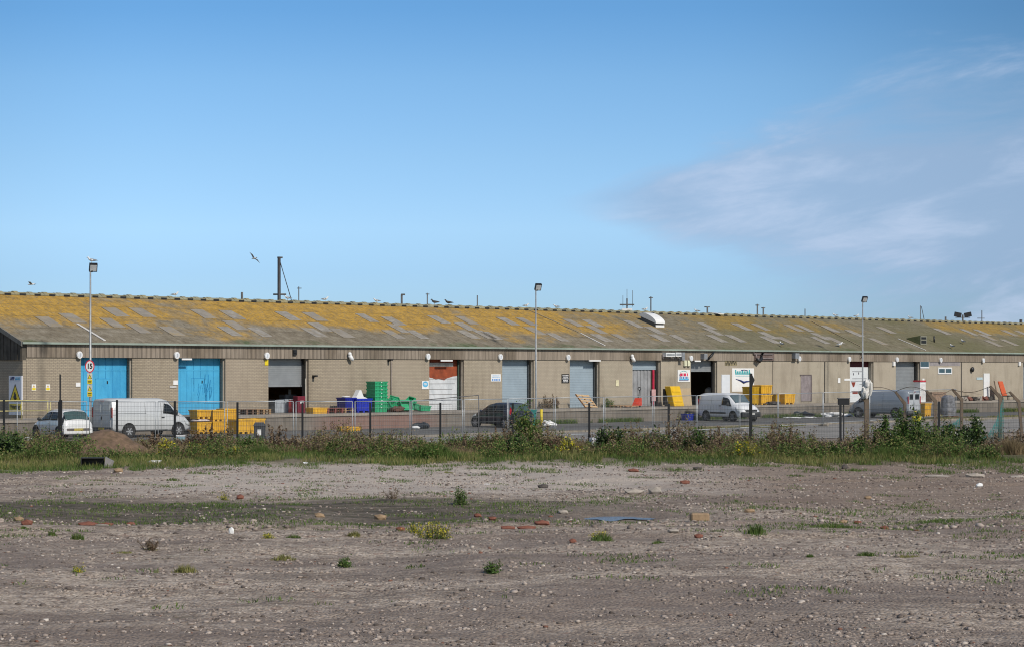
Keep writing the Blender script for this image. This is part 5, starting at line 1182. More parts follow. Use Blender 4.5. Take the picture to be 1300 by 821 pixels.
for sx in (-1, 1):
    for sy in (-.6, -.05): MB().tube([(sx*.45, sy, 0), (sx*.45, sy, .3)], .03, 6).build('leg', black_m, t)

# ------------------------------------------------------------------ security mesh fence with black posts
FP = [-62, 5, 77, 148.5, 222, 301.5, 384, 470, 559, 651, 748, 849, 953, 1067, 1192, 1322]
FT = [507, 507, 507, 507, 508.5, 510, 510, 510.5, 510.5, 511, 511, 512, 512, 512, 509, 508]
def fY(px): return 87.2-6.2*(px/1300.)
mf = thing('mesh_fence', gnd(650, fY(650)), 0, 'long welded mesh fence with thin black posts in the weeds', 'fence')
mfo = mf.location.copy(); base_pts = []
for px, py in zip(FP, FT):
    Y = fY(px); p = gnd(px, Y); zt = H-(py-HY)*Y/F; zg = gz(p.x, p.y); base_pts.append((p.x, p.y, zg, zt))
    wd = .085 if px not in (77, 953) else .13
    o = MB().bb(-wd/2, wd/2, -.03, .03, -.25, zt-zg).build('post', black_m, mf); o.location = Vector((p.x, p.y, zg))-mfo
    o.rotation_euler.z = random.uniform(-.1, .1)
wire = M('grey_green_wire', (.10, .105, .11), .6)
for i, (p, q_) in enumerate(zip(base_pts, base_pts[1:])):
    dx, dy = q_[0]-p[0], q_[1]-p[1]; Ln = math.hypot(dx, dy); q = MB(); nw = int(Ln/.062)
    zb = min(p[2], q_[2])+.05; zt = min(p[3], q_[3])-.04; an = math.atan2(dy, dx)
    Rm = Matrix.Rotation(an, 3, 'Z'); r_ = .0022
    for k in range(1, nw):
        x = Ln*k/nw; q.add([Rm@Vector((x-r_, 0.034, zb)), Rm@Vector((x+r_, .034, zb)), Rm@Vector((x+r_, .034, zt)), Rm@Vector((x-r_, .034, zt)), Rm@Vector((x, .034+2*r_, zb)), Rm@Vector((x, .034+2*r_, zt))], [(0, 1, 2, 3), (1, 4, 5, 2), (4, 0, 3, 5)])
    for k in range(11): z = zb+(zt-zb)*k/10; q.box(Rm@Vector((Ln/2, .045, z)), (Ln, .009, .009), 0, an)
    o = q.build('mesh_panel', wire, mf); o.location = Vector((p[0], p[1], 0))-mfo
# tall black poles standing by two fence posts
for px, py0, w_, la in ((76.4, 474.5, .055, 'thin tall black pole in front of the white hatchback'), (953.2, 473.5, .11, 'thick tall black pole with bracket in front of the white van bonnet')):
    Y = fY(px)-.25; p = gnd(px, Y, gz(gnd(px, Y).x, Y)-.1); hh = H-(py0-HY)*Y/F-p.z
    t = thing('black_pole', p, 0, la, 'pole'); MB().bb(-w_/2, w_/2, -w_/2, w_/2, 0, hh).build('shaft', black_m, t)
    if w_ < .1: MB().bb(-.07, .07, -.09, -.0281, 0, hh-1.15).build('sleeve', black_m, t)
    else: MB().add([(.05, -.05, hh-.05), (.05, -.05, hh-.52), (.15, -.05, hh-.26), (.05, .05, hh-.05), (.05, .05, hh-.52), (.15, .05, hh-.26)], [(0, 1, 2), (5, 4, 3), (0, 2, 5, 3), (1, 4, 5, 2), (0, 3, 4, 1)]).build('bracket', black_m, t)
# white cloth caught at the foot of a post, black box hanging on the fence
p = gnd(752, 81.6); tag(MB().blob((0, 0, .26), (.12, .12, .28), 0, 2, .35, 9).blob((.14, 0, .40), (.10, .08, .12), 0, 1, .3, 5).build('caught_cloth', M('dirty_white_cloth', (.52, .54, .57), .8), None, (p.x, p.y, gz(p.x, p.y))), 'dirty white cloth caught low on a black fence post', 'cloth')
# ------------------------------------------------------------------ temporary fence panels
galv = M('galvanised_tube', (.40, .43, .46), .45, .3, .1); hw = M('thin_wire', (.28, .30, .32), .5, .2)
HP = [(20, 89), (112, 89), (199, 89), (287, 89), (374, 89.5), (449, 90), (522, 91), (588, 95), (645, 97.5), (704, 101), (767, 104), (829.5, 107), (884.5, 110.5), (939, 114), (988, 118), (1045, 124), (1104, 131), (1160, 138), (1214, 146)]
HG = 'temporary fence panels along the yard'
ords = ['first', 'second', 'third', 'fourth', 'fifth', 'sixth', 'seventh', 'eighth', 'ninth', 'tenth', 'eleventh', 'twelfth', 'thirteenth', 'fourteenth', 'fifteenth', 'sixteenth', 'seventeenth', 'eighteenth']
def heras(p0, p1, label, top0=2.02, top1=2.02, dark=False):
    d = p1-p0; Ln = math.hypot(d.x, d.y); t = thing('fence_panel', p0, math.atan2(d.y, d.x), label, 'fence panel', HG)
    mt = galv if not dark else M('dark_tube', (.12, .12, .13), .5)
    q = MB(); q.tube([(.06, 0, .03), (.06, 0, top0)], .020, 6).tube([(Ln-.06, 0, .03), (Ln-.06, 0, top1)], .020, 6)
    q.tube([(.06, 0, top0), (Ln-.06, 0, top1)], .021, 6).tube([(.06, 0, .18), (Ln-.06, 0, .18)], .02, 6); q.build('frame', mt, t)
    q = MB(); n = int(Ln/.095); r_ = .0015
    for k in range(1, n):
        x = .06+(Ln-.12)*k/n; zt = top0+(top1-top0)*k/n; q.add([(x-r_, 0, .18), (x+r_, 0, .18), (x+r_, 0, zt), (x-r_, 0, zt), (x, 2*r_, .18), (x, 2*r_, zt)], [(0, 1, 2, 3), (1, 4, 5, 2), (4, 0, 3, 5)])
    for k in range(1, 7): z = .18+k*.26; q.box((Ln/2, .004, z), (Ln-.12, .004, .004))
    q.build('wire_mesh', hw, t)
    for x in (0.06, Ln-.06): MB().box((x, 0, .06), (.22, .6, .11)).build('foot_block', conc_m, t, bevel=.02) if x < 1 else None
for i, (a_, b_) in enumerate(zip(HP, HP[1:])):
    heras(gnd(*a_), gnd(*b_), 'galvanised temporary fence panel, %s from the left in the yard row' % ords[i])
heras(gnd(521, 92.5), gnd(609, 94.0), 'skewed dark railed fence panel rising towards the dark car', 2.0, 2.24, True)
p = gnd(1071, 100); t = thing('black_box', (p.x, p.y, 0), 0, 'black plastic box on a stand behind the mesh fence left of the thick concrete post', 'box')
MB().bb(-.27, .27, -.14, .14, 1.70, 1.98).build('shell', black_m, t, bevel=.02); MB().bb(-.29, .29, -.16, .16, 1.982, 2.03).build('lid', M('grey_lid', (.09, .09, .1)), t); MB().bb(-.03, .03, -.03, .03, 0, 1.699).build('stand', black_m, t)
# ------------------------------------------------------------------ bent concrete fence posts
BP = [(1100, 508, 1090.5, 497, 88, .19, 'thickest nearest bent concrete post with white cloth wrapped on its arm'), (1148.5, 511, 1136.5, 497, 100, .14, 'bent concrete post standing before the pale van doors'),
      (1187.5, 508, 1175.5, 495.5, 99, .15, 'bent concrete post left of the thin black fence post'), (1220.8, 506, 1208.5, 493.5, 101, .14, 'bent concrete post right of the shrink wrapped load'),
      (1270, 503.5, 1256.5, 490, 99, .16, 'bent concrete post with teal netting tied to it'), (1293.5, 509, 1281.5, 497, 102, .13, 'bent concrete post furthest right below the orange chair')]
for px, py, ax_, ay, Y, w_, la in BP:
    p = gnd(px, Y); zb = H-(py-HY)*Y/F; pa = at(ax_, ay, Y)
    t = thing('concrete_post', p, 0, la, 'fence post', 'bent concrete fence posts'); q = MB(); h2 = w_/2
    dx, dz = pa.x-p.x, pa.z-zb; lean = .0
    prof = [(-h2, -.2), (h2, -.2), (h2, zb+.02), (dx+h2*.7, zb+dz+h2*.5), (dx-h2*.4, zb+dz-h2*.3), (-h2, zb-.06)]
    if px > 1290: prof = [(x+(.18*(1-max(0, z)/zb) if z < zb-.1 else 0), z) for x, z in prof]
    q.prism(prof, -h2, h2).build('shaft', M('aged_concrete_post', (.15, .115, .085), .9, 0, .3, 3, dirt=(.08, .06, .045)), t)
p = at(1100, 493, 87.9)
t = thing('wrapped_cloth', (p.x, p.y, p.z-.4), 0, 'white cloth bundled over the thick concrete post arm', 'cloth')
q = MB().blob((.02, 0, .60), (.17, .14, .20), 0, 2, .3, 61, True).blob((-.06, -.02, .22), (.18, .14, .24), 0, 2, .3, 62, True).tube([(-.10, 0, .0), (-.14, 0, .22), (-.02, -.03, .38), (.02, -.03, .62), (.10, 0, .74), (.17, 0, .62), (.20, .02, .35), (.16, .02, .1)], [.09, .12, .10, .10, .11, .10, .08, .04], 7, smooth=False); q.build('fabric', M('white_fabric', (.66, .65, .63), .8, 0, .08, 5), t)
# barbed wire sagging between the bent arms
q = MB(); pts = [at(ax_, ay, Y) for _, _, ax_, ay, Y, _, _ in BP]
for a_, b_ in zip(pts, pts[1:]):
    q.tube([a_.lerp(b_, s_)+Vector((0, 0, .22*math.sin(s_*math.pi)*(1 if a_.x < 20 else -1))) for s_ in np.linspace(0, 1, 9)], .014, 5)
tag(q.build('barbed_wire', M('rusty_wire', (.10, .07, .05), .8)), 'rusty wire strung between the bent arms of the concrete posts', 'wire')
# teal netting
net = M('teal_net', (.03, .22, .21), .8, 0, .3, 8)
def netting(px, Y, w_, h_, label, seed):
    r_ = random.Random(seed); t = thing('fishing_net', gnd(px, Y), 0, label, 'net'); q = MB()
    for k in range(46):
        s_ = k/45; x0 = (s_-.5)*w_; top = h_*(max(0, s_))**2.1+.1
        q.tube([(x0-.2*(1-s_), r_.uniform(-.05, .05), .0), (x0+r_.uniform(-.03, .03), 0, top*.5), (x0+.12*(1-s_)+r_.uniform(-.04, .04), 0, top)], .008, 4)
    for k in range(14):
        z = h_*k/14; x0 = -w_/2+w_*(max(0, z)/h_)**.45; q.tube([(x0, 0, z+.02), ((x0+w_/2)/2, .02, z-.03*math.sin(k)), (w_/2, 0, z)], .007, 4)
    q.build('mesh', net, t)
netting(1257, 98.6, 1.3, 1.95, 'teal fishing net draped up to the bent concrete post', 1)
netting(1206, 120, 1.2, .55, 'low heap of teal netting under the shrink wrapped load', 2)

# ------------------------------------------------------------------ masts and poles beyond the roof
def mast(px, pyt, Y, r, label, cross=(), stay=None, cat='mast', top=None, name='ship_mast', group=None):
    p = gnd(px, Y); h_ = H-(pyt-HY)*Y/F; t = thing(name, p, 0, label, cat, group)
    MB().tube([(0, 0, 0), (0, 0, h_)], [r*1.2, r], 8).build('pole', M('dark_mast', (.035, .035, .04), .6) if r > .1 else M('grey_mast', (.16, .17, .19), .6), t)
    for (py, wl, wr) in cross:
        z = H-(py-HY)*Y/F; MB().tube([(-wl, 0, z), (wr, 0, z)], r*.45+.02, 6).build('crosstree', M('grey_mast', (.1, .1, .1)), t)
    if stay:
        MB().tube([(.1, 0, H-(stay[1]-HY)*Y/F), ((stay[2]-px)*Y/F, 0, H-(stay[3]-HY)*Y/F)], .035, 5).build('stay', M('dark_mast', (.03, .03, .03)), t)
    if top == 'flood':
        z = h_
        for s_ in (-1, 1): MB().box((s_*.55, 0, z), (.75, .3, .5), 0, 0, Matrix.Rotation(-s_*.2, 3, 'Y')).build('floodlight', black_m, t)
        MB().box((0, 0, z-.3), (1.6, .08, .08)).build('bracket', black_m, t)
    if top == 'light': MB().box((.12, 0, h_), (.35, .2, .14)).build('lamp_head', M('grey_mast', (.1, .1, .1)), t)
    if top == 'antenna':
        for dx, dz in ((-.4, .3), (.0, .9), (.55, .8)): MB().tube([(dx, 0, h_-.8), (dx, 0, h_+dz)], .025, 5).build('antenna', M('grey_mast', (.1, .1, .1)), t)
        MB().box((0, 0, h_-.6), (1.4, .3, .12)).build('radar_bar', M('grey_mast', (.1, .1, .1)), t); MB().box((0, 0, h_-1.15), (1.0, .4, .35)).build('platform', white_pl, t)
mast(354.3, 326, 175, .135, 'thickest tall dark ship mast with stay and crosstree above the roof', ((373.8, .5, .6), (327, .15, .3)), (354.3, 333, 370.5, 383))
mast(307.2, 371, 170, .09, 'short dark pole top just above the roof left of the thick mast')
mast(379.3, 364, 185, .045, 'thin pole right of the thick mast', ((366, .15, .25),), None, 'pole')
mast(510, 374, 185, .09, 'stubby pole with pointed lamp left of the dark gull pair', (), None, 'lamp post', 'light')
mast(542.5, 372, 190, .05, 'thin pole with small fork next to the left dark gull', ((373.5, .15, .2),), None, 'pole')
mast(606, 375, 190, .05, 'thin bare pole on the skyline left of the middle floodlight post', (), None, 'pole')
mast(796, 379, 200, .07, 'ship mast with radar bar and antennas above the ridge', (), None, 'mast', 'antenna')
mast(826.3, 376.5, 200, .06, 'single slim pole behind the white roof ventilator', ((378, .2, .2),), None, 'pole')
mast(898, 389.5, 205, .08, 'short lamp pole right of the roof ventilator', ((389.7, .3, .25),), None, 'lamp post')
mast(961.5, 386, 210, .07, 'leaning slim pole, left one of a pair on the skyline', ((387.5, .2, .2),), None, 'pole')
mast(969, 390, 210, .07, 'slim pole with light, right one of a pair on the skyline', ((391, .2, .2),), None, 'pole')
mast(1022, 392, 215, .05, 'small thin pole left of the rightmost tall floodlight post', (), None, 'pole')
mast(1168.5, 388, 225, .04, 'faint tripod mast behind the far right roof', (), (1168.5, 389, 1173.5, 407))
mast(1200.5, 402, 225, .10, 'stub pole left of the twin floodlight', (), None, 'pole')
mast(1222.3, 399.5, 225, .09, 'pole with two black floodlights on the right skyline', (), None, 'lamp post', 'flood')
mast(1246.5, 394, 225, .05, 'thin pole right of the twin floodlight', ((404, .5, .3),), None, 'pole')
mast(1296, 405.5, 225, .16, 'stubby black topped pole at the far right skyline', (), None, 'pole')

# ------------------------------------------------------------------ gulls
gw = M('gull_white', (.74, .75, .76), .8, 0, .03); gg_ = M('gull_grey', (.22, .24, .27), .8, 0, .1); gk = M('gull_black', (.02, .02, .022), .8); gb = M('gull_beak', (.6, .35, .02), .6); gdk = M('gull_brown', (.07, .065, .06), .8, 0, .4, 30)
def gull(p, yaw, label, dark=False, s=1.0, group='gulls on the roof'):
    q = MB(); k = 1 if dark else 0
    q.tube([(-.30, 0, .17), (-.20, 0, .19), (-.08, 0, .20), (.04, 0, .22), (.12, 0, .26), (.16, 0, .32), (.18, 0, .36), (.235, 0, .365), (.25, 0, .36)], [.015, .045, .078, .085, .065, .042, .048, .03, .015], 10, 3 if dark else 0)
    for sd_ in (-1, 1):
        q.add([(.08, sd_*.075, .28), (.06, sd_*.092, .20), (-.14, sd_*.072, .18), (-.40, sd_*.02, .17), (-.30, sd_*.04, .225), (-.08, sd_*.06, .28)], [(0, 1, 2, 3, 4, 5)] if sd_ < 0 else [(5, 4, 3, 2, 1, 0)], 3 if dark else 1)
        q.tube([(0.0, sd_*.03, .15), (.005, sd_*.03, 0.0)], .007, 5, 4); q.box((.02, sd_*.03, .004), (.06, .04, .008), 4)
    q.add([(-.25, -.035, .20), (-.25, .035, .20), (-.42, .02, .165), (-.42, -.02, .165)], [(0, 1, 2, 3), (3, 2, 1, 0)], 2)
    q.tube([(.235, 0, .365), (.30, 0, .352)], [.014, .005], 6, 4)
    o = q.build('gull', [gw, gg_, gk, gdk, gb], None, p, yaw); o.scale = (s, s, s)
    return tag(o, label, 'gull', group)
def ridge_pt(px):
    y = W; a = a_of(px, y); return bw(a, y, ZR+.085)
for i, (px, yaw, dk_, la) in enumerate(((222.5, .2, 0, 'pale gull on the ridge, leftmost standing one'), (365, 3.0, 0, 'pale gull on the ridge between the thick mast and its stay'), (413, .1, 0, 'pale gull on the ridge right of the thin pole'),
        (478, 3.3, 0, 'white gull on the ridge left of the stubby lamp pole'), (551.5, 2.9, 1, 'dark brown gull on the ridge, left one of the dark pair'), (569, 2.9, 1, 'dark brown gull on the ridge, right one of the dark pair'),
        (668, .3, 0, 'pale gull on the ridge beside the middle floodlight post'), (706, 3.1, 0, 'grey gull on the ridge right of the middle floodlight post'), (819, .2, 0, 'white gull on the ridge behind the roof ventilator'),
        (884.5, 2.8, 0, 'grey gull on the ridge left of the raised hatch'), (1060, 3.2, 0, 'grey gull on the ridge left of the rightmost floodlight post'), (1087.5, .1, 0, 'white gull on the ridge close to the rightmost floodlight post'), (1155.5, 2.9, 0, 'grey gull on the ridge before the faint tripod mast'))):
    gull(ridge_pt(px), yaw, la, dk_, 1.0 if dk_ else .8)
for (px, py, la) in ((992, 440, 'tiny white gull low on the roof above the small grey door'), (1066.5, 440.5, 'white gull low on the roof left of the rightmost floodlight post'), (1208.5, 442.5, 'white gull low on the roof above the double window'), (1222.5, 436.5, 'grey white gull mid roof right of the green dormer')):
    a, y = on_roof(px, py); gull(bw(a, y, rz_(y)+.02), 2.0 if px != 1066.5 else .5, la, False, 1.0)
pz = gnd(114.8, 103.0); h_ = H-(336.5-HY)*103./F; gull((pz.x+.05, pz.y, h_+.075), 3.3, 'gull perched on top of the leftmost floodlight post', False, .85)
def flying(px, py, Y, yaw, bank, label):
    q = MB(); q.tube([(-.26, 0, 0), (-.12, 0, 0), (.05, 0, .01), (.17, 0, .01), (.25, 0, 0), (.30, 0, -.01)], [.015, .055, .07, .045, .035, .008], 8, 0)
    for sd_ in (-1, 1):
        a0, a1, a2 = (.10, sd_*.05, .02), (.14, sd_*.34, .16), (-.06, sd_*.68, .06)
        b0, b1 = (-.10, sd_*.05, .02), (-.04, sd_*.32, .14)
        vs = [a0, a1, a2, b1, b0]; vs2 = [(x, y, z-.012) for x, y, z in vs]
        q.add(vs+vs2, [(0, 1, 3, 4), (1, 2, 3), (9, 8, 6, 5), (8, 7, 6), (0, 5, 6, 1), (1, 6, 7, 2), (2, 7, 8, 3), (3, 8, 9, 4)], 1)
    q.add([(-.24, -.03, 0), (-.24, .03, 0), (-.38, .06, 0), (-.38, -.06, 0)], [(0, 1, 2, 3), (3, 2, 1, 0)], 0)
    o = q.build('flying_gull', [gw, gg_, gk], None, at(px, py, Y)); o.scale = (.72, .72, .72); o.rotation_euler = (bank, .1, yaw); tag(o, label, 'gull', 'gulls in flight')
flying(322.5, 328, 120, 2.4, .7, 'gull in flight in the sky left of the thick mast'); flying(40, 361, 115, 3.0, .15, 'gull in flight low over the left end of the ridge')

# ------------------------------------------------------------------ vegetation
def blades_mesh(name, P_, hgt, wid, lean, mat_, seg=2, stiff=1.0):
    n = len(P_); ang = RNG.uniform(0, 2*np.pi, n); la = RNG.uniform(0, 2*np.pi, n); ln = hgt*lean*RNG.uniform(.2, 1, n)
    wx, wy = np.cos(ang)*wid/2, np.sin(ang)*wid/2; dx, dy = np.cos(la)*ln, np.sin(la)*ln
    def lvl(t, wf):
        c = np.stack([P_[:, 0]+dx*t**1.7, P_[:, 1]+dy*t**1.7, P_[:, 2]+hgt*t*(1-.12*t)], 1); w_ = np.stack([wx*wf, wy*wf, 0*wx], 1); return c-w_, c+w_
    a0, a1 = lvl(0., 1.); b0, b1 = lvl(.55, .8); c0, _ = lvl(1., 0.)
    V_ = np.stack([a0, a1, b1, b0, c0], 1).reshape(-1, 3); i5 = np.arange(n)*5
    quads = np.stack([i5, i5+1, i5+2, i5+3], 1); tris = np.stack([i5+3, i5+2, i5+4], 1)
    me = bpy.data.meshes.new(name); nv = len(V_); me.vertices.add(nv); me.vertices.foreach_set('co', V_.ravel().astype(np.float32))
    loops = np.concatenate([quads, tris], 1).ravel(); me.loops.add(len(loops)); me.loops.foreach_set('vertex_index', loops.astype(np.int32))
    ls = np.stack([np.arange(n)*7, np.arange(n)*7+4], 1).ravel(); me.polygons.add(2*n); me.polygons.foreach_set('loop_start', ls.astype(np.int32))
    me.materials.append(mat_); me.update(calc_edges=True); me.validate(); o = bpy.data.objects.new(name, me); COL.objects.link(o); return o
def leaf_quads(name, P_, size, mats, mi, stems=None, elong=1.6):
    n = len(P_); A = RNG.normal(size=(n, 3)); A[:, 2] = A[:, 2]*.8+.3; A /= np.linalg.norm(A, axis=1)[:, None]; B = np.cross(A, RNG.normal(size=(n, 3))); B /= np.linalg.norm(B, axis=1)[:, None]
    s_ = size*RNG.uniform(.6, 1.3, n); A = A*(s_*elong/2)[:, None]; B = B*(s_/2)[:, None]
    V_ = np.stack([P_-A, P_+B*.9, P_+A, P_-B*.9], 1).reshape(-1, 3); vs = V_.tolist(); fs = (np.arange(n)[:, None]*4+np.arange(4)[None, :]).tolist(); ms = list(mi)
    sv, sf = stems or ([], []); o_ = len(vs); vs += sv; fs += [[i+o_ for i in f] for f in sf]; ms += [len(mats)-1]*len(sf)
    me = bpy.data.meshes.new(name); me.from_pydata(vs, [], fs)
    for m_ in mats: me.materials.append(m_)
    me.polygons.foreach_set('material_index', np.array(ms, dtype=np.int32)); me.update()
    o = bpy.data.objects.new(name, me); COL.objects.link(o); return o
g_green = leafmat('grass_green', [(.055, .11, .022), (.09, .165, .035), (.14, .21, .05), (.21, .23, .085)])
g_olive = leafmat('grass_olive', [(.17, .19, .055), (.25, .25, .08), (.31, .29, .11), (.36, .31, .15)])
g_dry = leafmat('grass_dry', [(.20, .155, .085), (.30, .23, .13), (.38, .30, .18), (.23, .15, .095)])
l_green = leafmat('leaf_green', [(.045, .095, .02), (.08, .16, .035), (.12, .21, .05), (.17, .24, .07)])
l_dark = leafmat('leaf_dark', [(.03, .05, .022), (.045, .075, .03), (.065, .105, .04), (.085, .11, .05)])
l_brown = leafmat('seed_brown', [(.085, .05, .035), (.16, .095, .065), (.23, .15, .10), (.18, .12, .10)], .1)
l_pink = leafmat('seed_pinkish', [(.17, .125, .085), (.25, .19, .13), (.33, .26, .18), (.16, .10, .07)], .15)
l_yel = leafmat('flower_yellow', [(.68, .56, .02), (.78, .66, .04), (.55, .52, .05)], .2)
l_white = leafmat('flower_white', [(.5, .52, .5), (.65, .66, .62)], .2)
stem_m = leafmat('stem_brown', [(.07, .045, .025), (.12, .09, .05)], .05)
def stems_geo(B_, T_, r=.006):
    vs, fs = [], []
    for b_, t_ in zip(B_, T_):
        o_ = len(vs); vs += [(b_[0]-r, b_[1], b_[2]), (b_[0]+r, b_[1], b_[2]), (t_[0]+r*.5, t_[1], t_[2]), (t_[0]-r*.5, t_[1], t_[2]), (b_[0], b_[1]+r, b_[2]), (t_[0], t_[1]+r*.5, t_[2])]
        fs += [[o_, o_+1, o_+2, o_+3], [o_+1, o_+4, o_+5, o_+2]]
    return vs, fs
def shrub(px, Y, wpx, py_top, style, label, group=None, dens=1.0, z0=None, name=None):
    X = (px-650)*Y/F; zg = gz(X, Y) if z0 is None else z0; wd = wpx*Y/F/2; ht = (H-(py_top-HY)*Y/F-zg)*(1 if py_top > 570 else 1.14 if px < 590 else 1.27)
    if ht < .1: ht = .12
    ns = int(max(8, 46*wd*dens)); shr = min(1.0, .35+ht*.65); 
    r = np.sqrt(RNG.uniform(0, 1, ns))*wd; th = RNG.uniform(0, 6.283, ns); bx, by = r*np.cos(th)*.75, r*np.sin(th)*.75*.8
    hh = ht*(1-.5*(r/wd)**2)*RNG.uniform(.45, 1.05, ns); k = .55*r
    T_ = np.stack([bx*1.35+RNG.normal(0, .07, ns), by*1.35+RNG.normal(0, .07, ns), hh], 1); B_ = np.stack([bx*.7, by*.7, np.full(ns, -.08)], 1)
    per = {'dock': 62, 'leafy': 80, 'dark': 90, 'tall': 76, 'mustard': 60, 'dry': 46}[style]; per = int(per*max(.6, min(1.3, ht)))
    t = RNG.uniform(.12, 1.0, (ns, per)); t = t**.8
    P_ = B_[:, None, :]+(T_-B_)[:, None, :]*t[..., None]; P_[..., 2] = np.maximum(P_[..., 2], .02)
    sp = {'dock': .045, 'leafy': .13, 'dark': .15, 'tall': .09, 'mustard': .10, 'dry': .07}[style]
    P_ = P_+RNG.normal(0, sp*shr, P_.shape)*(1.25-t[..., None]*.7); P_[..., 2] = np.abs(P_[..., 2]); P_ = P_.reshape(-1, 3); tt = t.ravel(); n = len(P_)
    if Y < 66: P_ = np.concatenate([P_, P_+RNG.normal(0, .02, P_.shape)]); tt = np.concatenate([tt, tt]); n = len(P_)
    u = RNG.uniform(0, 1, n)
    if style == 'dock': mats = [l_brown, g_olive, l_pink, stem_m]; mi = np.where(tt > .45, np.where(u < .48, 2, 0), np.where(u < .5, 1, np.where(u < .7, 2, 0))); size = .05
    elif style == 'leafy': mats = [l_green, g_olive, l_yel, stem_m]; mi = np.where(u < .78, 0, 1); size = .06
    elif style == 'dark': mats = [l_dark, l_green, l_white, stem_m]; mi = np.where(u < .70, 0, np.where((u > .985) & (tt > .6), 2, 1)); size = .075
    elif style == 'tall': mats = [l_green, g_green, l_dark, stem_m]; mi = np.where(u < .5, 0, np.where(u < .8, 1, 2)); size = .065
    elif style == 'mustard': mats = [l_green, g_olive, l_yel, stem_m]; mi = np.where((tt > .72) & (u < .55), 2, np.where(u < .55, 0, 1)); size = .05
    else: mats = [l_pink, g_dry, l_brown, stem_m]; mi = np.where(u < .5, 0, np.where(u < .8, 1, 2)); size = .05
    size = size*min(1, .5+ht*.6)*(.52 if Y < 66 else 1.05)
    o = leaf_quads(name or {'dock': 'dock_plant', 'leafy': 'leafy_bush', 'dark': 'dark_bush', 'tall': 'nettle_clump', 'mustard': 'flowering_weed', 'dry': 'dry_weed'}[style], P_, size, mats, mi.tolist(), stems_geo(B_.tolist(), T_.tolist(), .007))
    o.location = (X, Y, zg); tag(o, label, 'bush' if style in ('leafy', 'dark') else 'weed', group); return o
def tuft(px, Y, wpx, hm, label, mat_, n=160, group=None, name='grass_tuft', z0=None, wid=.012, yellow=0):
    X = (px-650)*Y/F; wd = wpx*Y/F/2; r = np.sqrt(RNG.uniform(0, 1, n))*wd*(.75+.35*RNG.uniform(0, 1, n)); far_ = RNG.uniform(0, 1, n) < .22; r = np.where(far_, r*RNG.uniform(1, 2.0 if hm > .15 else 1.2, n), r); th = RNG.uniform(0, 6.283, n)
    r = r*(1+.35*np.sin(th*2+px)+.2*np.sin(th*5+px)); P_ = np.stack([r*np.cos(th), r*np.sin(th)*.8, np.full(n, -.02)], 1)
    if z0 is None: P_[:, 2] += ground_h(P_[:, 0]+X, P_[:, 1]+Y)-gz(X, Y)
    hh = hm*np.clip(1-.5*(r/wd)**2, .16, 1)*RNG.uniform(.5, 1.1, n); o = blades_mesh(name, P_, hh, wid, .55, mat_)
    o.location = (X, Y, gz(X, Y) if z0 is None else z0); tag(o, label, 'grass' if name == 'grass_tuft' else 'plant', group)
    return o
WG = 'weeds and bushes along the fence'
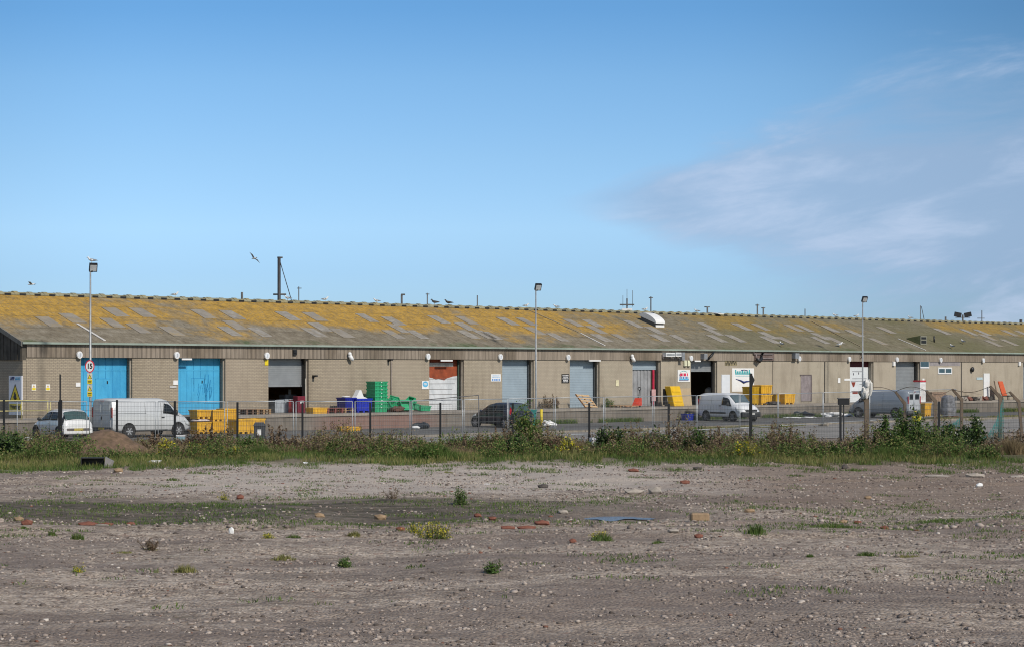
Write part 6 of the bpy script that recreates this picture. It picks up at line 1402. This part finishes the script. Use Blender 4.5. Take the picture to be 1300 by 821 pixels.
SHR = [(12, 76, 34, 548, 'dark', 'dark green bush at the extreme left of the weed bank'), (45, 79, 40, 556, 'dry', 'straw coloured weeds below the white hatchback front wheel'), (78, 77, 30, 557, 'leafy', 'low green bush directly below the white hatchback'),
       (103, 77.5, 22, 553, 'leafy', 'small green bush on the left flank of the soil mound'), (196, 79.5, 38, 548, 'dock', 'brown weed clump right of the soil mound'), (214, 77, 30, 556, 'mustard', 'yellow green weeds in front of the silver van nose'),
       (240, 80.5, 34, 546, 'dock', 'brown seeding weeds below the leftmost yellow bins'), (262, 80, 30, 540, 'dock', 'tall brown weeds covering the leftmost yellow bins'), (285, 81, 32, 541, 'dock', 'tall brown weeds covering the right yellow bins'), (250, 77, 44, 562, 'mustard', 'low yellow flowering weeds below the yellow bins'),
       (313, 78, 30, 554, 'leafy', 'light green bush left of the dark wheelie bin'), (291, 76.5, 28, 562, 'mustard', 'low yellow green weeds left of the light green bush'), (352, 79.5, 34, 538, 'dock', 'tallest purple brown weeds right of the dark wheelie bin'), (374, 80, 30, 546, 'dry', 'pinkish seeding weeds round the fence post by the wheelie bin'),
       (400, 79, 34, 553, 'dry', 'silvery weeds below the low yellow box'), (430, 77, 40, 558, 'leafy', 'green bush below the two orange yellow boxes'), (462, 80, 36, 553, 'dock', 'brown weeds at the fence post below the bright blue tub'), (494, 79, 34, 556, 'dock', 'brown weeds below the tall green crate stack'),
       (527, 79.5, 34, 553, 'dry', 'straw weeds below the black refuse bag'), (546, 74.2, 52, 561, 'leafy', 'round bright green bush at the very front of the weed bank'), (584, 79, 34, 551, 'dock', 'brown weeds left of the dark hatchback'), (612, 78.5, 36, 550, 'dry', 'pinkish weeds below the dark hatchback'),
       (636, 79.5, 30, 543, 'dock', 'brown weeds right under the dark hatchback rear wheel'), (668, 80, 44, 522, 'leafy', 'tallest green bush under the teal bin'), (654, 77.5, 26, 552, 'dark', 'dark bush at the foot of the tallest green bush'), (697, 78, 32, 549, 'dock', 'brown weeds below the two yellow bollards'),
       (720, 77, 32, 556, 'mustard', 'yellowish weeds left of the dirty white cloth'), (733, 79.5, 24, 556, 'dry', 'dry straw grass just left of the dirty white cloth'), (775, 78, 36, 545, 'dark', 'dark bush just right of the dirty white cloth'), (803, 79, 36, 548, 'dock', 'brown weeds below the pallet truck'),
       (830, 78, 38, 551, 'dark', 'low dark bush below the leaning yellow bin, left side'), (852, 79.5, 36, 541, 'dock', 'tall brown weeds round the fence post below the leaning yellow bin'), (880, 78, 38, 549, 'dark', 'dark brownish bush below the white van rear wheel'), (908, 79, 38, 546, 'dock', 'brown weeds below the white van door'),
       (937, 79.5, 30, 547, 'dry', 'pinkish branching weeds left of the thick black pole'), (948, 75, 42, 560, 'mustard', 'pale yellow green clump at the foot of the thick black pole'), (985, 79.5, 26, 539, 'dock', 'small reddish weeds standing right of the thick black pole'), (1001, 77, 44, 549, 'dock', 'round brown dock clump right of the thick black pole'),
       (1035, 77, 34, 562, 'tall', 'low green nettles left of the bare black fence post'), (1062, 76.5, 36, 563, 'tall', 'low green nettles at the bare black fence post'), (1090, 77, 34, 556, 'tall', 'green nettles at the foot of the thick concrete post'),
       (1122, 79, 36, 536, 'tall', 'tall green nettles right of the thick concrete post'), (1150, 79.5, 40, 520, 'tall', 'tallest green weeds below the pale van doors'), (1132, 76, 44, 556, 'leafy', 'leafy green bush in front of the tall nettles'), (1176, 79, 30, 540, 'tall', 'green weeds left of the thin black post at right'),
       (1212, 79, 50, 541, 'dark', 'dark leafy bush with white flowers right of the thin black post'), (1236, 80, 38, 538, 'dark', 'dark leafy bush under the teal netting'), (1200, 75.5, 44, 564, 'leafy', 'low green bush at the front below the dark flowering bush'), (1262, 77, 36, 552, 'dry', 'brownish dry weeds below the teal net'), (1288, 78, 34, 548, 'dock', 'brown weeds at the extreme right of the weed bank'),
       (1250, 74.5, 40, 568, 'leafy', 'low green bush at the front right corner of the weed bank')]
for s_ in SHR: shrub(*s_, group=WG)
tuft(548, 74.3, 70, .78, 'dense round hummock of lime green grass at the front of the weed bank', g_green, 3200)
tuft(950, 75.2, 52, .72, 'pale green grass hummock at the foot of the thick black pole', g_olive, 2000)
tuft(1018, 76.0, 26, .5, 'bright green grass clump between the dock clump and the low nettles', g_green, 900)
tuft(45, 75.5, 60, .45, 'long green grass clump at far left of the weed bank', g_green, 2200)
tuft(330, 76.2, 40, .50, 'bright green grass clump below the dark wheelie bin', g_green, 1300)
tuft(735, 77.4, 26, .62, 'straw grass clump beside the dirty white cloth', g_dry, 1100)
tuft(1130, 75.2, 60, .55, 'broad green grass clump in front of the tallest nettles', g_green, 2200)
tuft(1284, 76.5, 40, .80, 'dry grass clump at the far right of the weed bank', g_dry, 1500)
# ground cover along the fence
def cover(n, xlo, xhi, ylo, yhi, thr, seed, sc=.5):
    X = RNG.uniform(xlo, xhi, n*3); Y = RNG.uniform(ylo, yhi, n*3); k = vnoise(X*sc+seed*7, Y*sc*1.3, seed)*.7+vnoise(X*sc*3, Y*sc*3, seed+4)*.3
    ok = (k > thr) & (Y > verge_front(X)+(vnoise(X*1.7, Y*1.7, 9)-.5)*1.6) & (np.abs(X) < Y*.27); X, Y = X[ok][:n], Y[ok][:n]; return np.stack([X, Y, ground_h(X, Y)-.02], 1)
P_ = cover(90000, -24, 24, 69, 86, .36, 1); tag(blades_mesh('verge_grass', P_, RNG.uniform(.08, .26, len(P_)), .018, .6, g_green), 'green grass filling the weed bank along the fence', 'grass', None, 'stuff')
P_ = cover(60000, -24, 24, 76.5, 90, .46, 2, .35); tag(blades_mesh('dry_grass', P_, RNG.uniform(.2, .55, len(P_)), .013, .45, g_dry), 'straw coloured dry grass standing among the weeds', 'grass', None, 'stuff')
P_ = cover(45000, -24, 24, 71, 84, .50, 3, .4); tag(blades_mesh('olive_grass', P_, RNG.uniform(.12, .34, len(P_)), .015, .5, g_olive), 'olive green grass clumps in the weed bank', 'grass', None, 'stuff')
def stalks(name, n, xlo, xhi, ylo, yhi, h0, h1, mats, label, seed, thr, size=.045):
    X = RNG.uniform(xlo, xhi, n*3); Y = RNG.uniform(ylo, yhi, n*3); k = vnoise(X*.45+seed*3, Y*.3, seed)*.6+vnoise(X*1.6, Y*1.2, seed+2)*.4
    ok = (k > thr) & (np.abs(X) < Y*.27) & (Y > verge_front(X)+1.2) & ((X+15.58)**2/6+(Y-78.5)**2/8 > 1); X, Y, k = X[ok][:n], Y[ok][:n], k[ok][:n]; m_ = len(X)
    gap = 1-.55*np.exp(-((X/Y*F+650-733)/22)**2)-.5*np.exp(-((X/Y*F+650-1058)/34)**2); hh = (h0+(h1-h0)*RNG.uniform(0, 1, m_))*(.30+1.25*np.clip((k-thr)/(.9-thr), 0, 1))*gap*np.where(X > -1.5, 1.18, 1.); zb = ground_h(X, Y); B_ = np.stack([X, Y, zb-.03], 1); T_ = np.stack([X+RNG.normal(0, .08, m_), Y+RNG.normal(0, .08, m_), zb+hh], 1)
    per = 26; t = RNG.uniform(.25, 1., (m_, per))**.7; P_ = B_[:, None, :]+(T_-B_)[:, None, :]*t[..., None]+RNG.normal(0, .05, (m_, per, 3)); P_ = P_.reshape(-1, 3)
    mi = (RNG.uniform(0, 1, len(P_))*(len(mats)-1)).astype(int); o = leaf_quads(name, P_, size, mats, mi.tolist(), stems_geo(B_.tolist(), T_.tolist(), .006)); tag(o, label, 'weeds', None, 'stuff')
stalks('seeding_stalks', 2200, -23, 23, 76, 84.5, .5, 1.05, [l_pink, l_brown, g_olive, l_pink, stem_m], 'dead seeding stalks massed among the bushes along the fence', 5, .485)
stalks('green_stalks', 2600, -23, 23, 74.0, 82, .28, .8, [l_green, g_green, g_olive, l_green, stem_m], 'green leafy stalks massed along the front of the weed bank', 8, .42)
P_ = cover(16000, -20, 20, 62, 76, .60, 13, .55) if 0 else np.zeros((0, 3))
X = RNG.uniform(-19, 19, 60000); Y = RNG.uniform(66, 75, 60000); k = vnoise(X*.7+3, Y*1.2, 51)*.6+vnoise(X*2.3, Y*3, 52)*.4; ok = (k > .58+.05*(73-Y)*.5); P_ = np.stack([X[ok], Y[ok], ground_h(X[ok], Y[ok])-.01], 1)[:14000]
tag(blades_mesh('edge_weeds', P_, RNG.uniform(.04, .16, len(P_)), .018, .8, g_green), 'low weeds straggling from the weed bank onto the gravel', 'weeds', None, 'stuff')
# soil mound at left
mx, my = (134-650)*78.5/F, 78.5
n1 = 46; vs = []; fs = []
for i in range(n1):
    for j in range(n1):
        x, y = (i/(n1-1)-.5)*4.2, (j/(n1-1)-.5)*4.4; rr = (x/1.75)**2+(y/1.9)**2
        h_ = 1.05*math.exp(-rr*1.5)+.10*(float(vnoise(np.array(x*3+9), np.array(y*3), 4))-.5)+.04*(float(vnoise(np.array(x*9+9), np.array(y*9), 6))-.5)
        vs.append((x, y, h_-.12)); 
for i in range(n1-1):
    for j in range(n1-1): q_ = i*n1+j; fs.append((q_, q_+n1, q_+n1+1, q_+1))
o = MB().add(vs, fs, 0, True).build('soil_mound', M('brown_soil', (.16, .105, .07), .95, 0, .45, 5, dirt=(.09, .07, .03)), None, (mx, my, gz(mx, my)))
tag(o, 'bare brown mound of soil between the white hatchback and silver van', 'mound')
tuft(110, 77.2, 34, .42, 'green grass patch on the left face of the soil mound', g_green, 900, z0=gz(0, 77)+.05); tuft(160, 76.6, 22, .34, 'olive grass at the right foot of the soil mound', g_olive, 400); tuft(124, 76.6, 16, .3, 'small bright grass patch in the middle of the soil mound', g_green, 300)
# dumped box in the left weeds
bx0 = gnd(122, 72.0); zg = gz(bx0.x, bx0.y)
t = thing('dumped_drawer', (bx0.x, bx0.y, zg), .15, 'dumped open grey box lying on its side at the left edge of the weeds', 'box')
gb_ = M('grey_board_box', (.22, .21, .21), .6); 
q = MB().bb(-.52, .28, -.22, .22, .0, .03).bb(-.52, .28, .19, .22, .031, .33).bb(-.52, -.49, -.22, .189, .031, .33).bb(-.52, .28, -.22, .22, .331, .36); q.build('carcass', [M('black_inside', (.02, .02, .022))], t)
MB().add([(.29, -.24, 0), (.33, -.24, .38), (.62, -.1, .22), (.55, -.1, 0), (.29, .2, 0), (.33, .2, .38), (.62, .2, .22), (.55, .2, 0)], [(0, 1, 2, 3), (7, 6, 5, 4), (0, 4, 5, 1), (1, 5, 6, 2), (2, 6, 7, 3)]).build('end_panel', gb_, t)
for i, (px, Y, r, la) in enumerate(((196, 73.4, (.28, .12, .06), 'white scrap of plastic in the green grass below the silver van'), (388, 73.1, (.10, .06, .04), 'tiny white scrap at the grass edge below the wheelie bin'))):
    X = gnd(px, Y).x; tag(MB().blob((0, 0, r[2]*.8), r, 0, 1, .4, 40+i, True).build('litter_scrap', white_pl, None, (X, Y, gz(X, Y))), la, 'litter')
# grass along the foot of the platform and strips in the road
def strip(n, a0, a1, y0, y1, thr, sd_):
    a = RNG.uniform(a0, a1, n*3); y = RNG.uniform(y0, y1, n*3); k = vnoise(a*.45+3, a*0, sd_)*.7+vnoise(a*2, y*2, sd_+1)*.3; ok = k > thr; a, y = a[ok][:n], y[ok][:n]
    return np.stack([BX+C45*(a-y), BY+C45*(a+y), np.full(len(a), -.02)], 1)
P_ = strip(14000, 24, 95, -3.7, -3.05, .42, 12); tag(blades_mesh('platform_weeds', P_, RNG.uniform(.12, .45, len(P_)), .02, .5, g_green), 'green weeds growing along the foot of the loading platform', 'grass', None, 'stuff')
P_ = strip(6000, 58, 78, -15.6, -13.2, .35, 15); tag(blades_mesh('road_grass', P_, RNG.uniform(.08, .25, len(P_)), .02, .6, g_olive), 'grass strip growing through the road at right', 'grass', None, 'stuff')
P_ = strip(9000, 24, 90, -18.0, -16.2, .55, 16); tag(blades_mesh('kerb_grass', P_, RNG.uniform(.06, .2, len(P_)), .02, .6, g_olive), 'patchy grass along the kerb of the road', 'grass', None, 'stuff')
P_ = strip(5000, 86, 108, -9.5, -3.2, .3, 18); tag(blades_mesh('yard_weeds', P_, RNG.uniform(.25, .7, len(P_)), .022, .5, g_olive), 'rank olive weeds at the platform foot on the far right', 'grass', None, 'stuff')
for i, (px, la) in enumerate(((690+4, 'small dark weed growing on the platform by the bollards'), (704, 'reddish weed on the platform right of the bollards'), (773, 'green weed on the platform right of the leaning orange pallet'))):
    p = on_dock(px, -.6); 
    o = shrub(px, p.y, 12, z_of(px, 508.5 if i < 2 else 514, -.6)*0+HY+(H-1.65+.25*(i == 2))*F/p.y, ('dry', 'dock', 'leafy')[i], la, 'weeds on the platform', 1.2, ZD)
# ------------------------------------------------------------------ near ground: stones, bricks, tufts, puddle
def rock_mesh(q, c, r, seed, mi=0):
    rr = random.Random(seed); t = (1+5**.5)/2
    base_ = [(-1, t, 0), (1, t, 0), (-1, -t, 0), (1, -t, 0), (0, -1, t), (0, 1, t), (0, -1, -t), (0, 1, -t), (t, 0, -1), (t, 0, 1), (-t, 0, -1), (-t, 0, 1)]
    fs = [(0, 11, 5), (0, 5, 1), (0, 1, 7), (0, 7, 10), (0, 10, 11), (1, 5, 9), (5, 11, 4), (11, 10, 2), (10, 7, 6), (7, 1, 8), (3, 9, 4), (3, 4, 2), (3, 2, 6), (3, 6, 8), (3, 8, 9), (4, 9, 5), (2, 4, 11), (6, 2, 10), (8, 6, 7), (9, 8, 1)]
    q.add([(c[0]+x/1.9*r[0]*rr.uniform(.75, 1.2), c[1]+y/1.9*r[1]*rr.uniform(.75, 1.2), c[2]+z/1.9*r[2]*rr.uniform(.75, 1.15)) for x, y, z in base_], fs, mi)
# scattered gravel: one mesh of small stones (uncountable)
t_ = (1+5**.5)/2
ico = np.array([(-1, t_, 0), (1, t_, 0), (-1, -t_, 0), (1, -t_, 0), (0, -1, t_), (0, 1, t_), (0, -1, -t_), (0, 1, -t_), (t_, 0, -1), (t_, 0, 1), (-t_, 0, -1), (-t_, 0, 1)])/1.9
icf = np.array([(0, 11, 5), (0, 5, 1), (0, 1, 7), (0, 7, 10), (0, 10, 11), (1, 5, 9), (5, 11, 4), (11, 10, 2), (10, 7, 6), (7, 1, 8), (3, 9, 4), (3, 4, 2), (3, 2, 6), (3, 6, 8), (3, 8, 9), (4, 9, 5), (2, 4, 11), (6, 2, 10), (8, 6, 7), (9, 8, 1)])
NS = 70000
Y = 22+52*RNG.uniform(0, 1, NS)**1.15; X = RNG.uniform(-1, 1, NS)*Y*.262
k = vnoise(X*.5, Y*1.3, 21)*.6+vnoise(X*1.6, Y*3.5, 22)*.4; keep = RNG.uniform(0, 1, NS) < np.clip((k-.42)*4.5, .05, 1)*np.where((Y > 46.5) & (Y < 54) & (X < 3), .25, 1)*np.where(Y < 42, .75, 1); X, Y = X[keep], Y[keep]; n = len(X)
S = .009+.030*RNG.uniform(0, 1, n)**4+.005*(Y/40)
rub = (Y > 43.3) & (Y < 46.2)
keep2 = (((X-2.5)/1.3)**2+((Y-48.1)/1.2)**2 > 1); X, Y, S, rub = X[keep2], Y[keep2], S[keep2], rub[keep2]; n = len(X)
S = np.where(rub & (RNG.uniform(0, 1, n) < .4), S*1.7, S)
sc_ = np.stack([S*RNG.uniform(.8, 1.5, n), S*RNG.uniform(.8, 1.5, n), S*RNG.uniform(.45, .85, n)], 1); an = RNG.uniform(0, 6.28, n)
vv = ico[None]*(1+RNG.uniform(-.22, .22, (n, 12, 1)))*sc_[:, None, :]; ca, sa = np.cos(an)[:, None], np.sin(an)[:, None]
vx = vv[..., 0]*ca-vv[..., 1]*sa+X[:, None]; vy = vv[..., 0]*sa+vv[..., 1]*ca+Y[:, None]; vz = vv[..., 2]+(ground_h(X, Y)+S*.2)[:, None]
V_ = np.stack([vx, vy, vz], 2).reshape(-1, 3); fc = (icf[None]+np.arange(n)[:, None, None]*12).reshape(-1, 3)
me = bpy.data.meshes.new('gravel'); me.vertices.add(len(V_)); me.vertices.foreach_set('co', V_.ravel().astype(np.float32)); me.loops.add(fc.size); me.loops.foreach_set('vertex_index', fc.ravel().astype(np.int32))
me.polygons.add(len(fc)); me.polygons.foreach_set('loop_start', (np.arange(len(fc))*3).astype(np.int32)); me.update(calc_edges=True)
gm_, nt, b = nodes_mat('gravel_stones'); g_ = N(nt, 'ShaderNodeNewGeometry')
c = ramp(nt, g_.outputs['Random Per Island'], [(0., (.08, .064, .055)), (.35, (.22, .178, .155)), (.75, (.36, .30, .262)), (.955, (.45, .39, .345)), (.982, (.60, .55, .50)), (.986, (.20, .085, .055)), (1., (.17, .08, .055))])
L(nt, c, b.inputs['Base Color']); b.inputs['Roughness'].default_value = .9; me.materials.append(gm_)
o = bpy.data.objects.new('gravel', me); COL.objects.link(o); tag(o, 'loose gravel and small rubble scattered over the waste ground', 'gravel', None, 'stuff')
# low weeds thinly over the lot
X = RNG.uniform(-14, 14, 120000); Y = RNG.uniform(30, 66, 120000); k = vnoise(X*.5+11, Y*.7, 31)*.55+vnoise(X*1.8, Y*2.4, 32)*.45
band_ = ((Y > 44.5) & (Y < 53) & (X < 2.5+RNG.normal(0, 1.5, len(X)))) | ((Y > 42) & (Y < 50) & (X > 5)); thr = np.where(band_, .50, .69); ok = (k > thr) & (np.abs(X) < Y*.262)
ok &= (((X-2.5)/1.5)**2+((Y-48.1)/1.6)**2 > 1)
P_ = np.stack([X[ok], Y[ok], ground_h(X[ok], Y[ok])-.01], 1)[:26000]
tag(blades_mesh('sparse_weeds', P_, RNG.uniform(.03, .10, len(P_)), .018, .8, g_green), 'thin low weeds spreading over the dark soil lane', 'weeds', None, 'stuff')
def gy(py): return H*F/(py-HY)
TU = [(66, 678, 12, .16, 'small green tuft at far left in front of the dark soil lane', g_green), (98, 684, 18, .2, 'green tuft with two clumps, lower left foreground', g_green), (960, 679, 30, .28, 'bright green tuft right of centre foreground', g_green),
      (1058, 671, 56, .16, 'wide flat green patch right of the bright green tuft', g_green), (1100, 709, 30, .14, 'dark green tuft near the bottom right', g_green), (1028, 712, 12, .10, 'tiny green tuft near the bottom, left of the dark green one', g_green),
      (1150, 709, 40, .08, 'sparse olive patch right of the dark green tuft', g_olive), (1190, 660, 120, .12, 'long low green band at right middle ground', g_green), (835, 691, 18, .10, 'small tuft between the puddle and the bottom edge', g_green),
      (360, 706, 30, .16, 'olive tuft at lower left centre', g_olive), (373, 682, 20, .14, 'green tuft above the olive tuft at left centre', g_green), (450, 680, 18, .16, 'thin tuft left of the yellow flowering weed', g_olive), (765, 688, 36, .20, 'loose green tuft cluster below the puddle', g_green),
      (236, 724, 34, .20, 'dark grey green dead clump near the bottom left', g_olive), (30, 671, 8, .1, 'tiny tuft at the left edge', g_green), (1082, 597, 34, .16, 'green tuft at the front edge of the weeds below the thick concrete post', g_green), (1010, 604, 30, .1, 'low green patch in front of the brown dock clump', g_green), (570, 600, 18, .1, 'small tuft on the pale gravel below the round bright bush', g_olive), (220, 607, 18, .16, 'green tuft on the pale gravel left side', g_green),
      (308, 590, 16, .18, 'green tuft at the far edge of the pale gravel', g_green), (700, 596, 30, .06, 'flat mossy patch at the far gravel edge centre', g_olive), (158, 700, 26, .08, 'faint low patch in the lower left gravel', g_olive)]
for px, py, wpx, hm, la, mt in TU:
    t_o = tuft(px, gy(py), wpx, hm, la, mt, int(70+wpx*6), 'grass tufts on the waste ground', wid=.014)
    if wpx > 100: t_o['kind'] = 'stuff'
shrub(551, gy(683), 44, 658, 'mustard', 'yellow flowering weed in the centre foreground', None, 2.2, name='flowering_weed')
shrub(528, gy(676), 16, 662, 'mustard', 'smaller yellow flowering weed just left of the larger one', None, 2.0, name='flowering_weed')
shrub(586, gy(640), 18, 612, 'tall', 'lone upright green weed above the yellow flowering weed', None, .5)
shrub(500, gy(634), 10, 612, 'dry', 'lone thin dry stalk weed left of the upright green weed', None, 1.0)
shrub(762, gy(682), 12, 668, 'mustard', 'small weed with a yellow bud below the puddle', None, 1.6)
shrub(98, gy(727), 10, 722, 'mustard', 'tiny yellow flower at the bottom left', None, 1.6)
shrub(191, gy(697), 16, 678, 'dock', 'small reddish dead plant in the lower left gravel', None, 2.4)
shrub(340, gy(684), 10, 682, 'mustard', 'tiny yellow flower left of the olive tuft', None, 1.2)
shrub(285, gy(632), 8, 625, 'mustard', 'tiny green sprout on the gravel above the dark lane', None, 1.4)
shrub(627, gy(729), 8, 708, 'tall', 'slim green sprout at the bottom centre', None, .5)
shrub(438, gy(716), 8, 704, 'tall', 'small green sprout at the bottom left centre', None, .4)
brick_r = M('red_brick_rubble', (.20, .075, .05), .9, 0, .35, 12, dirt=(.15, .07, .05)); stone_p = M('pale_stone', (.36, .32, .28), .9, 0, .25, 9); stone_b = M('tan_stone', (.30, .21, .13), .9, 0, .25, 9); stone_d = M('dark_stone', (.08, .07, .065), .9, 0, .3, 9)
RK = [(888, 660, .40, .2, .17, stone_b, 'large tan concrete lump right of the puddle', 'rock'), (887, 683, .17, .12, .09, brick_r, 'red brick fragment below the large tan lump', 'brick'), (112, 666, .40, .2, .10, brick_r, 'broad red brick lump at the left rubble line', 'brick'), (135, 664, .28, .16, .08, brick_r, 'red brick lump right of the broad one', 'brick'),
      (34, 668, .26, .16, .12, brick_r, 'red brick lump near the left edge', 'brick'), (24, 662, .18, .12, .10, stone_b, 'tan stone near the left edge', 'rock'), (166, 662, .22, .14, .08, brick_r, 'small red brick lump in the left rubble line', 'brick'), (305, 631, .2, .15, .12, brick_r, 'red brown stone at the top of the dark lane', 'brick'),
      (483, 656, .24, .18, .12, stone_b, 'round tan stone left of the yellow flowering weed', 'rock'), (405, 656, .22, .14, .10, stone_b, 'orange tan stone in the dark lane', 'rock'), (508, 674, .16, .1, .08, brick_r, 'small red brick bit left of the yellow flowering weed', 'brick'), (606, 655, .18, .12, .09, brick_r, 'red brick bit right of the yellow flowering weed', 'brick'),
      (625, 661, .18, .12, .09, brick_r, 'red brick bit, second right of the yellow flowering weed', 'brick'), (645, 668, .34, .18, .09, brick_r, 'red brick lump starting the central rubble line', 'brick'), (668, 668, .34, .18, .08, brick_r, 'dark red brick lump in the middle of the central rubble line', 'brick'), (688, 665, .30, .18, .09, brick_r, 'red brick lump ending the central rubble line', 'brick'),
      (715, 650, .24, .14, .1, stone_p, 'pale flat stone left of the puddle', 'rock'), (727, 690, .14, .1, .08, brick_r, 'small red brick bit below the puddle, left', 'brick'), (805, 629, .5, .25, .14, stone_p, 'pale rubble pile behind the puddle, left part', 'rock'), (832, 628, .36, .25, .20, stone_p, 'pale upright stone behind the puddle', 'rock'),
      (690, 617, .3, .2, .16, stone_d, 'dark mossy lump on the far gravel centre', 'rock'), (804, 599, .34, .16, .10, brick_r, 'red brick lump on the far gravel centre right', 'brick'), (886, 594, .3, .16, .10, stone_d, 'dark lump on the far gravel below the white van', 'rock'), (870, 614, .3, .2, .14, brick_r, 'red brown lump on a low ridge right of centre', 'brick'),
      (952, 650, .26, .16, .10, stone_b, 'tan stone above the bright green tuft', 'rock'), (1070, 659, .2, .14, .09, stone_b, 'orange stone above the wide green patch', 'rock'), (1089, 659, .18, .12, .09, brick_r, 'red brick bit above the wide green patch', 'brick'), (1123, 669, .18, .12, .09, brick_r, 'red brick bit right of the wide green patch', 'brick'),
      (1102, 632, .2, .14, .1, stone_b, 'brown stone in the right middle ground', 'rock'), (1188, 603, .85, .3, .06, stone_p, 'pale flat slab at the right edge of the weeds, left one', 'rock'), (1238, 604, .55, .3, .14, stone_p, 'pale pointed slab at right, middle one', 'rock'), (1292, 606, .5, .3, .10, stone_p, 'pale slab at the extreme right', 'rock'),
      (1072, 594, .18, .14, .14, stone_d, 'dark round lump at the weed edge below the thick concrete post', 'rock'), (856, 679, .22, .14, .08, stone_p, 'bluish pale stone below the puddle, right', 'rock'), (150, 602, .26, .2, .14, stone_b, 'tan stone right of the dumped grey box', 'rock'), (760, 592, .3, .2, .07, stone_p, 'pale stone on the far gravel left of the dark lump', 'rock'),
      (294, 676, .10, .05, .13, white_pl, 'small white upright scrap in the left foreground', 'litter'), (130, 669, .30, .12, .03, stone_p, 'pale flat sliver in front of the red brick lumps', 'rock'), (618, 614, .22, .1, .03, white_pl, 'small white flat scrap on the centre gravel', 'litter'), (1243, 617, .22, .14, .12, white_pl, 'white scrap on the gravel at right', 'litter')]
for i, (px, py, rx, ry, rz__, mt, la, ct) in enumerate(RK):
    Y = gy(py); X = gnd(px, Y).x; q = MB(); rock_mesh(q, (0, 0, rz__*.35), (rx*.62, ry*.7, rz__*.8), 100+i)
    if i == 0: q = MB(); q.box((0, 0, .09), (.42, .26, .19), 0, .1)
    o = q.build('brick_lump' if ct == 'brick' else 'rock' if ct == 'rock' else 'litter_scrap', mt, None, (X, Y, gz(X, Y))); tag(o, la, ct)
    if i == 0: bm_ = o.modifiers.new('b', 'BEVEL'); bm_.width = .03
# puddle
wm_, nt, b = nodes_mat('puddle_water'); b.inputs['Base Color'].default_value = (.12, .095, .07, 1); b.inputs['Roughness'].default_value = .22; b.inputs['Specular IOR Level'].default_value = .5
bump(nt, b, noise(nt, 9, 3, .5, coord(nt)), .5, .02)
Yp = 48.1; Xp = (785-650)*Yp/F; zmin = gz(Xp, Yp)
pts = [(Xp+x*.80, Yp+y*1.15) for x, y in ((-1.15, .1), (-.95, .34), (-.6, .42), (-.35, .7), (-.1, .85), (.15, .6), (.5, .55), (.62, .3), (.95, .22), (1.1, -.05), (.9, -.3), (.55, -.22), (.42, -.05), (.15, -.12), (-.05, -.5), (-.25, -.75), (-.5, -.55), (-.62, -.2), (-.95, -.25))]
sheet('puddle_water', pts, zmin+.022, wm_)
SC.render.resolution_x = 1024; SC.render.resolution_y = 646
